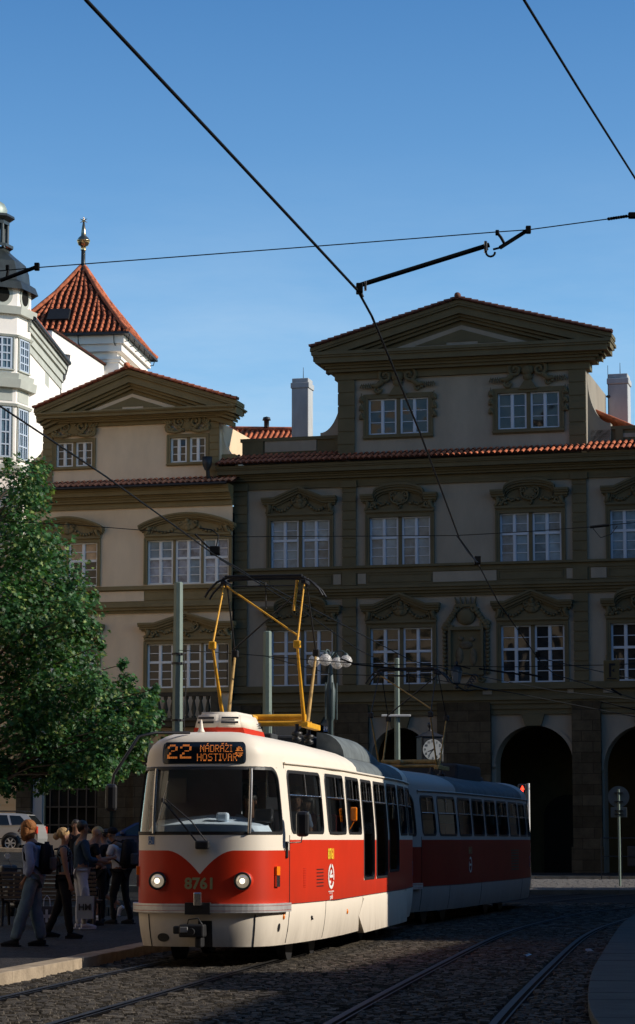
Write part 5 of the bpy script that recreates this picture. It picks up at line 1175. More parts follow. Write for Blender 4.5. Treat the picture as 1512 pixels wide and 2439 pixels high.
        # wiper
        g = MB(); piv = T.P(.04,1.56,.05); g.bbox(piv.x-.09,piv.x+.09,piv.y-.04,piv.y+.04,piv.z-.06,piv.z+.05,.02)
        e1 = T.P(-.50,2.12,.06); g.path([piv+Vector((-.06,0,.02)), T.P(-.2,1.80,.07), e1], .012, 6); g.path([piv+Vector((.05,0,.04)), T.P(-.1,1.85,.075), e1+Vector((.03,0,.02))], .009, 5); g.tube(e1+Vector((0,-.02,-.02)),e1+Vector((0,-.02,.03)),.02,n=8)
        wv = g.build('wiper', M['black'], root); g = MB(); g.path([T.P(-.57,1.80,.045), T.P(-.50,2.1,.05), T.P(-.455,2.37,.045)], [.006,.010,.004], 5); g.build('blade', M['steel'], wv)
        # coupler recess, towing socket
        g = MB(); tpatch(T,g,-.02,.16,.27,.60,.004); tpatch(T,g,-.17,.15,.68,.83,.10); ring(T,g,[(-.17,.68),(.15,.68),(.15,.83),(-.17,.83)],[(-.17,.68),(.15,.68),(.15,.83),(-.17,.83)],.10,0); g.build('coupler_recess', M['black'], root)
        g = MB(); g.bbox(-.22,.10,-.24,-.02,.40,.56,.02); g.bbox(-.30,-.20,-.22,-.08,.44,.54,.02); g.tube((-.05,-.24,.47),(-.05,-.30,.47),.045,n=10); g.bbox(-.02,.07,-.2,.0,.27,.40,.02)
        g.path([(-.12,-.18,.55),(-.10,-.2,.62),(.02,-.2,.64),(.07,-.18,.56)],.010,6); cp_ = g.build('coupler', M['iron'], root)
        g = MB(); g.bbox(-.20,-.10,-.262,-.24,.46,.53,.006); g.build('latch', M['globe_dim'] if 'globe_dim' in M else mat('globe_dim',(.25,.25,.25),.5), cp_)
        g = MB(); g.bbox(-.05,.05,-.16,-.10,.79,.96,.012); g.build('socket', M['steel'], root)
        g = MB(); g.path([T.P(-.0+.05*math.cos(a)-.48+0, .40+.04*math.sin(a), .0) for a in [0,1]],.01,4)
        g = MB(); lp=[(-.50+.09*math.cos(2*PI*i/20), .385+.055*math.sin(2*PI*i/20)) for i in range(20)]; g.add([T.P(a,b,.006) for a,b in lp],[tuple(range(20))]); g.build('skirt_hole', M['black'], root)
        g = MB(); lp=[(1.24+.035*math.cos(2*PI*i/20), .50+.055*math.sin(2*PI*i/20)) for i in range(20)]; g.add([T.P(a,b,.008) for a,b in lp],[tuple(range(20))]); g.build('skirt_hole', M['black'], root)
        g = MB(); tpatch(T,g,sy(1.22),sy(1.28),.99,1.20,.0)
        for i in range(12): g.path([T.P(sy(1.55),1.0+.022*i,.004),T.P(sy(1.66),1.0+.022*i,.004)],.004,4)
        g.build('small_louvre', M['red'], root)
        g = MB()
        for i in range(6): tpatch(T,g,sy(2.22),sy(2.60),.99+.045*i,1.003+.045*i,.004)
        g.build('louvre', M['black'], root)
        g = MB(); 
        # side lamps
        for yy in (.72,4.35,7.1,9.8): g2 = MB(); c=T.P(sy(yy),.60 if yy>1 else .635,.0); g2.ell(c,.02,.03,.04,10,6); g2.build('marker_lamp', M['orange'], root)
        # side number and emblem
        nb = text('8761', .20, M['num_gold'], 'side_number', root, Matrix.Identity(4), 0, .006)
        s0 = sy(3.05)
        for v in nb.data.vertices: v.co = T.P(s0+v.co.x*.95, 1.42+v.co.y*1.0, .006)
        g = MB(); cx_, cz_ = s0, 1.12
        def arcp(r0,r1,a0,a1,dx=0,dz=0,n=18):
            for i in range(n):
                a,b = a0+(a1-a0)*i/n, a0+(a1-a0)*(i+1)/n
                g.add([T.P(cx_+dx+r*1.0*math.cos(t), cz_+dz+r*math.sin(t), .006) for r,t in ((r0,a),(r0,b),(r1,b),(r1,a))],[(0,1,2,3)])
        arcp(.13,.175,R(100),R(330)); arcp(.13,.175,R(-20),R(80)); arcp(0,.06,R(20),R(200),.0,.03); tpatch(T,g,cx_-.10,cx_+.10,cz_-.02,cz_+.02,.006); tpatch(T,g,cx_-.11,cx_-.02,cz_-.10,cz_-.06,.006)
        for i in range(5): tpatch(T,g,cx_-.16+.065*i,cx_-.115+.065*i,.905,.92,.006)
        for i in range(3): tpatch(T,g,cx_-.10+.065*i,cx_-.06+.065*i,.882,.894,.006)
        em = g.build('emblem', M['sign_white'], root)
        pt = text('pid', .13, M['sign_white'], 'lettering', em, Matrix.Identity(4), 0, .004)
        for v in pt.data.vertices: v.co = T.P(s0+v.co.x, .835+v.co.y*.6+.0, .007)
    else:
        nb = text('8413', .20, M['num_yellow'], 'side_number', root, Matrix.Identity(4), 0, .004); s0 = sy(4.6)
        for v in nb.data.vertices: v.co = T.P(s0+v.co.x*.95, 1.40+v.co.y, .006)
        g = MB()
        for i in range(26):
            a,b=2*PI*i/26,2*PI*(i+1)/26
            if 8<i<11: continue
            g.add([T.P(s0+r*math.cos(t),1.12+r*math.sin(t),.006) for r,t in ((.12,a),(.12,b),(.16,b),(.16,a))],[(0,1,2,3)])
        tpatch(T,g,s0-.1,s0+.1,1.10,1.14,.006); g.build('emblem', M['sign_white'], root)
        g = MB()
        for i in range(8): tpatch(T,g,sy(9.6),sy(10.7),.95+.06*i,.985+.06*i,.004)
        g.build('louvre', M['black'], root)
    # door edge emblem near the tail
    g = MB(); s0 = sy(12.9)
    for i in range(20):
        a,b=2*PI*i/20,2*PI*(i+1)/20; g.add([T.P(s0+r*math.cos(t),1.12+r*math.sin(t),.006) for r,t in ((.10,a),(.10,b),(.13,b),(.13,a))],[(0,1,2,3)])
    g.build('tail_emblem', M['blue_sign'], root)
    # --- destination display
    if first:
        z0,z1 = 2.60,2.865; f = MB(); lp = dens(rrect(-.60,.62,z0,z1,.05,5),.06); c0=[T.P(a,b,.012) for a,b in lp]; tpatch(T,f,-.57,.59,z0,z1,.012,0,.06,.04)
        ring(T,f,scale(lp,.012),lp,-.004,.014,1); 
        dsp = f.build('destination_display', [M['display_glass'],M['rubber']], root)
        g = MB()
        def dots(txt, s0, ztop_, dx, dz, sz, gap=1, drop=None):
            x = s0; rnd2 = random.Random(len(txt))
            for ch in txt:
                if ch == ' ': x += dx*3; continue
                rows = dotrows(ch)
                for r_i,row in enumerate(rows):
                    for c_i,b in enumerate(row):
                        if b and not (drop and r_i == drop):
                            a_,zz = x+c_i*dx, ztop_-r_i*dz; P4=[T.P(a_+u_*sz, zz+w_*sz*.75, .016) for u_,w_ in ((-1,-1),(1,-1),(1,1),(-1,1))]; g.add(P4,[(0,1,2,3)])
                x += (len(rows[0])+gap)*dx
        # big route number: doubled dot font
        for k in (0,1):
            x0 = -.505+.20*k
            for r_i,row in enumerate(dotrows('2')):
                for c_i,b in enumerate(row):
                    if b:
                        for u_ in (0,1):
                            for w_ in (0,1):
                                if r_i == 3 and w_ == 1: continue
                                a_=x0+c_i*.032+u_*.016; zz=2.825-(r_i*.026+w_*.013); g.add([T.P(a_+p_*.0055,zz+q_*.0046,.016) for p_,q_ in ((-1,-1),(1,-1),(1,1),(-1,1))],[(0,1,2,3)])
        dots('NADRAZI', -.03, 2.818, .0113, .0135, .0047); dots('HOSTIVAR', -.07, 2.705, .0123, .0125, .0047)
        for a_,zz in ((.060,2.836),(.068,2.843),(.316,2.836),(.326,2.843),(.262,2.843),(.272,2.835),(.282,2.843),(.458,2.722),(.466,2.716),(.474,2.722)): g.add([T.P(a_+p_*.0047,zz+q_*.0037,.016) for p_,q_ in ((-1,-1),(1,-1),(1,1),(-1,1))],[(0,1,2,3)])
        for i in range(-4,5):
            for j in range(-4,5):
                rr = math.hypot(i,j)
                if rr < 4.3 and not (j==0) and not (2.2<rr<3.0 and i*j>0): g.add([T.P(.515+i*.0125+p_*.0047,2.733+j*.0155+q_*.0042,.016) for p_,q_ in ((-1,-1),(1,-1),(1,1),(-1,1))],[(0,1,2,3)])
        g.build('led_lettering', M['led'], dsp)
    # --- cab air conditioner
    if first:
        g = MB(); y0,y1=1.12,2.65; g.add([(-.36,y0+.05,3.0),(0,y0-.05,3.0),(.36,y0+.05,3.0),(.36,y1,3.0),(-.36,y1,3.0),(-.33,y0+.03,3.10),(0,y0-.07,3.10),(.33,y0+.03,3.10),(.33,y1,3.10),(-.33,y1,3.10)],[(0,1,6,5),(1,2,7,6),(2,3,8,7),(3,4,9,8),(4,0,5,9),(5,6,7,8,9)])
        ac = g.build('air_conditioner', M['red'], root)
        bm = bmesh.new(); vs=[bm.verts.new(p) for p in [(-.33,y0+.02,3.10),(0,y0-.08,3.10),(.33,y0+.02,3.10),(.33,y1,3.10),(-.33,y1,3.10),(-.29,y0+.10,3.31),(0,y0+.03,3.31),(.27,y0+.10,3.31),(.25,y1-.2,3.33),(-.25,y1-.2,3.33)]]
        for f_ in ((0,1,6,5),(1,2,7,6),(2,3,8,7),(3,4,9,8),(4,0,5,9),(5,6,7,8,9),(4,3,2,1,0)): bm.faces.new([vs[i] for i in f_])
        bmesh.ops.bevel(bm, geom=[e for e in bm.edges if len(e.link_faces)==2 and min(v.co.z for v in e.verts)>3.2 or abs(e.verts[0].co.z-e.verts[1].co.z)>.1], offset=.04, segments=3, affect='EDGES'); g=MB(); g.frombm(bm,0,True); g.build('cover', M['cream'], ac)
        g = MB()
        for sg,xa,xb in ((-1,-.28,-.05),(1,.05,.27)):
            for zz in (3.155,3.215):
                t=lambda x,z: (x, y0+.02-(.33-abs(x))*.30-.012+(z-3.10)*.36, z); g.add([t(xa,zz),t(xb,zz),t(xb,zz+.028),t(xa,zz+.028)],[(0,1,2,3)])
        for i in range(3): zz=3.14+.03*i; g.add([(.335-(zz-3.1)*.15,y1-.35,zz),(.335-(zz-3.1)*.15,y1-.12,zz),(.333-(zz-3.1)*.15,y1-.12,zz+.013),(.333-(zz-3.1)*.15,y1-.35,zz+.013)],[(0,1,2,3)])
        g.build('vent_slot', M['black'], ac)
        g = MB(); g.lathe([(.05,0),(.03,.05),(.012,.16),(0,.165)], T.P(-.25,3.02,0), 10); g.build('antenna', M['cream'], root)
    # --- roof equipment
    g = MB(); py = 4.57
    if first:
        g.bbox(-.35,.4,2.9,3.4,3.0,3.10,.02); g.build('roof_equipment', M['roof_eq'], root); g = MB(); g.bbox(-.5,.45,6.0,9.2,3.0,3.20,.04)
    else: g.bbox(-.7,.7,6.2,9.0,3.0-.14,3.22,.05); g.build('roof_equipment', M['roof_eq'], root); g = MB(); g.bbox(-.4,.4,10,11,2.86,3.05,.05); g.bbox(.1,.25,10.4,10.6,3.04,3.18,.03)
    g.build('roof_equipment', M['roof_eq'], root)
    if first:
        # curved shroud along the right roof edge
        g = MB(); n=14; m_=6; rows=[]
        for j in range(m_+1):
            a = PI/2*j/m_
            rows.append([Vector((.55+.42*math.sin(a)*1.0, 5.9+4.0*i/n, 2.86+.38*math.cos(a)*(1-.0*i/n)*(1-(max(0,i-9)/5)**2*.55))) for i in range(n+1)])
        vs=[p for r_ in rows for p in r_]; g.add(vs,[(j*(n+1)+i,j*(n+1)+i+1,(j+1)*(n+1)+i+1,(j+1)*(n+1)+i) for j in range(m_) for i in range(n)],0,True)
        g.add([rows[j][0] for j in range(m_+1)]+[Vector((.55,5.9,2.86))],[tuple(range(m_+2))]); g.build('roof_shroud', M['roof_grey'], root)
    # --- pantograph (double diamond)
    pb = 3.34 if first else 3.15; pt_ = pant_top; kz = pb+(pt_-pb)*.49; pg = MB()
    Y = M['yellow'] if first else M['yellow_worn']
    pg.tube((-.66,py-.10,pb-.03),(.66,py-.10,pb-.03),.032,n=8); pg.tube((-.66,py+.19,pb-.03),(.66,py+.19,pb-.03),.032,n=8); pg.bbox(-.70,-.63,py-.40,py+.55,pb-.10,pb-.04,.01); pg.bbox(.62,.72,py-.50,py+.65,pb-.11,pb-.03,.01); pg.tube((-.6,py+.05,pb+.06),(.6,py+.05,pb+.06),.05,n=10); pg.tube((-.15,py-.35,pb+.05),(-.15,py+.4,pb+.05),.045,n=8)
    pr = pg.build('pantograph', Y, root)
    g = MB()
    for x in (-.55,.55):
        for yy in (py-.45,py+.6): g.lathe([(.03,-.26),(.07,-.24),(.07,-.2),(.03,-.19),(.08,-.16),(.08,-.12),(.03,-.1),(.03,0)],(x,yy,pb-.06),10)
    g.build('insulator', M['black'], pr)
    hx = .60; kx = .62; yk = .85
    for sx_ in (-1,1):
        for sy_ in (-1,1):
            worn = sy_ > 0
            a = Vector((sx_*hx, py+(-.12 if sy_<0 else .19), pb)); k = Vector((sx_*kx, py+sy_*yk, kz)); t = Vector((sx_*.60, py+sy_*.13, pt_-.16))
            g = MB(); g.tube(a,k,.031 if first else .020,.018 if first else .013,8); g.build('lower_arm', M['yellow'] if first and not worn else M['yellow_worn'], pr)
            g = MB(); g.tube(k,t,.015 if first else .011,.012 if first else .010,8); g.build('upper_arm', (M['yellow'] if sy_<0 else M['iron']) if first else M['iron'], pr)
            g = MB(); g.bbox(k.x-.05,k.x+.05,k.y-.05,k.y+.05,k.z-.05,k.z+.06,.015); g.build('knuckle', M['yellow'] if first and not worn else M['iron'], pr)
    g = MB(); g.tube((-.56,py-.13,pt_-.17),(.62,py-yk*.80,kz+(pt_-kz)*.12),.014,n=6); g.build('brace', Y, pr)
    g = MB(); g.tube((.56,py+.13,pt_-.17),(-.62,py+yk*.85,kz+.06),.013,n=6); g.tube((-.62,py-yk,kz),(.62,py-yk,kz),.010,n=5) if 0 else None; g.build('brace', M['iron'], pr)
    hd = MB()
    for yy in (py-.17,py+.17):
        zz = pt_-.03; pts=[(-.88,yy,zz-.30),(-.82,yy,zz-.20),(-.70,yy,zz-.08),(-.55,yy,zz-.02),(0,yy,zz+.0),(.55,yy,zz-.02),(.70,yy,zz-.08),(.82,yy,zz-.20),(.88,yy,zz-.30)]; hd.path(pts,.018,6)
    hd.bbox(-.58,.58,py-.2,py-.14,pt_-.055,pt_-.012,.008); hd.bbox(-.58,.58,py+.14,py+.2,pt_-.055,pt_-.012,.008)
    for x in (-.6,.6): hd.bbox(x-.04,x+.04,py-.2,py+.2,pt_-.15,pt_-.09,.01); hd.tube((x,py-.15,pt_-.12),(x,py-.17,pt_-.04),.02,n=5); hd.tube((x,py+.15,pt_-.12),(x,py+.17,pt_-.04),.02,n=5)
    hd.tube((-.5,py,pt_-.16),(.5,py,pt_-.16),.012,n=5); hd.path([(0,py,pt_-.1),(0.01,py,pt_-.5)],.010,5)
    hd.build('collector_head', M['iron'], pr)
    if first:
        g = MB(); g.tube((.50,py-.14,pt_-.1),(.46,py-.2,pt_-.55),.022,n=8); g.build('spring', Y, pr)
    # --- mirrors
    if first:
        q = T.P(seam-.08,1.60,.0); m0 = MB(); m0.path([q, q+Vector((.04,-.06,-.02)), q+Vector((.20,-.12,-.01)), q+Vector((.22,-.12,.12))],.010,6); mi = m0.build('mirror', M['steel'], root)
        g = MB(); c = q+Vector((.22,-.12,.22)); g.bbox(c.x-.085,c.x+.085,c.y-.05,c.y+.05,c.z-.16,c.z+.17,.05); g.build('mirror_housing', M['black'], mi)
        g = MB(); g.bbox(q.x-.05,q.x+.02,q.y-.09,q.y-.02,q.z-.22,q.z+.0,.02); g.build('bracket', M['iron'], root)
        m0 = MB(); a = Vector((-.22,.35,3.0)); m0.path([a, Vector((-.62,.10,2.99)), Vector((-.80,-.05,2.94)), Vector((-1.10,-.15,2.45)), Vector((-1.12,-.17,2.30)), Vector((-1.12,-.17,2.05))], .022, 6); mi = m0.build('mirror', M['black'], root)
        g = MB(); g.bbox(-1.20,-1.05,-.23,-.13,1.98,2.33,.05); g.build('mirror_housing', M['black'], mi)
        # orange side indicator flag
        c = T.P(sy(4.62),1.98,.02); g = MB(); g.bbox(c.x,c.x+.10,c.y-.02,c.y+.02,c.z-.09,c.z+.11,.02); g.tube((c.x+.05,c.y,c.z-.1),(c.x-.02,c.y,c.z-.22),.008,n=5); g.build('side_indicator', M['orange'], root)
    # --- underframe and bogies
    g = MB(); g.bbox(-.85,.85,.5,13.5,.30,.92,.05); g.build('underframe', M['black'], root)
    for yb_ in (3.1,9.6+.3):
        for dy in (-.95,.95):
            for x in (-.72,.72):
                g = MB(); g.disc((x,yb_+dy,.35),(1,0,0),.35,.12,24); g.disc((x*1.05,yb_+dy,.35),(1,0,0),.12,.2,12); g.build('wheel', M['iron'], root)
        g = MB(); g.bbox(-.95,-.85,yb_-1.3,yb_+1.3,.25,.5,.04); g.bbox(.85,.95,yb_-1.3,yb_+1.3,.25,.5,.04); g.bbox(-.9,.9,yb_-.2,yb_+.2,.2,.5,.04); g.build('bogie', M['black'], root)
    return root
lm = mat('lens', (.85,.78,.68), .12, metal=.6, var=.5, scale=24, emit=(1,.80,.55), es=.22)
mat('roof_eq', (.05,.052,.055), .6, var=.2)
TH1, TH2 = R(9.2), R(14)
T1 = Tram(); T2 = Tram(zg=2.56, zr=2.98, zlow=.74)
tram1 = make_tram('tram', 'lead tram on route 22, red and cream, numbered 8761, half in sunlight with raised yellow pantograph', (-1.50,31.65), -TH1, T1, True, 5.50)
tram1['label'] = 'sunlit lead tram, red and cream, showing route 22 and number 8761'
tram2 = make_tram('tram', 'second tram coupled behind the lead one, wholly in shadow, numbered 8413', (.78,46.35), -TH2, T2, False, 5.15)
g = MB(); a = Vector((-1.53+math.sin(TH1)*14,31.65+math.cos(TH1)*14,.5)); g.path([a+Vector((-.02,-.2,0)), Vector((.72,45.95,.5)), Vector((.80,46.55,.5))],.07,8); tag(g.build('coupling_bar', M['iron']), 'dark drawbar coupling the two trams together low between them', 'coupling')
# ------------------------------------------------------------------ tree at the left
tr = empty('maple_tree', (-9.9,70,gz(-9.9,70)), 0, 'large leafy green maple tree filling the left edge above the waiting people', 'tree')
TP = Vector(tr.location)
rn = random.Random(21)
g = MB(); g.path([(0,0,-.1),(.1,0,2.2),(.0,.1,4.5),(.3,0,7.5),(.2,0,10.5)],[.34,.26,.21,.14,.05],10); g.build('trunk', M['bark'], tr)
clumps = [(60,1150,62),(25,1210,70),(95,1115,30),(90,1190,42),(70,1280,80),(20,1330,90),(120,1330,65),(165,1400,62),(80,1420,110),(20,1470,110),(180,1470,62),(120,1520,100),(40,1600,110),(205,1500,38),(190,1570,60),(130,1650,100),(60,1710,90),(215,1640,58),(255,1700,72),(200,1750,75),(300,1690,58),(340,1680,44),(345,1735,34),(310,1770,48),(150,1800,58),(230,1810,60),(280,1820,44),(110,1760,60),(300,1620,26),(362,1655,18),(292,1582,16),(20,1760,44),(2,1810,26),(175,1850,36),(130,1840,24),(225,1855,26),(8,1870,18),(240,1535,14),(220,1425,18),(372,1640,13),(385,1700,10),(330,1828,18),(20,1100,16),(395,1765,16),(30,1830,14),(190,1835,40),(250,1800,40),(240,1850,24),(150,1845,34),(90,1820,40),(210,1780,50),(270,1740,60),(240,1660,50),(170,1740,70),(360,1710,34),(320,1765,34),(60,1835,44),(20,1870,30),(105,1868,26),(0,1830,30),(45,1950,0)]
cl = []
for (u,v,r) in clumps:
    if r == 0: continue
    Y = 70+rn.uniform(-2.2,2.2); p = at(u,v,Y)-TP; cl.append((p, r/F*Y))
for _ in range(14):        # the unseen part of the crown, left of the frame and behind
    p = Vector((rn.uniform(-4.5,-1), rn.uniform(-3,3), rn.uniform(3,10.5))); cl.append((p, rn.uniform(1,1.6)))
g = MB()
for p, r in cl:
    if r < .4 and rn.random() < .2: continue
    b = Vector((rn.uniform(-.2,.2), rn.uniform(-.2,.2), max(2.2, min(9.5, p.z-1.2+rn.uniform(-1,.2))))); m_ = b.lerp(p,.5)+Vector((0,0,.35)); g.path([b, m_, p], [.06,.03,.01], 5)
    for _ in range(int(r*4)):
        q = p+Vector((rn.uniform(-1,1),rn.uniform(-1,1),rn.uniform(-1,1)))*r*.8; g.path([p.lerp(m_,rn.random()*.3), q], [.022,.006], 4)
g.build('branches', M['bark'], tr)
LEAF = []
for a, r in ((-90,.10),(-140,.42),(-160,.30),(178,.62),(150,.34),(122,.80),(105,.45),(90,1.0),(75,.45),(58,.80),(30,.34),(2,.62),(-20,.30),(-40,.42)): LEAF.append((r*math.cos(R(a)), r*math.sin(R(a))))
g = MB()
for p, r in cl:
    n = int(1150*r**2.0)+30
    for _ in range(n):
        d = Vector((rn.gauss(0,1),rn.gauss(0,1),rn.gauss(0,1))).normalized(); rr = r*(rn.random()**.45)*(1.02+.55*noise.noise(d*2.6+p*.8))
        c = p+d*rr
        nrm = (d*.5+Vector((rn.gauss(.15,.5),rn.gauss(-.25,.5),rn.gauss(.65,.4)))).normalized(); t = nrm.cross(Vector((rn.gauss(0,1),rn.gauss(0,1),rn.gauss(0,1)))).normalized(); b = nrm.cross(t)
        s_ = rn.uniform(.07,.15); cup = rn.uniform(-.2,.35)
        vs = [c+(t*x+b*y)*s_-nrm*(s_*cup*(x*x)) for x,y in LEAF]
        k = rn.random(); g.add(vs, [tuple(range(len(vs)))], 2 if k > .90 else (1 if k > .50 else 0))
g.build('crown', [M['leaf_a'],M['leaf_b'],M['leaf_c']], tr)

# ------------------------------------------------------------------ poles and lamps
def pole(name, u, v0, Y, r, label, m='pole_green', cat_='pole', n=8, extra=None):
    b = at(u, v0, Y); zg_ = gz(b.x, Y); e = empty(name, (b.x, Y, zg_), 0, label, cat_); h = b.z-zg_
    g = MB(); g.lathe([(r*1.25,0),(r*1.15,h*.5),(r*.95,h-.02),(r*.8,h)], (0,0,0), n, 0, False, R(22)); g.build('shaft', M[m], e); return e, h
p1, h1 = pole('catenary_pole', 425, 1386, 52, .105, 'tall grey green overhead line pole rising behind the front of the lead tram')
g = MB()
for z in (h1-1.55,h1-1.75,h1-2.95): g.lathe([(.135,0),(.135,.04)],(0,0,z),10)
g.path([(.12,-.1,h1-1.5),(.18,-.12,h1-2.2),(.15,-.12,h1-2.9),(.13,-.1,h1-5)],.012,5); g.build('clamp', M['iron'], p1)
p2, h2 = pole('catenary_pole', 637, 1503, 62, .115, 'grey green overhead line pole rising between the yellow pantograph arms')
g = MB()
for z in (h2-2.2,h2-3.5): g.lathe([(.14,0),(.14,.05)],(0,0,z),10)
g.path([(.14,-.1,h2-2.0),(.20,-.1,h2-2.7),(.14,-.1,h2-3.6)],.012,5); g.build('clamp', M['iron'], p2)
p3, h3 = pole('catenary_pole', 945, 1567, 66, .075, 'pale overhead line pole with a white crossbar behind the rear pantograph')
g = MB(); zc_ = at(940,1704,66).z-gz(2.1,66); g.bbox(-.42,.36,-.10,-.03,zc_-.03,zc_+.03,.01); g.build('crossbar', M['sign_white'], p3)
lb = at(787,1600,80); lz = gz(lb.x,80); lp_ = empty('street_lamp', (lb.x,80,lz), 0, 'dark street lamp post with a cluster of white globe lamps behind the lead tram', 'street lamp'); hl_ = lb.z-lz
g = MB(); g.lathe([(.16,0),(.12,.8),(.09,1.2),(.085,hl_-1.6),(.14,hl_-1.5),(.17,hl_-.6),(.10,hl_-.3),(.07,hl_+.1),(0,hl_+.3)],(0,0,0),12)
for i in range(5): a=i*2*PI/5; g.tube((.2*math.cos(a),.2*math.sin(a),hl_-1.55),(.2*math.cos(a),.2*math.sin(a),hl_-.35),.025,n=5)
g.build('post', M['lamp_green'], lp_)
for (u,v,dy) in ((748,1574,-.1),(775,1571,-.45),(803,1579,.6),(824,1574,-.2)):
    q = at(u,v,80+dy)-Vector((lb.x,80,lz)); g = MB(); g.path([(0,0,q.z+.05),(q.x*.35,q.y*.4,q.z+.32),(q.x*.75,q.y*.8,q.z+.34),(q.x,q.y,q.z+.24)],[.04,.03,.025,.02],6); g.lathe([(.02,.27),(.07,.22),(.08,.17)],tuple(q),10); ar = g.build('lamp_arm', M['lamp_green'], lp_)
    bm = bmesh.new(); bmesh.ops.create_icosphere(bm, subdivisions=3, radius=.20); g = MB(); g.frombm(bm,0,True); o = g.build('globe', M['globe'], ar); o.location = q
    bm = bmesh.new(); bmesh.ops.create_icosphere(bm, subdivisions=1, radius=.192); g = MB()      # hexagon wire pattern on the glass
    bm2 = bmesh.new(); bmesh.ops.create_icosphere(bm2, subdivisions=2, radius=.201)
    cents = {f.index:f.calc_center_median().normalized()*.192 for f in bm2.faces}
    bm2.faces.index_update()
    for e_ in bm2.edges:
        a_, b_ = [f.calc_center_median().normalized()*.2005 for f in e_.link_faces]; g.tube(a_,b_,.0035,n=4,cap=False)
    bm.free(); bm2.free(); w_ = g.build('lattice', M['iron'], o)
# clock on a post
cb_ = at(1024,1786,78); cz0 = gz(cb_.x,78); ck = empty('street_clock', (cb_.x,78,cz0), R(12), 'square street clock with white dials showing about 7:40, beyond the second tram', 'clock'); ch = cb_.z-cz0
g = MB(); g.lathe([(.12,0),(.08,.6),(.06,ch-.45)],(0,0,0),10); g.bbox(-.36,.36,-.36,.36,ch-.42,ch+.42,.06); g.add([(-.4,-.4,ch+.42),(.4,-.4,ch+.42),(.4,.4,ch+.42),(-.4,.4,ch+.42),(0,0,ch+.62)],[(0,1,4),(1,2,4),(2,3,4),(3,0,4)]); g.lathe([(.05,.55),(.06,.62),(.03,.68),(.09,.76),(.07,.84),(0,.88)],(0,0,ch),10); g.build('case', M['iron'], ck)
for rz in (0, PI/2):
    ro_ = Matrix.Rotation(rz,4,'Z'); g = MB(); vs=[ro_@Vector((.33*math.cos(2*PI*i/32),-.372,ch+.33*math.sin(2*PI*i/32))) for i in range(32)]; g.add(vs,[tuple(range(32))]); dl = g.build('dial', M['dial'], ck)
    for i in range(12):
        a = PI/2-2*PI*(i+1)/12; text(str(i+1), .10, M['black'], 'numeral', dl, ro_@Matrix.Translation((.26*math.cos(a),-.378,ch+.26*math.sin(a)))@FRONT, 0, .003)
    g = MB()
    for ang,l,w_ in ((-141+360*0,.25,.016),(-112-0,.17,.024)):
        a = R(90-225+0) if l>.2 else R(90-232)
        a = R(90-215) if l>.2 else R(90-255+4)
        d_ = Vector((math.cos(a),0,math.sin(a))); n_ = Vector((-d_.z,0,d_.x)); c_=Vector((0,-.383,ch)); g.add([ro_@(c_-d_*.05-n_*w_),ro_@(c_+d_*l-n_*w_*.4),ro_@(c_+d_*l+n_*w_*.4),ro_@(c_-d_*.05+n_*w_)],[(0,1,2,3)])
    g.build('hands', M['black'], dl)
# pedestrian signal beside the tail of the second tram
sp_ = at(1258,1865,72); z0 = gz(sp_.x,72)+.1; sg_ = empty('pedestrian_signal', (sp_.x,72,z0), 0, 'pedestrian signal lit with a red figure on a bright thin post', 'traffic light'); hs_ = sp_.z-z0
g = MB(); g.tube((0,0,0),(0,0,hs_),.045,.04,10); g.build('post', M['sign_white'], sg_)
g = MB(); g.lathe([(.05,0),(.05,.55)],(0,0,0),10)
for i in range(3): g.lathe([(.048,.62+.28*i),(.048,.76+.28*i)],(0,0,0),10)
g.build('post_band', M['black'], sg_)
q = at(1243,1879,72); qz = q.z-z0; g = MB(); g.bbox(q.x-sp_.x-.12,q.x-sp_.x+.12,-.12,.1,qz-.38,qz+.15,.03); g.lathe([(.12,0),(.12,.1)],(q.x-sp_.x,-.1,qz),8) if 0 else None; hd_ = g.build('housing', M['black'], sg_)
x_ = q.x-sp_.x
g = MB(); g.ell((x_,-.125,qz+.075),.022,.008,.022,8,5); g.path([(x_,-.125,qz+.05),(x_,-.125,qz-.01)],[.03,.024],6); g.path([(x_-.045,-.125,qz-.02),(x_-.03,-.125,qz+.04),(x_+.03,-.125,qz+.04),(x_+.045,-.125,qz-.02)],.010,5)
for s_ in (-1,1): g.path([(x_+s_*.012,-.125,qz),(x_+s_*.014,-.125,qz-.09)],.012,5)
g.build('red_figure', M['red_lamp'], hd_)
# back of a round road sign at the right
rb = at(1473,1897,74); z0 = gz(rb.x,74)+.12; rs = empty('road_sign', (rb.x,74,z0), R(-6), 'back of a round road sign on a thin post at the far right', 'road sign'); hh = rb.z-z0
g = MB(); g.tube((0,0,0),(0,0,hh+.22),.035,n=8); g.build('post', M['pole_green'], rs)
g = MB(); g.disc((0,.06,hh),(0,1,0),.32,.01,32); g.build('sign_disc', M['sign_back'] if 'sign_back' in M else mat('sign_back',(.10,.12,.125),.5,metal=.2), rs)
g = MB(); zz = at(1473,1934,74).z-z0; g.bbox(-.24,.24,.05,.06,zz-.15,zz+.15,.02); g.build('sign_plate', M['sign_back'], rs)
g = MB()
for z in (hh+.12,hh-.14,zz+.05,zz-.06): g.bbox(-.13,.13,-.045,.05,z-.015,z+.015,.004)
g.build('bracket', M['iron'], rs)
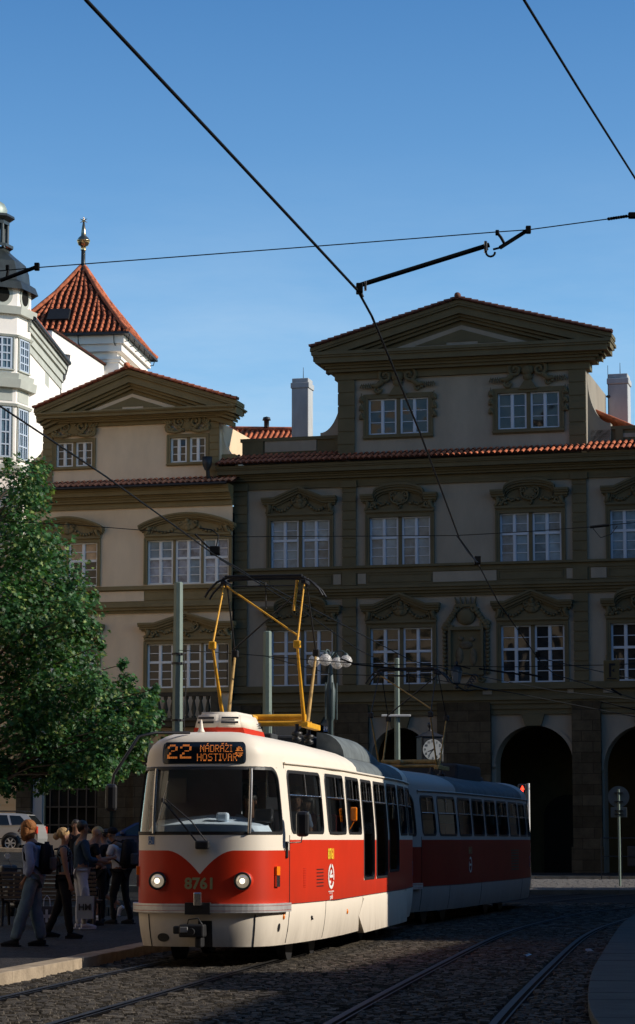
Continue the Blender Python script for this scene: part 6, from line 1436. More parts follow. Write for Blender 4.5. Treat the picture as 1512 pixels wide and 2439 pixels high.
# railing at far right
rl_ = at(1448,2050,84); z0=gz(rl_.x,86)
e = empty('railing', (rl_.x,86,z0), R(-10), 'low dark iron railing with a box behind the sign at the far right', 'railing'); g = MB()
for i in range(5): g.tube((i*.7,0,0),(i*.7,0,1.5),.02,n=5)
for z in (1.48,.85): g.tube((0,0,z),(2.8,0,z),.02,n=5)
g.build('rail_frame', M['iron'], e); g = MB(); g.bbox(.9,2.0,.05,.4,.5,1.2,.03); g.build('planter_box', M['iron'], e)
# wall lantern + wrought iron bracket on the palace
q = fr_.uv(1087,1610,-1.5); P_ = fr_.O+fr_.t*q[0]+fr_.n*-1.5; ln = empty('wall_lantern', (P_.x,P_.y,q[1]), YAW, 'small glass lantern on an ornate bracket below the heraldic relief', 'lantern')
g = MB(); g.lathe([(.05,-.5),(.12,-.42),(.05,-.36),(.15,-.30),(.17,-.26)],(0,0,0),8); g.lathe([(.24,.22),(.20,.34),(.08,.42),(.05,.48),(.09,.52),(0,.6)],(0,0,0),8); g.path([(0,0,-.4),(.25,.6,-.55),(.55,1.4,-.45)],.03,6)
for i in range(5): spiral(g, .25+.07*i, -.40+.10*i, .9, .15, 1.2, 1, .018)
g.build('bracket', M['iron'], ln); g = MB(); g.lathe([(.15,-.26),(.24,.22)],(0,0,0),6,0,False); g.build('glass', M['globe_glass'] if 'globe_glass' in M else mat('globe_glass',(.10,.11,.12),.2), ln)

# ------------------------------------------------------------------ overhead wires
def wire(name, pts, r, label, cat_='wire', sag=0, extra=None):
    P_ = []
    for a,b in zip(pts[:-1],pts[1:]):
        for i in range(8):
            t=i/8; p=Vector(a).lerp(Vector(b),t); p.z -= sag*4*t*(1-t); P_.append(p)
    P_.append(Vector(pts[-1])); g = MB(); g.path(P_, r, 6)
    if extra: extra(g)
    return tag(g.build(name, M['wire']), label, cat_)
zW = 5.62
cw2 = [atz(u,v,zW) for u,v in ((120,-105),(205,0),(530,346),(750,582),(852,692))]+[atz(u,v,zW) for u,v in ((885,752),(925,848),(1000,1030),(1093,1280),(1140,1345),(1185,1432),(1280,1566))]
a,b = cw2[-2],cw2[-1]; cw2.append(b+(b-a).normalized()*9+Vector((2.5,0,0)))
def cl2(g):
    for p,s_ in ((atz(856,692,zW),.05),(atz(1137,1340,zW),.09),(atz(1280,1563,zW),.10)):
        g.bbox(p.x-s_*.5,p.x+s_*.5,p.y-s_,p.y+s_,p.z-.02,p.z+s_,.006); g.tube(p,p+Vector((.02,0,-.05)),.016,n=6)
wire('contact_wire', cw2, .0105, 'thick contact wire sweeping from the top left down over the dark palace', 'contact wire', 0, cl2)
cw1 = [atz(u,v,5.53) for u,v in ((-90,905),(0,967),(250,1133),(430,1262),(512,1322),(560,1349),(600,1374))]; 
p_end = Vector((1.95,50.9,5.30)); cw1 += [cw1[-1].lerp(p_end,.5)+Vector((.0,0,0)), p_end, Vector((3.4,57,5.45)), Vector((6.2,64.5,5.5)), Vector((11,72,5.5))]
def cl1(g):
    p = atz(512,1312,5.6); g.bbox(p.x-.07,p.x+.07,p.y-.1,p.y+.1,p.z-.05,p.z+.06,.01); g.path([atz(465,1272,5.85), atz(495,1302,5.7), p],.014,5); g.path([p,p+Vector((.05,0,.22)),p+Vector((-.05,0,.3)),p+Vector((-.2,0,.32))],.010,5)
wire('contact_wire', cw1, .0095, 'contact wire slanting from the left edge onto the yellow pantograph', 'contact wire', 0, cl1)
a0 = at(1180,-110,9); wire('contact_wire', [at(1248,0,12), at(1380,215,14.2), at(1512,424,17.5), at(1560,500,19)], .0085, 'thin wire crossing the top right corner of the sky', 'wire')
Yb = 18.5
sp1 = [at(-60,650,Yb),at(88,637,Yb),at(845,579,Yb),at(1185,552,Yb),at(1258,547,Yb),at(1450,521,Yb),at(1560,508,Yb)]
def ins1(g):
    a_,b_ = at(1450,521,Yb),at(1497,514,Yb)
    for i in range(8): p=a_.lerp(b_,i/8); g.ell(p,.016,.012,.014,6,4)
    g.bbox(*(lambda p:(p.x-.04,p.x+.06,p.y-.02,p.y+.02,p.z-.025,p.z+.025))(at(1508,513,Yb)),.01)
wire('span_wire', sp1, .0045, 'nearest thin span wire stretched across the whole sky', 'span wire', 0, ins1)
def arm(label, tube_, br, hook):
    e = empty('registration_arm', at(*tube_[0],Yb), 0, label, 'wire fitting'); O_ = Vector(e.location)
    if tube_[1]: g = MB(); g.tube(Vector((0,0,0)), at(*tube_[1],Yb)-O_, .019, n=10); g.build('tube', M['wire'], e)
    g = MB(); c,d = at(*br[0],Yb)-O_, at(*br[1],Yb)-O_; g.path([c,d],.016,8); g.bbox(d.x-.02,d.x+.02,d.y-.02,d.y+.02,d.z-.03,d.z+.03,.006); m_ = c.lerp(d,.18); k = at(*br[2],Yb)-O_; g.path([m_,m_.lerp(k,.6)+Vector((.005,0,0)),k],.012,6); g.bbox(k.x-.014,k.x+.014,k.y-.018,k.y+.018,k.z-.02,k.z+.02,.005)
    if hook: h_ = at(*hook,Yb)-O_; g.path([h_+Vector((.035*math.cos(a_),0,.035*math.sin(a_))) for a_ in [PI*.7+i*PI*1.3/8 for i in range(9)]],.009,5); g.tube(h_+Vector((.02,0,.02)),c,.009,n=5)
    g.build('bracket', M['wire'], e)
    if tube_[1]:
        g = MB(); s_ = at(tube_[1][0]-9,tube_[1][1]+4,Yb)-O_; g.bbox(s_.x-.012,s_.x+.012,s_.y-.03,s_.y+.03,s_.z-.045,s_.z+.04,.006); s_ = at(tube_[0][0]+20,tube_[0][1]-2,Yb)-O_; g.bbox(s_.x-.01,s_.x+.01,s_.y-.03,s_.y+.03,s_.z-.04,s_.z+.03,.006); g.build('clamp', M['steel'], e)
        g = MB(); g.path([Vector((.01,0,0)),Vector((.02,0,-.05)),atz(856,692,zW)-O_],.014,6); g.build('dropper', M['wire'], e)
    return e
arm('long dark steel arm holding the contact wire kink in mid sky', ((850,681),(1165,583)), ((1190,590),(1258,547),(1184,554)), (1168,600))
arm('dark bracket end clamped to the wire at the left edge of the sky', ((-40,690),None), ((0,668),(88,635),(18,637)), None)
Yc = 36
wire('span_wire', [at(-60,1236,Yc),at(0,1240,Yc),at(180,1250,Yc),at(465,1272,Yc),at(560,1278,Yc),at(1085,1275,Yc),at(1250,1266,Yc),at(1412,1254,Yc),at(1570,1238,Yc)], .0062, 'second span wire crossing the palace at its upper windows', 'span wire', 0,
     lambda g: (g.path([at(1088,1276,Yc),at(1115,1315,Yc-1),at(1137,1340,Yc-1.8)],.012,5), g.tube(at(1405,1255,Yc),at(1450,1250,Yc),.022,n=6), g.path([at(1412,1258,Yc),at(1430,1280,Yc),at(1455,1272,Yc),at(1470,1252,Yc)],.006,4)))
Yd = 47
wire('span_wire', [at(425,1548,Yd+4),at(560,1556,Yd),at(850,1580,Yd),at(1200,1588,Yd),at(1455,1583,Yd),at(1570,1577,Yd)], .0085, 'third span wire passing in front of the globe lamps', 'span wire', 0,
     lambda g: (g.tube(at(810,1568,Yd),at(846,1582,Yd),.018,n=6), g.tube(at(846,1582,Yd),at(950,1592,Yd),.014,n=6), g.tube(at(1140,1592,Yd),at(1240,1606,Yd),.018,n=6), g.tube(at(1085,1583,Yd),at(1120,1592,Yd),.014,n=5)))
wire('feeder_wire', [at(640,1565,61.8),at(790,1605,58),at(1000,1612,56),at(1250,1655,60),at(1570,1718,66)], .010, 'low slanting wire below the palace windows running to the right edge', 'wire', 0, lambda g: (g.tube(at(1115,1630,57),at(1160,1642,58),.02,n=6), g.tube(at(1430,1670,63),at(1512,1690,63),.018,n=6)))
wire('feeder_wire', [at(1275,1563,47),at(1320,1606,50),at(1512,1663,56),at(1570,1680,58)], .009, 'wire running from the far wire crossing to the right edge', 'wire', 0, lambda g: (g.tube(at(1235,1600,48),at(1290,1612,48),.022,n=6), g.tube(at(1455,1640,54),at(1480,1655,54),.025,n=6)))
wire('feeder_wire', [at(600,1345,36),at(430,1262,36)], .006, 'short guy wire above the yellow pantograph', 'wire') if 0 else None
wire('feeder_wire', [at(525,1332,34),at(700,1440,39),at(850,1545,46),at(960,1600,52)], .008, 'wire descending behind the yellow pantograph towards the rear one', 'wire')
# small hanging sign on the third span wire
hp = at(1456,1597,Yd-.1); e = empty('hanging_sign', hp, 0, 'small square sign with a black arrow hung on the wire at the right', 'sign'); g = MB(); g.bbox(-.15,.15,-.02,.02,-.20,.20,.01); g.tube((-.1,0,.2),(-.1,0,.30),.008,n=4); g.tube((.1,0,.2),(.1,0,.30),.008,n=4); g.build('board', mat('sign_ochre',(.16,.13,.06),.6), e)
g = MB(); g.prism([(-.05,-.12),(-.01,-.12),(-.01,.10),(.07,.10),(.07,.14),(-.05,.14)], -.028,-.021) ; g.prism([(-.09,-.14),(.09,-.14),(.09,-.16),(-.09,-.16)],-.028,-.021); g.prism([(.0,.0),(.05,.05),(.05,-.03)],-.028,-.021); g.build('arrow', M['black'], e)
# ------------------------------------------------------------------ people
def skin(name, nodes, edges, m, parent, sub=1, root=0, loc=None):
    keys = list(nodes); idx = {k:i for i,k in enumerate(keys)}
    me = bpy.data.meshes.new(name); me.from_pydata([nodes[k][0] for k in keys], [(idx[a],idx[b]) for a,b in edges], [])
    o = bpy.data.objects.new(name, me); col.objects.link(o); o.modifiers.new('s','SKIN'); sd = o.modifiers.new('d','SUBSURF'); sd.levels = sd.render_levels = sub
    sk = me.skin_vertices[0].data if me.skin_vertices else None
    if sk is None:
        bm = bmesh.new(); bm.from_mesh(me); bm.verts.layers.skin.verify(); bm.to_mesh(me); bm.free(); sk = me.skin_vertices[0].data
    for k,i in idx.items():
        r = nodes[k][1]; sk[i].radius = r if isinstance(r, tuple) else (r, r); sk[i].use_root = (i == root)
    dg = bpy.context.evaluated_depsgraph_get(); m2 = bpy.data.meshes.new_from_object(o.evaluated_get(dg)); bpy.data.objects.remove(o)
    for p in m2.polygons: p.use_smooth = True
    m2.materials.clear(); m2.materials.append(M[m]); o = bpy.data.objects.new(name, m2); col.objects.link(o); o.parent = parent; return o
def folds(o, amp, fq):
    me = o.data; nr = [v.normal.copy() for v in me.vertices]
    for v, n in zip(me.vertices, nr):
        c = v.co; d = noise.noise(Vector((c.x*fq*1.3, c.y*fq*1.3, c.z*fq*.8+o.parent.location.x*9))) + .6*noise.noise(Vector((c.x*fq*2.6, c.y*fq*2.6, c.z*fq*3)))
        v.co = c + n*amp*d
    return o
def V(*a): return Vector(a)
def person(label, loc, face, H, skinm, top, legs_, hair, arms, legp, lean=0, headt=(0,0), sleeves=True, shoe='black', hairstyle='short', wide=1.0, skirt=False, loose=1.0, trousers=True, seated=False, group=None, shorts=False):
    """arms: [(elbow),(wrist)] per side relative to shoulders; legp: [(knee),(ankle)] per side; +y is forward"""
    k = H/1.70; e = empty('person', loc, face, label, 'person', group)
    L_ = lambda v: Vector((v[0]*k, (v[1]+lean*max(0,v[2]-.93))*k, v[2]*k))
    N_ = {}; E = []
    N_['pelvis'] = (L_((0,0,.94)), .125*k*wide); N_['waist'] = (L_((0,.01,1.08)), .108*k*wide); N_['chest'] = (L_((0,.0,1.26)), .128*k*wide); N_['upper'] = (L_((0,-.01,1.38)), .095*k*wide)
    N_['neck'] = (L_((0,.005,1.46)), .052*k); hd = Vector((headt[0],headt[1],0)); hb = V(0,.015,1.52)
    nb = L_(hb)+hd*.02; N_['jaw'] = (nb+Vector((0,.015*k,.02*k))+hd*.01, .066*k); N_['face'] = (nb+Vector((0,.012*k,.075*k))+hd*.025, .082*k); N_['skull'] = (nb+Vector((0,-.008*k,.125*k))+hd*.03, .080*k); N_['crown'] = (nb+Vector((0,-.01*k,.165*k))+hd*.03, .045*k)
    E += [('pelvis','waist'),('waist','chest'),('chest','upper'),('upper','neck'),('neck','jaw'),('jaw','face'),('face','skull'),('skull','crown')]
    for i,s in enumerate((-1,1)):
        sh_ = L_((s*.165*wide,-.01,1.385)); N_[f'sh{i}'] = (sh_, .058*k); E.append(('upper',f'sh{i}'))
        el = L_(V(s*.165*wide,-.01,1.385)+Vector((s*abs(arms[i][0][0]) if False else arms[i][0][0],arms[i][0][1],arms[i][0][2]))); wr = L_(V(s*.165*wide,-.01,1.385)+Vector(arms[i][1]))
        N_[f'el{i}'] = (el, .041*k); N_[f'wr{i}'] = (wr, .027*k); E += [(f'sh{i}',f'el{i}'),(f'el{i}',f'wr{i}')]
        d = (wr-el).normalized(); side = d.cross(Vector((s*1.0,0.1,0))).normalized()
        if side.length < .1: side = Vector((0,1,0))
        pc = wr+d*.055*k; N_[f'palm{i}'] = (pc, .030*k); E.append((f'wr{i}',f'palm{i}'))
        inn = d.cross(side).normalized()
        for f in range(4):
            o_ = side*(.022-.0145*f)*k; ln_ = (.036,.041,.038,.030)[f]*k
            N_[f'f{i}{f}a'] = (pc+d*.035*k+o_, .0095*k); N_[f'f{i}{f}b'] = (pc+d*(.035*k+ln_*.6)+o_+inn*.010*k*s, .0088*k); N_[f'f{i}{f}c'] = (pc+d*(.035*k+ln_)+o_+inn*.026*k*s, .0075*k)
            E += [(f'palm{i}',f'f{i}{f}a'),(f'f{i}{f}a',f'f{i}{f}b'),(f'f{i}{f}b',f'f{i}{f}c')]
        N_[f't{i}a'] = (pc+side*.034*k+d*.0, .010*k); N_[f't{i}b'] = (pc+side*.044*k+d*.035*k, .009*k); E += [(f'palm{i}',f't{i}a'),(f't{i}a',f't{i}b')]
        hp_ = L_((s*.088*wide,0,.90)); kn = Vector(legp[i][0])*k; an = Vector(legp[i][1])*k
        N_[f'hip{i}'] = (hp_, .088*k*wide); N_[f'kn{i}'] = (kn, .058*k); N_[f'cf{i}'] = (kn.lerp(an,.35)+Vector((0,-.015*k,0)), .052*k); N_[f'an{i}'] = (an, .036*k)
        E += [('pelvis',f'hip{i}'),(f'hip{i}',f'kn{i}'),(f'kn{i}',f'cf{i}'),(f'cf{i}',f'an{i}')]
    body = skin('body', N_, E, skinm, e)
    # face details
    fc = N_['face'][0]; g = MB(); g.path([fc+V(0,.078*k,.02*k),fc+V(0,.104*k,-.018*k),fc+V(0,.084*k,-.028*k)],[.010*k,.014*k,.010*k],6)
    for s in (-1,1): g.ell(fc+V(s*.083*k,-.01*k,0),.012*k,.022*k,.032*k,6,5)
    g.build('nose_and_ears', M[skinm], e)
    g = MB()
    for s in (-1,1): g.ell(fc+V(s*.030*k,.076*k,.016*k),.011*k,.008*k,.007*k,6,4); g.path([fc+V(s*.016*k,.082*k,.034*k),fc+V(s*.045*k,.074*k,.036*k)],.004*k,4)
    g.path([fc+V(-.022*k,.078*k,-.048*k),fc+V(.022*k,.078*k,-.048*k)],.005*k,4); g.build('eyes_and_mouth', M['hair_dark'], e)
    # garments
    lo = loose
    if trousers:
        T_ = {}; TE = []; T_['pelvis'] = (N_['pelvis'][0]+V(0,0,.04*k), .128*k*wide)
        for i in (0,1):
            kn, an = N_[f'kn{i}'][0], N_[f'an{i}'][0]; T_[f'hip{i}'] = (N_[f'hip{i}'][0], .098*k*wide); T_[f'kn{i}'] = (kn+(V(0,0,-.08*k) if shorts else V(0,0,0)), .070*k*lo)
            TE += [('pelvis',f'hip{i}'),(f'hip{i}',f'kn{i}')]
            if not shorts: T_[f'cf{i}'] = (kn.lerp(an,.5), .060*k*lo**1.3); T_[f'an{i}'] = (an-(kn-an).normalized()*.015*k, .050*k*lo**1.5); TE += [(f'kn{i}',f'cf{i}'),(f'cf{i}',f'an{i}')]
        folds(skin('trousers', T_, TE, legs_, e, 2), .012*lo, 9)
    T_ = {}; TE = []; T_['hem'] = (N_['pelvis'][0]+V(0,0,-.05*k if lo<1.3 else -.11*k), (.146 if lo<1.3 else .17)*k*wide); T_['waist'] = (N_['waist'][0], .128*k*wide); T_['chest'] = (N_['chest'][0], .142*k*wide); T_['upper'] = (N_['upper'][0]+V(0,0,-.01), .103*k*wide)
    TE += [('hem','waist'),('waist','chest'),('chest','upper')]
    for i in (0,1):
        sh_, el, wr = N_[f'sh{i}'][0], N_[f'el{i}'][0], N_[f'wr{i}'][0]; T_[f'sh{i}'] = (sh_, .068*k); TE.append(('upper',f'sh{i}'))
        if sleeves == 'long': T_[f'el{i}'] = (el, .060*k); T_[f'wr{i}'] = (el.lerp(wr,.75), .050*k); TE += [(f'sh{i}',f'el{i}'),(f'el{i}',f'wr{i}')]
        elif sleeves: T_[f'el{i}'] = (sh_.lerp(el,.72), .062*k); TE.append((f'sh{i}',f'el{i}'))
    folds(skin('shirt', T_, TE, top, e, 2), .011*lo, 10)
    for i in (0,1):
        an = N_[f'an{i}'][0]; kn = N_[f'kn{i}'][0]; sd = (an-kn).normalized(); fwd = Vector((0,1,0)) if abs(sd.y) < .75 else Vector((0,.3,-.95))
        heel = V(0,0,.035*k) if shoe == 'heel' else V(0,0,0)
        pts = [an+V(0,-.05*k,-.045*k)*1, an+fwd*.05*k+V(0,0,-.045*k), an+fwd*.16*k+V(0,0,-.058*k)]
        g = MB(); g.path(pts, [.042*k,.046*k,.030*k], 8); g.ell(pts[2],.04*k,.05*k,.026*k,8,5); g.bbox(an.x-.042*k,an.x+.042*k,an.y-.085*k,an.y+.19*k,an.z-.095*k,an.z-.07*k,.008) if abs(sd.y)<.75 else None
        if shoe == 'heel': g.tube(an+V(0,-.06*k,-.05*k), an+V(0,-.065*k,-.095*k), .02*k)
        g.build('shoe', M['white_cloth' if shoe=='white' else 'black_cloth'], e)
    # hair
    sc_0, cr = N_['skull'][0], N_['crown'][0]; g = MB()
    def lump(c, a, b, d_, n=12, kk=8):
        rn_ = random.Random(int(c.x*999)); base=len(g.v); g.ell(c,a,b,d_,n,kk)
        for i in range(base,len(g.v)):
            v = Vector(g.v[i]); q = v-Vector(c); g.v[i] = tuple(Vector(c)+q*(1+.10*noise.noise(v*22)))
    if hairstyle == 'short': lump(sc_0+V(0,-.02*k,.012*k), .094*k,.098*k,.088*k)
    elif hairstyle == 'cap':
        lump(sc_0+V(0,-.012*k,.03*k), .096*k,.100*k,.070*k); g.ell(sc_0+V(0,.11*k,.0)+hd*.02,.07*k,.075*k,.012*k,10,5)
    elif hairstyle == 'long':
        lump(sc_0+V(0,-.03*k,.005*k), .105*k,.112*k,.098*k); lump(sc_0+V(0,-.05*k,-.10*k), .095*k,.07*k,.13*k)
        for s in (-1,1): lump(sc_0+V(s*.075*k,.0,-.08*k), .038*k,.065*k,.13*k)
    elif hairstyle == 'bun':
        lump(sc_0+V(0,-.02*k,.012*k), .098*k,.102*k,.092*k); lump(sc_0+V(0,-.125*k,-.04*k), .05*k,.055*k,.06*k)
        g2 = MB(); g2.path([sc_0+V(-.09*k,.05*k,.04*k),sc_0+V(0,.07*k,.09*k),sc_0+V(.09*k,.05*k,.04*k)],.010*k,5); g2.build('sunglasses', M['black'], e)
    elif hairstyle == 'puffy': lump(sc_0+V(0,-.01*k,.02*k), .112*k,.105*k,.098*k)
    elif hairstyle == 'bald': pass
    if g.v: g.build('cap' if hairstyle == 'cap' else 'hair', M['black_cloth' if hairstyle=='cap' else hair], e)
    return e, N_
def backpack(e, N_, m, label, w=.15, h=.23, d=.085, dz=0, dy=.0):
    c = N_['chest'][0]; b = empty('backpack', Vector(e.location)+Matrix.Rotation(e.rotation_euler.z,3,'Z')@(c+V(0,-.22+dy,dz)), e.rotation_euler.z, label, 'backpack')
    bm = bmesh.new(); bmesh.ops.create_cube(bm, size=1)
    for v in bm.verts: v.co = Vector((v.co.x*2*w*(1 if v.co.z<0 else .8), v.co.y*2*d*(1.15 if v.co.z<0 else .75), v.co.z*2*h))
    bmesh.ops.bevel(bm, geom=bm.edges[:], offset=.05, segments=3, affect='EDGES'); g = MB(); g.frombm(bm,0,True); g.build('bag', M[m], b)
    g = MB(); g.bbox(-w*.75,w*.75,-d*1.45,-d*.8,-h*.75,h*.05,.03); g.build('pocket', M['grey_cloth'], b)
    for s in (-1,1):
        g = MB(); g.path([V(s*w*.6,d*.8,h*.8),V(s*w*.75,d+.10,h*.93),V(s*w*.85,d+.22,h*.55),V(s*w*.9,d+.20,-h*.1),V(s*w*.8,d*.8,-h*.7)],.017,6); g.build('strap', M['black_cloth'], b)
    return b
zP = .125
def foot(u, v, Y): p = at(u,v,Y); return (p.x, Y, zP)
DN = (0,0,-.30)
# facing angles: 0 faces away from the camera (+y); pi faces the camera; -pi/2 faces right (+x); pi/2 faces left
w1, n1 = person('young woman with loose auburn hair, pale blue shirt and wide blue jeans, looking down', foot(78,2240,35.3), R(80), 1.74, 'skin', 'shirt_blue', 'jeans', 'hair_red',
    [[(-.03,-.03,-.28),(.03,.10,-.48)],[(.03,-.06,-.28),(.0,.06,-.52)]], [[(-.10,.10,.50),(-.12,.22,.09)],[(.10,.0,.50),(.11,-.10,.09)]], lean=.10, headt=(0,1.0), sleeves='long', hairstyle='long', loose=1.35)
backpack(w1, n1, 'black_cloth', 'black backpack worn by the woman in the pale blue shirt', dz=-.05)
w2, n2 = person('woman with tied back blond hair, striped sleeveless top and black trousers in heeled shoes', foot(152,2228,38.0), R(-84), 1.64, 'skin', 'striped', 'black_cloth', 'hair_blond',
    [[(-.02,.02,-.28),(.0,.06,-.52)],[(.03,.03,-.28),(.04,.10,-.52)]], [[(-.10,-.10,.49),(-.11,-.26,.11)],[(.10,.05,.49),(.10,.10,.10)]], lean=-.04, sleeves=False, hairstyle='bun', shoe='heel', wide=1.12, loose=1.1)
backpack(w2, n2, 'black_cloth', 'black rucksack on the back of the woman in the striped top', w=.13, h=.19, dz=-.02)
m1, q1 = person('dark haired man in a denim shirt facing right, behind the woman in stripes', foot(190,2200,42.2), R(-70), 1.78, 'skin2', 'denim', 'white_cloth', 'hair_dark',
    [[(-.03,.06,-.28),(.06,.30,-.34)],[(.03,.08,-.27),(-.02,.32,-.30)]], [[(-.10,.02,.50),(-.10,.0,.09)],[(.10,.05,.50),(.10,.05,.09)]], lean=.05, sleeves='long', shoe='white')
m2, q2 = person('bald man bending forward between the man in denim and the blond woman in black', foot(207,2196,43.8), R(-60), 1.70, 'skin', 'black_cloth', 'black_cloth', 'hair_dark',
    [[(-.03,.10,-.25),(.10,.36,-.22)],[(.03,.12,-.24),(-.04,.38,-.20)]], [[(-.10,.04,.50),(-.10,-.02,.09)],[(.10,.06,.50),(.10,.08,.09)]], lean=.16, headt=(0,1.2), hairstyle='bald', shoe='black')
w3, q3 = person('woman with short puffy blond hair and a black top facing the camera', foot(230,2188,45.2), R(172), 1.68, 'skin', 'black_cloth', 'black_cloth', 'hair_blond',
    [[(-.05,.05,-.27),(.08,.20,-.34)],[(.05,.05,-.27),(-.05,.22,-.36)]], [[(-.10,.0,.50),(-.11,.0,.09)],[(.10,.03,.50),(.11,.04,.09)]], hairstyle='puffy')
m3, q3_ = person('man in a black cap and white t-shirt reaching forward to the left', foot(287,2194,44.6), R(62), 1.68, 'skin2', 'white_cloth', 'black_cloth', 'hair_dark',
    [[(-.02,.14,-.24),(.02,.38,-.36)],[(.02,.12,-.24),(-.02,.42,-.30)]], [[(-.11,.10,.50),(-.13,.06,.09)],[(.10,-.04,.49),(.12,-.14,.09)]], lean=.22, headt=(0,1.3), hairstyle='cap', sleeves=True, shoe='black', wide=1.05)
backpack(m3, q3_, 'black_cloth', 'large black and grey backpack worn by the man in the white t-shirt', w=.17, h=.26, d=.12, dy=-.02)
pz = at(179,2030,58); m4, q4 = person('dark haired man in a dark jacket standing alone farther back by the blue car', (pz.x,58,gz(pz.x,58)+.18), R(165), 1.76, 'skin2', 'black_cloth', 'black_cloth', 'hair_dark',
    [[(-.04,.0,-.29),(.0,.05,-.53)],[(.04,.0,-.29),(.0,.05,-.53)]], [[(-.10,0,.50),(-.10,0,.09)],[(.10,0,.50),(.10,0,.09)]], sleeves='long')
m5, q5 = person('person in dark shorts and white sneakers stepping off behind the group', foot(248,2180,46.8), R(70), 1.66, 'skin', 'grey_cloth', 'black_cloth', 'hair_dark',
    [[(-.04,.02,-.28),(.0,.08,-.50)],[(.04,-.05,-.28),(.0,.0,-.52)]], [[(-.10,.12,.50),(-.10,.10,.09)],[(.10,.06,.48),(.10,-.30,.30)]], shoe='white', shorts=True)
mat('bag_white', (.24,.25,.26), .7)
# things carried
def bag(name, label, p, w, h, m, rz=0, logo=None, parent=None):
    b = empty(name, p, rz, label, 'bag'); g = MB(); g.add([(-w/2,-.05,0),(w/2,-.05,0),(w/2,.05,0),(-w/2,.05,0),(-w/2-.01,-.03,h),(w/2+.01,-.03,h),(w/2+.01,.03,h),(-w/2-.01,.03,h)],[(0,3,2,1),(0,1,5,4),(1,2,6,5),(2,3,7,6),(3,0,4,7)]); o = g.build('bag_body', M[m], b)
    g = MB()
    for y in (-.03,.03): g.path([(-w*.22,y,h),(-w*.18,y*.5,h+.12),(0,0,h+.17),(w*.18,y*.5,h+.12),(w*.22,y,h)],.007,5)
    g.build('handle', M['white_cloth'], b)
    if logo: text(logo, .15, M['black'], 'lettering', o, Matrix.Translation((0,-.056,h*.5))@FRONT, 0, .004)
    return b
p = at(210,2160,42.5); bag('shopping_bag', 'white paper carrier bag with dark letters hanging beside the man in denim', (p.x,42.0,.30), .27, .38, 'bag_white', R(-8), 'HM')
p = at(122,2180,39.5); b_ = bag('tote_bag', 'dark bag with a pale cross print beside the trousers of the woman in stripes', (p.x-.05,39.3,.28), .24, .30, 'grey_cloth', R(5))
g = MB(); g.box(-.02,.02,-.062,-.056,.05,.25); g.box(-.08,.08,-.062,-.056,.12,.17); g.build('cross_print', M['white_cloth'], b_)
# bench seen from behind
bp_ = at(10,2150,43.5); bn = empty('bench', (bp_.x-.1,43.5,zP), R(-6), 'dark slatted park bench behind the woman in jeans', 'bench'); BL = 1.75
for x in (.06, BL-.06):
    g = MB(); g.path([(x,0.02,0),(x,.10,.40),(x,.02,.50),(x,-.16,.92)],[.03,.028,.025,.02],6); g.path([(x,.58,0),(x,.52,.40),(x,.10,.42)],.026,6); g.path([(x,.0,.62),(x,.30,.66),(x,.52,.62),(x,.52,.42)],.02,6); g.build('leg', M['iron'], bn)
g = MB()
for i in range(7): t=i/6; g.bbox(0,BL,.00-.16*t-.02,.01-.16*t,.50+.42*t-.024,.50+.42*t+.024,.006)
g.build('backrest', M['bench_wood'], bn); g = MB()
for i in range(6): g.bbox(0,BL,.08+.08*i,.08+.08*i+.06,.43,.455,.006)
g.build('seat', M['bench_wood'], bn)
# parked motor scooter behind the bench
mp_ = at(42,2065,50); mz = gz(mp_.x,50); sc0 = empty('motor_scooter', (mp_.x,50,mz+.02), R(200), 'dark motor scooter with round mirrors parked behind the bench', 'scooter')
for y in (-.6,.6):
    g = MB(); vs=[]; 
    for i in range(20): a=2*PI*i/20; vs.append(V(0,y+.20*math.cos(a),.24+.20*math.sin(a)))
    g.path(vs+[vs[0]],.05,8,cap=False); w_ = g.build('wheel', M['tyre'], sc0); g = MB(); g.disc((0,y,.24),(1,0,0),.14,.05,16); g.build('rim', M['steel'], w_)
g = MB(); g.bbox(-.16,.16,-.8,-.1,.38,.70,.08); g.bbox(-.14,.14,-.15,.35,.24,.34,.04); g.bbox(-.18,.18,.35,.50,.30,.95,.06); g.bbox(-.07,.07,.5,.78,.42,.50,.02); g.build('body', M['black'], sc0)
g = MB(); g.bbox(-.15,.15,-.82,-.12,.70,.80,.05); g.build('seat', M['rubber'], sc0)
g = MB(); g.path([(0,.50,.5),(0,.42,1.0)],.03,8); g.path([(-.34,.30,1.03),(-.1,.42,1.02),(.1,.42,1.02),(.34,.30,1.03)],.018,6)
g.build('handlebar', M['iron'], sc0)
for s in (-1,1): g = MB(); g.path([(s*.2,.36,1.03),(s*.28,.38,1.22)],.008,5); g.disc((s*.30,.37,1.27),(0,1,.1),.06,.02,14); g.build('mirror', M['steel'], sc0)
g = MB(); g.ell((0,.55,.86),.09,.05,.09); g.build('headlight', M['globe_glass'], sc0)
g = MB(); g.bbox(-.17,.17,-.98,-.70,.80,1.08,.05); g.build('top_box', M['black'], sc0)

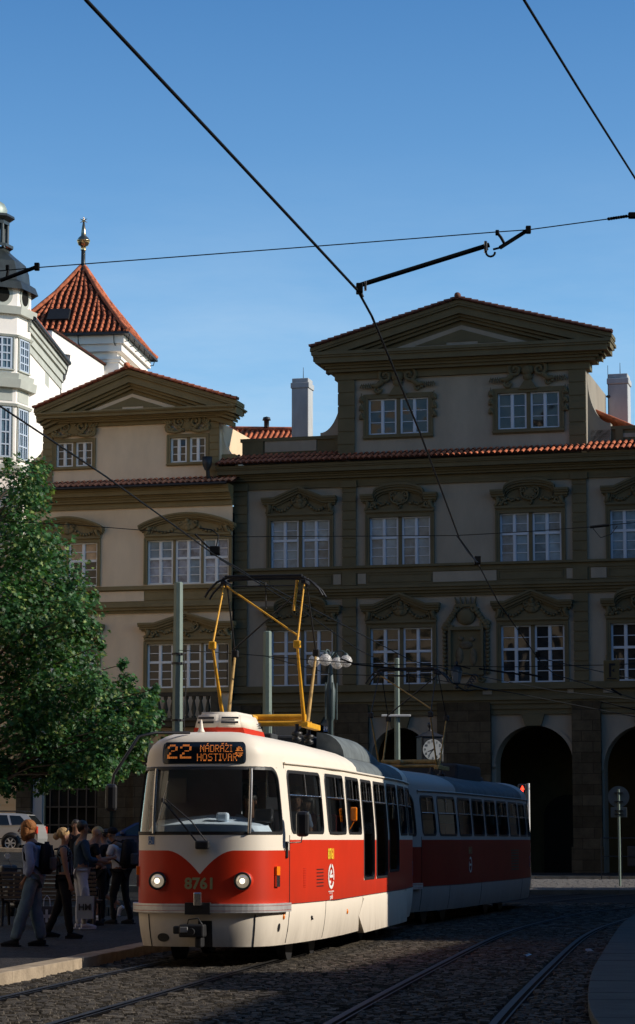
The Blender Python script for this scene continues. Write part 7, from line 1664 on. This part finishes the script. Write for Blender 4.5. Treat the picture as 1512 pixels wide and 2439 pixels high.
# ------------------------------------------------------------------ parked cars
def car(name, label, loc, rz, paint, prof, roof, wheels, glass_polys, lights, est=False):
    """side profile in (x,z), x = length; width 1.75"""
    e = empty(name, loc, rz, label, 'car'); W2 = .87
    bm = bmesh.new(); n = len(prof); rows = []
    for y,k,dz in ((-W2+.06,.985,0),(-W2,1,0),(W2,1,0),(W2-.06,.985,0)): rows.append([bm.verts.new((x*k, y, z+dz)) for x,z in prof])
    for a,b in zip(rows[:-1],rows[1:]):
        for i in range(n): bm.faces.new((a[i],a[(i+1)%n],b[(i+1)%n],b[i]))
    bm.faces.new(rows[0]); bm.faces.new(rows[-1][::-1]); bmesh.ops.recalc_face_normals(bm, faces=bm.faces[:]); g = MB(); g.frombm(bm,0,False); body = g.build('body', M[paint], e)
    # greenhouse: tapered cabin
    n = len(roof); zb_ = min(z for x,z in roof); zt_ = max(z for x,z in roof); g = MB(); vs=[]
    for s in (-1,1):
        for x,z in roof: t=(z-zb_)/(zt_-zb_); vs.append((x, s*(W2-.05-.17*t), z))
    g.add(vs,[tuple(range(n-1,-1,-1)),tuple(range(n,2*n))]+[(i,(i+1)%n,(i+1)%n+n,i+n) for i in range(n)]); g.build('cabin', M[paint], e)
    for k_,poly in enumerate(glass_polys):
        for s in (-1,1):
            g = MB(); vs=[(x, s*(W2-.05-.17*(z-zb_)/(zt_-zb_)+.006), z) for x,z in poly]; g.add(vs,[tuple(range(len(vs)))]); g.build('window', M['car_glass'], e)
    for end in ('rear','front'):        # end screens
        pts = sorted(roof, key=lambda p:(-p[0] if end=='rear' else p[0])); (xa,za),(xb,zb2) = pts[0],pts[1]
        d = .008 if end=='rear' else -.008; za2,zb3 = za+(zb2-za)*.12, za+(zb2-za)*.9; xa2,xb3 = xa+(xb-xa)*.12, xa+(xb-xa)*.9
        wy = lambda z: (W2-.05-.17*(z-zb_)/(zt_-zb_))*.88
        g = MB(); g.add([(xa2+d,-wy(za2),za2+.008),(xa2+d,wy(za2),za2+.008),(xb3+d,wy(zb3),zb3+.008),(xb3+d,-wy(zb3),zb3+.008)],[(0,1,2,3)]); g.build('rear_window' if end=='rear' else 'windscreen', M['car_glass'], e)
    for x in wheels:
        for s in (-1,1):
            g = MB(); g.lathe([(.0,0),(.36,0),(.36,.02),(0,.02)],(0,0,0),24); a_ = g.build('wheel_arch', M['black'], e); a_.location=(x,s*(W2-.004) - (.0 if s>0 else .0),.36); a_.rotation_euler=(PI/2,0,0)
            g = MB(); g.lathe([(.20,-.10),(.29,-.11),(.315,-.09),(.315,.09),(.29,.11),(.20,.10)],(0,0,0),28); t_ = g.build('wheel', M['tyre'], e); t_.location=(x,s*(W2-.02),.315); t_.rotation_euler=(PI/2,0,0)
            g = MB(); g.lathe([(.205,-.10),(.205,.10)],(0,0,0),24); 
            for f_ in (-.105,.105):
                g.lathe([(.205,f_),(.185,f_),(.185,f_*.6)],(0,0,0),24)
                for i in range(6): a=i*PI/3; g.add([(.03*math.cos(a+1.2),.03*math.sin(a+1.2),f_),(.19*math.cos(a+.14),.19*math.sin(a+.14),f_*.95),(.19*math.cos(a-.14),.19*math.sin(a-.14),f_*.95),(.03*math.cos(a-1.2),.03*math.sin(a-1.2),f_)],[(0,1,2,3)])
            g.build('rim', M['silver_paint'], t_)
    for (x0,x1,z0,z1,m) in lights:
        for s in (-1,1): g = MB(); g.bbox(x0,x1,s*(W2+.003)-.10,s*(W2+.003)+.003 if s>0 else s*(W2+.003)+.10,z0,z1,.02); g.build('rear_lamp' if m=='red' else 'headlight', M[m], e)
    g = MB(); x0,x1 = min(x for x,z in prof), max(x for x,z in prof)
    for s in (-1,1):
        g.box(x0+.3,x1-.3,s*(W2+.008)-.004,s*(W2+.008)+.004,.46,.50)
    g.build('side_moulding', M['black'], e)
    g = MB()
    for s in (-1,1):
        for x in (wheels[0]+1.15, wheels[0]+2.05): g.box(x-.006,x+.006,s*(W2+.002)-.002,s*(W2+.002)+.002,.35,.88)
    g.build('door_gap', M['black'], e)
    for x in (wheels[0]+1.25,wheels[0]+2.15):
        for s in (-1,1): g = MB(); g.bbox(x-.02,x+.14,s*W2-.02,s*W2+.02,.80,.83,.008); g.build('door_handle', M[paint], e)
    for s in (-1,1): g = MB(); g.bbox(wheels[0]+.55 if not est else wheels[0]+.55,wheels[0]+.72,s*(W2+.02)-.10,s*(W2+.02)+.10,.92,1.05,.04); g.build('wing_mirror', M[paint], e)
    if est:
        for s in (-1,1): g = MB(); g.path([(wheels[0]+1.2,s*.62,zt_+.02),(wheels[0]+1.35,s*.62,zt_+.07),(wheels[1]+.35,s*.62,zt_+.07),(wheels[1]+.5,s*.62,zt_+.0)],.018,6); g.build('roof_rail', M['black'], e)
    return e
est_prof = [(0,.30),(.05,.58),(.35,.80),(1.15,.92),(3.9,.98),(4.48,.96),(4.55,.72),(4.57,.48),(4.52,.26),(.15,.20)]
est_roof = [(1.10,.90),(1.85,1.36),(2.3,1.43),(3.6,1.42),(4.10,1.37),(4.46,.95)]
est_gl = [[(1.35,.95),(1.95,1.31),(2.45,1.35),(2.50,.96)],[(2.58,.96),(2.54,1.36),(3.35,1.35),(3.48,.98)],[(3.56,.98),(3.44,1.34),(3.85,1.32),(4.18,1.0)]]
sp0 = at(103,1990,93); zs = gz(sp0.x-2,93)
car('estate_car', 'silver estate car with roof rails parked at the left edge, behind the woman in jeans', (sp0.x-4.57*math.cos(YAW*.5),93.2,zs-.06), YAW*.4, 'silver_paint', est_prof, est_roof, (.85,3.55), est_gl, [(4.42,4.56,.66,.93,'red'),(.05,.25,.60,.74,'globe_glass')], True)
sed_prof = [(0,.32),(.04,.56),(.30,.74),(1.10,.88),(3.5,.93),(4.30,.90),(4.42,.70),(4.42,.40),(4.35,.24),(.15,.20)]
sed_roof = [(1.0,.86),(1.85,1.34),(2.25,1.41),(3.0,1.40),(3.45,1.34),(4.05,.90)]
sed_gl = [[(1.25,.91),(1.93,1.29),(2.35,1.33),(2.42,.93)],[(2.50,.93),(2.44,1.33),(3.0,1.32),(3.42,1.22),(3.62,.95)]]
bp0 = at(207,1995,90); car('hatchback_car', 'dark blue car parked facing left, half hidden behind the lead tram', (bp0.x,90.4,gz(bp0.x+2,90)), YAW*.4, 'blue_paint', sed_prof, sed_roof, (.82,3.45), sed_gl, [(4.3,4.43,.62,.84,'red'),(.03,.22,.58,.72,'globe_glass')])

# ------------------------------------------------------------------ driver and passengers inside the lead tram
def intram(x, y, z=.93):
    c, s = math.cos(-TH1), math.sin(-TH1); o = Vector(tram1.location); return (o.x+x*c-y*s, o.y+x*s+y*c, z)
mat('driver_shirt', (.42,.52,.72), .8, bump=.5, bscale=14)
SIT = [[(-.12,.42,.50),(-.12,.45,.10)],[(.12,.42,.50),(.12,.45,.10)]]
d1, dq = person('tram driver in a pale shirt seated behind the windscreen of the lead tram', intram(.38,1.42,.50), PI-TH1, 1.72, 'skin2', 'driver_shirt', 'black_cloth', 'hair_dark',
    [[(-.05,.14,-.22),(.05,.36,-.14)],[(.05,.14,-.22),(-.05,.34,-.12)]], SIT, lean=.05, sleeves='long')
g = MB(); g.bbox(.14,.64,1.72,1.80,1.15,1.95,.05); o = g.build('driver_seat', M['black_cloth'], tram1)
person('passenger with long hair sitting by the second side window of the lead tram', intram(.82,3.45,.55), PI-TH1, 1.66, 'skin', 'black_cloth', 'black_cloth', 'hair_dark',
    [[(-.03,.1,-.25),(.0,.25,-.40)],[(.03,.1,-.25),(.0,.25,-.40)]], SIT, hairstyle='long', sleeves='long')
person('passenger in a pale blue shirt sitting by the first side window of the lead tram', intram(.80,2.55,.55), PI-TH1+.3, 1.70, 'skin', 'shirt_blue', 'black_cloth', 'hair_dark',
    [[(-.03,.1,-.25),(.0,.25,-.40)],[(.03,.1,-.25),(.0,.25,-.40)]], SIT)
# small litter on the dark road
for (u,v,l,w_) in ((1402,2265,'crumpled white paper scrap on the dark road near the right kerb',.07),(1260,2277,'flattened clear plastic scrap on the road between the empty rails',.07)):
    p = atz(u,v,.05); g = MB(); rn = random.Random(u); n=9; vs=[(p.x+w_*math.cos(2*PI*i/n)*rn.uniform(.5,1.3),p.y+w_*2*math.sin(2*PI*i/n)*rn.uniform(.5,1.2),.04+rn.uniform(0,.05)) for i in range(n)]+[(p.x,p.y,.09)]; g.add(vs,[(i,(i+1)%n,n) for i in range(n)]); tag(g.build('litter', M['bag_white'] if u>1300 else M['globe_glass']), l, 'litter')
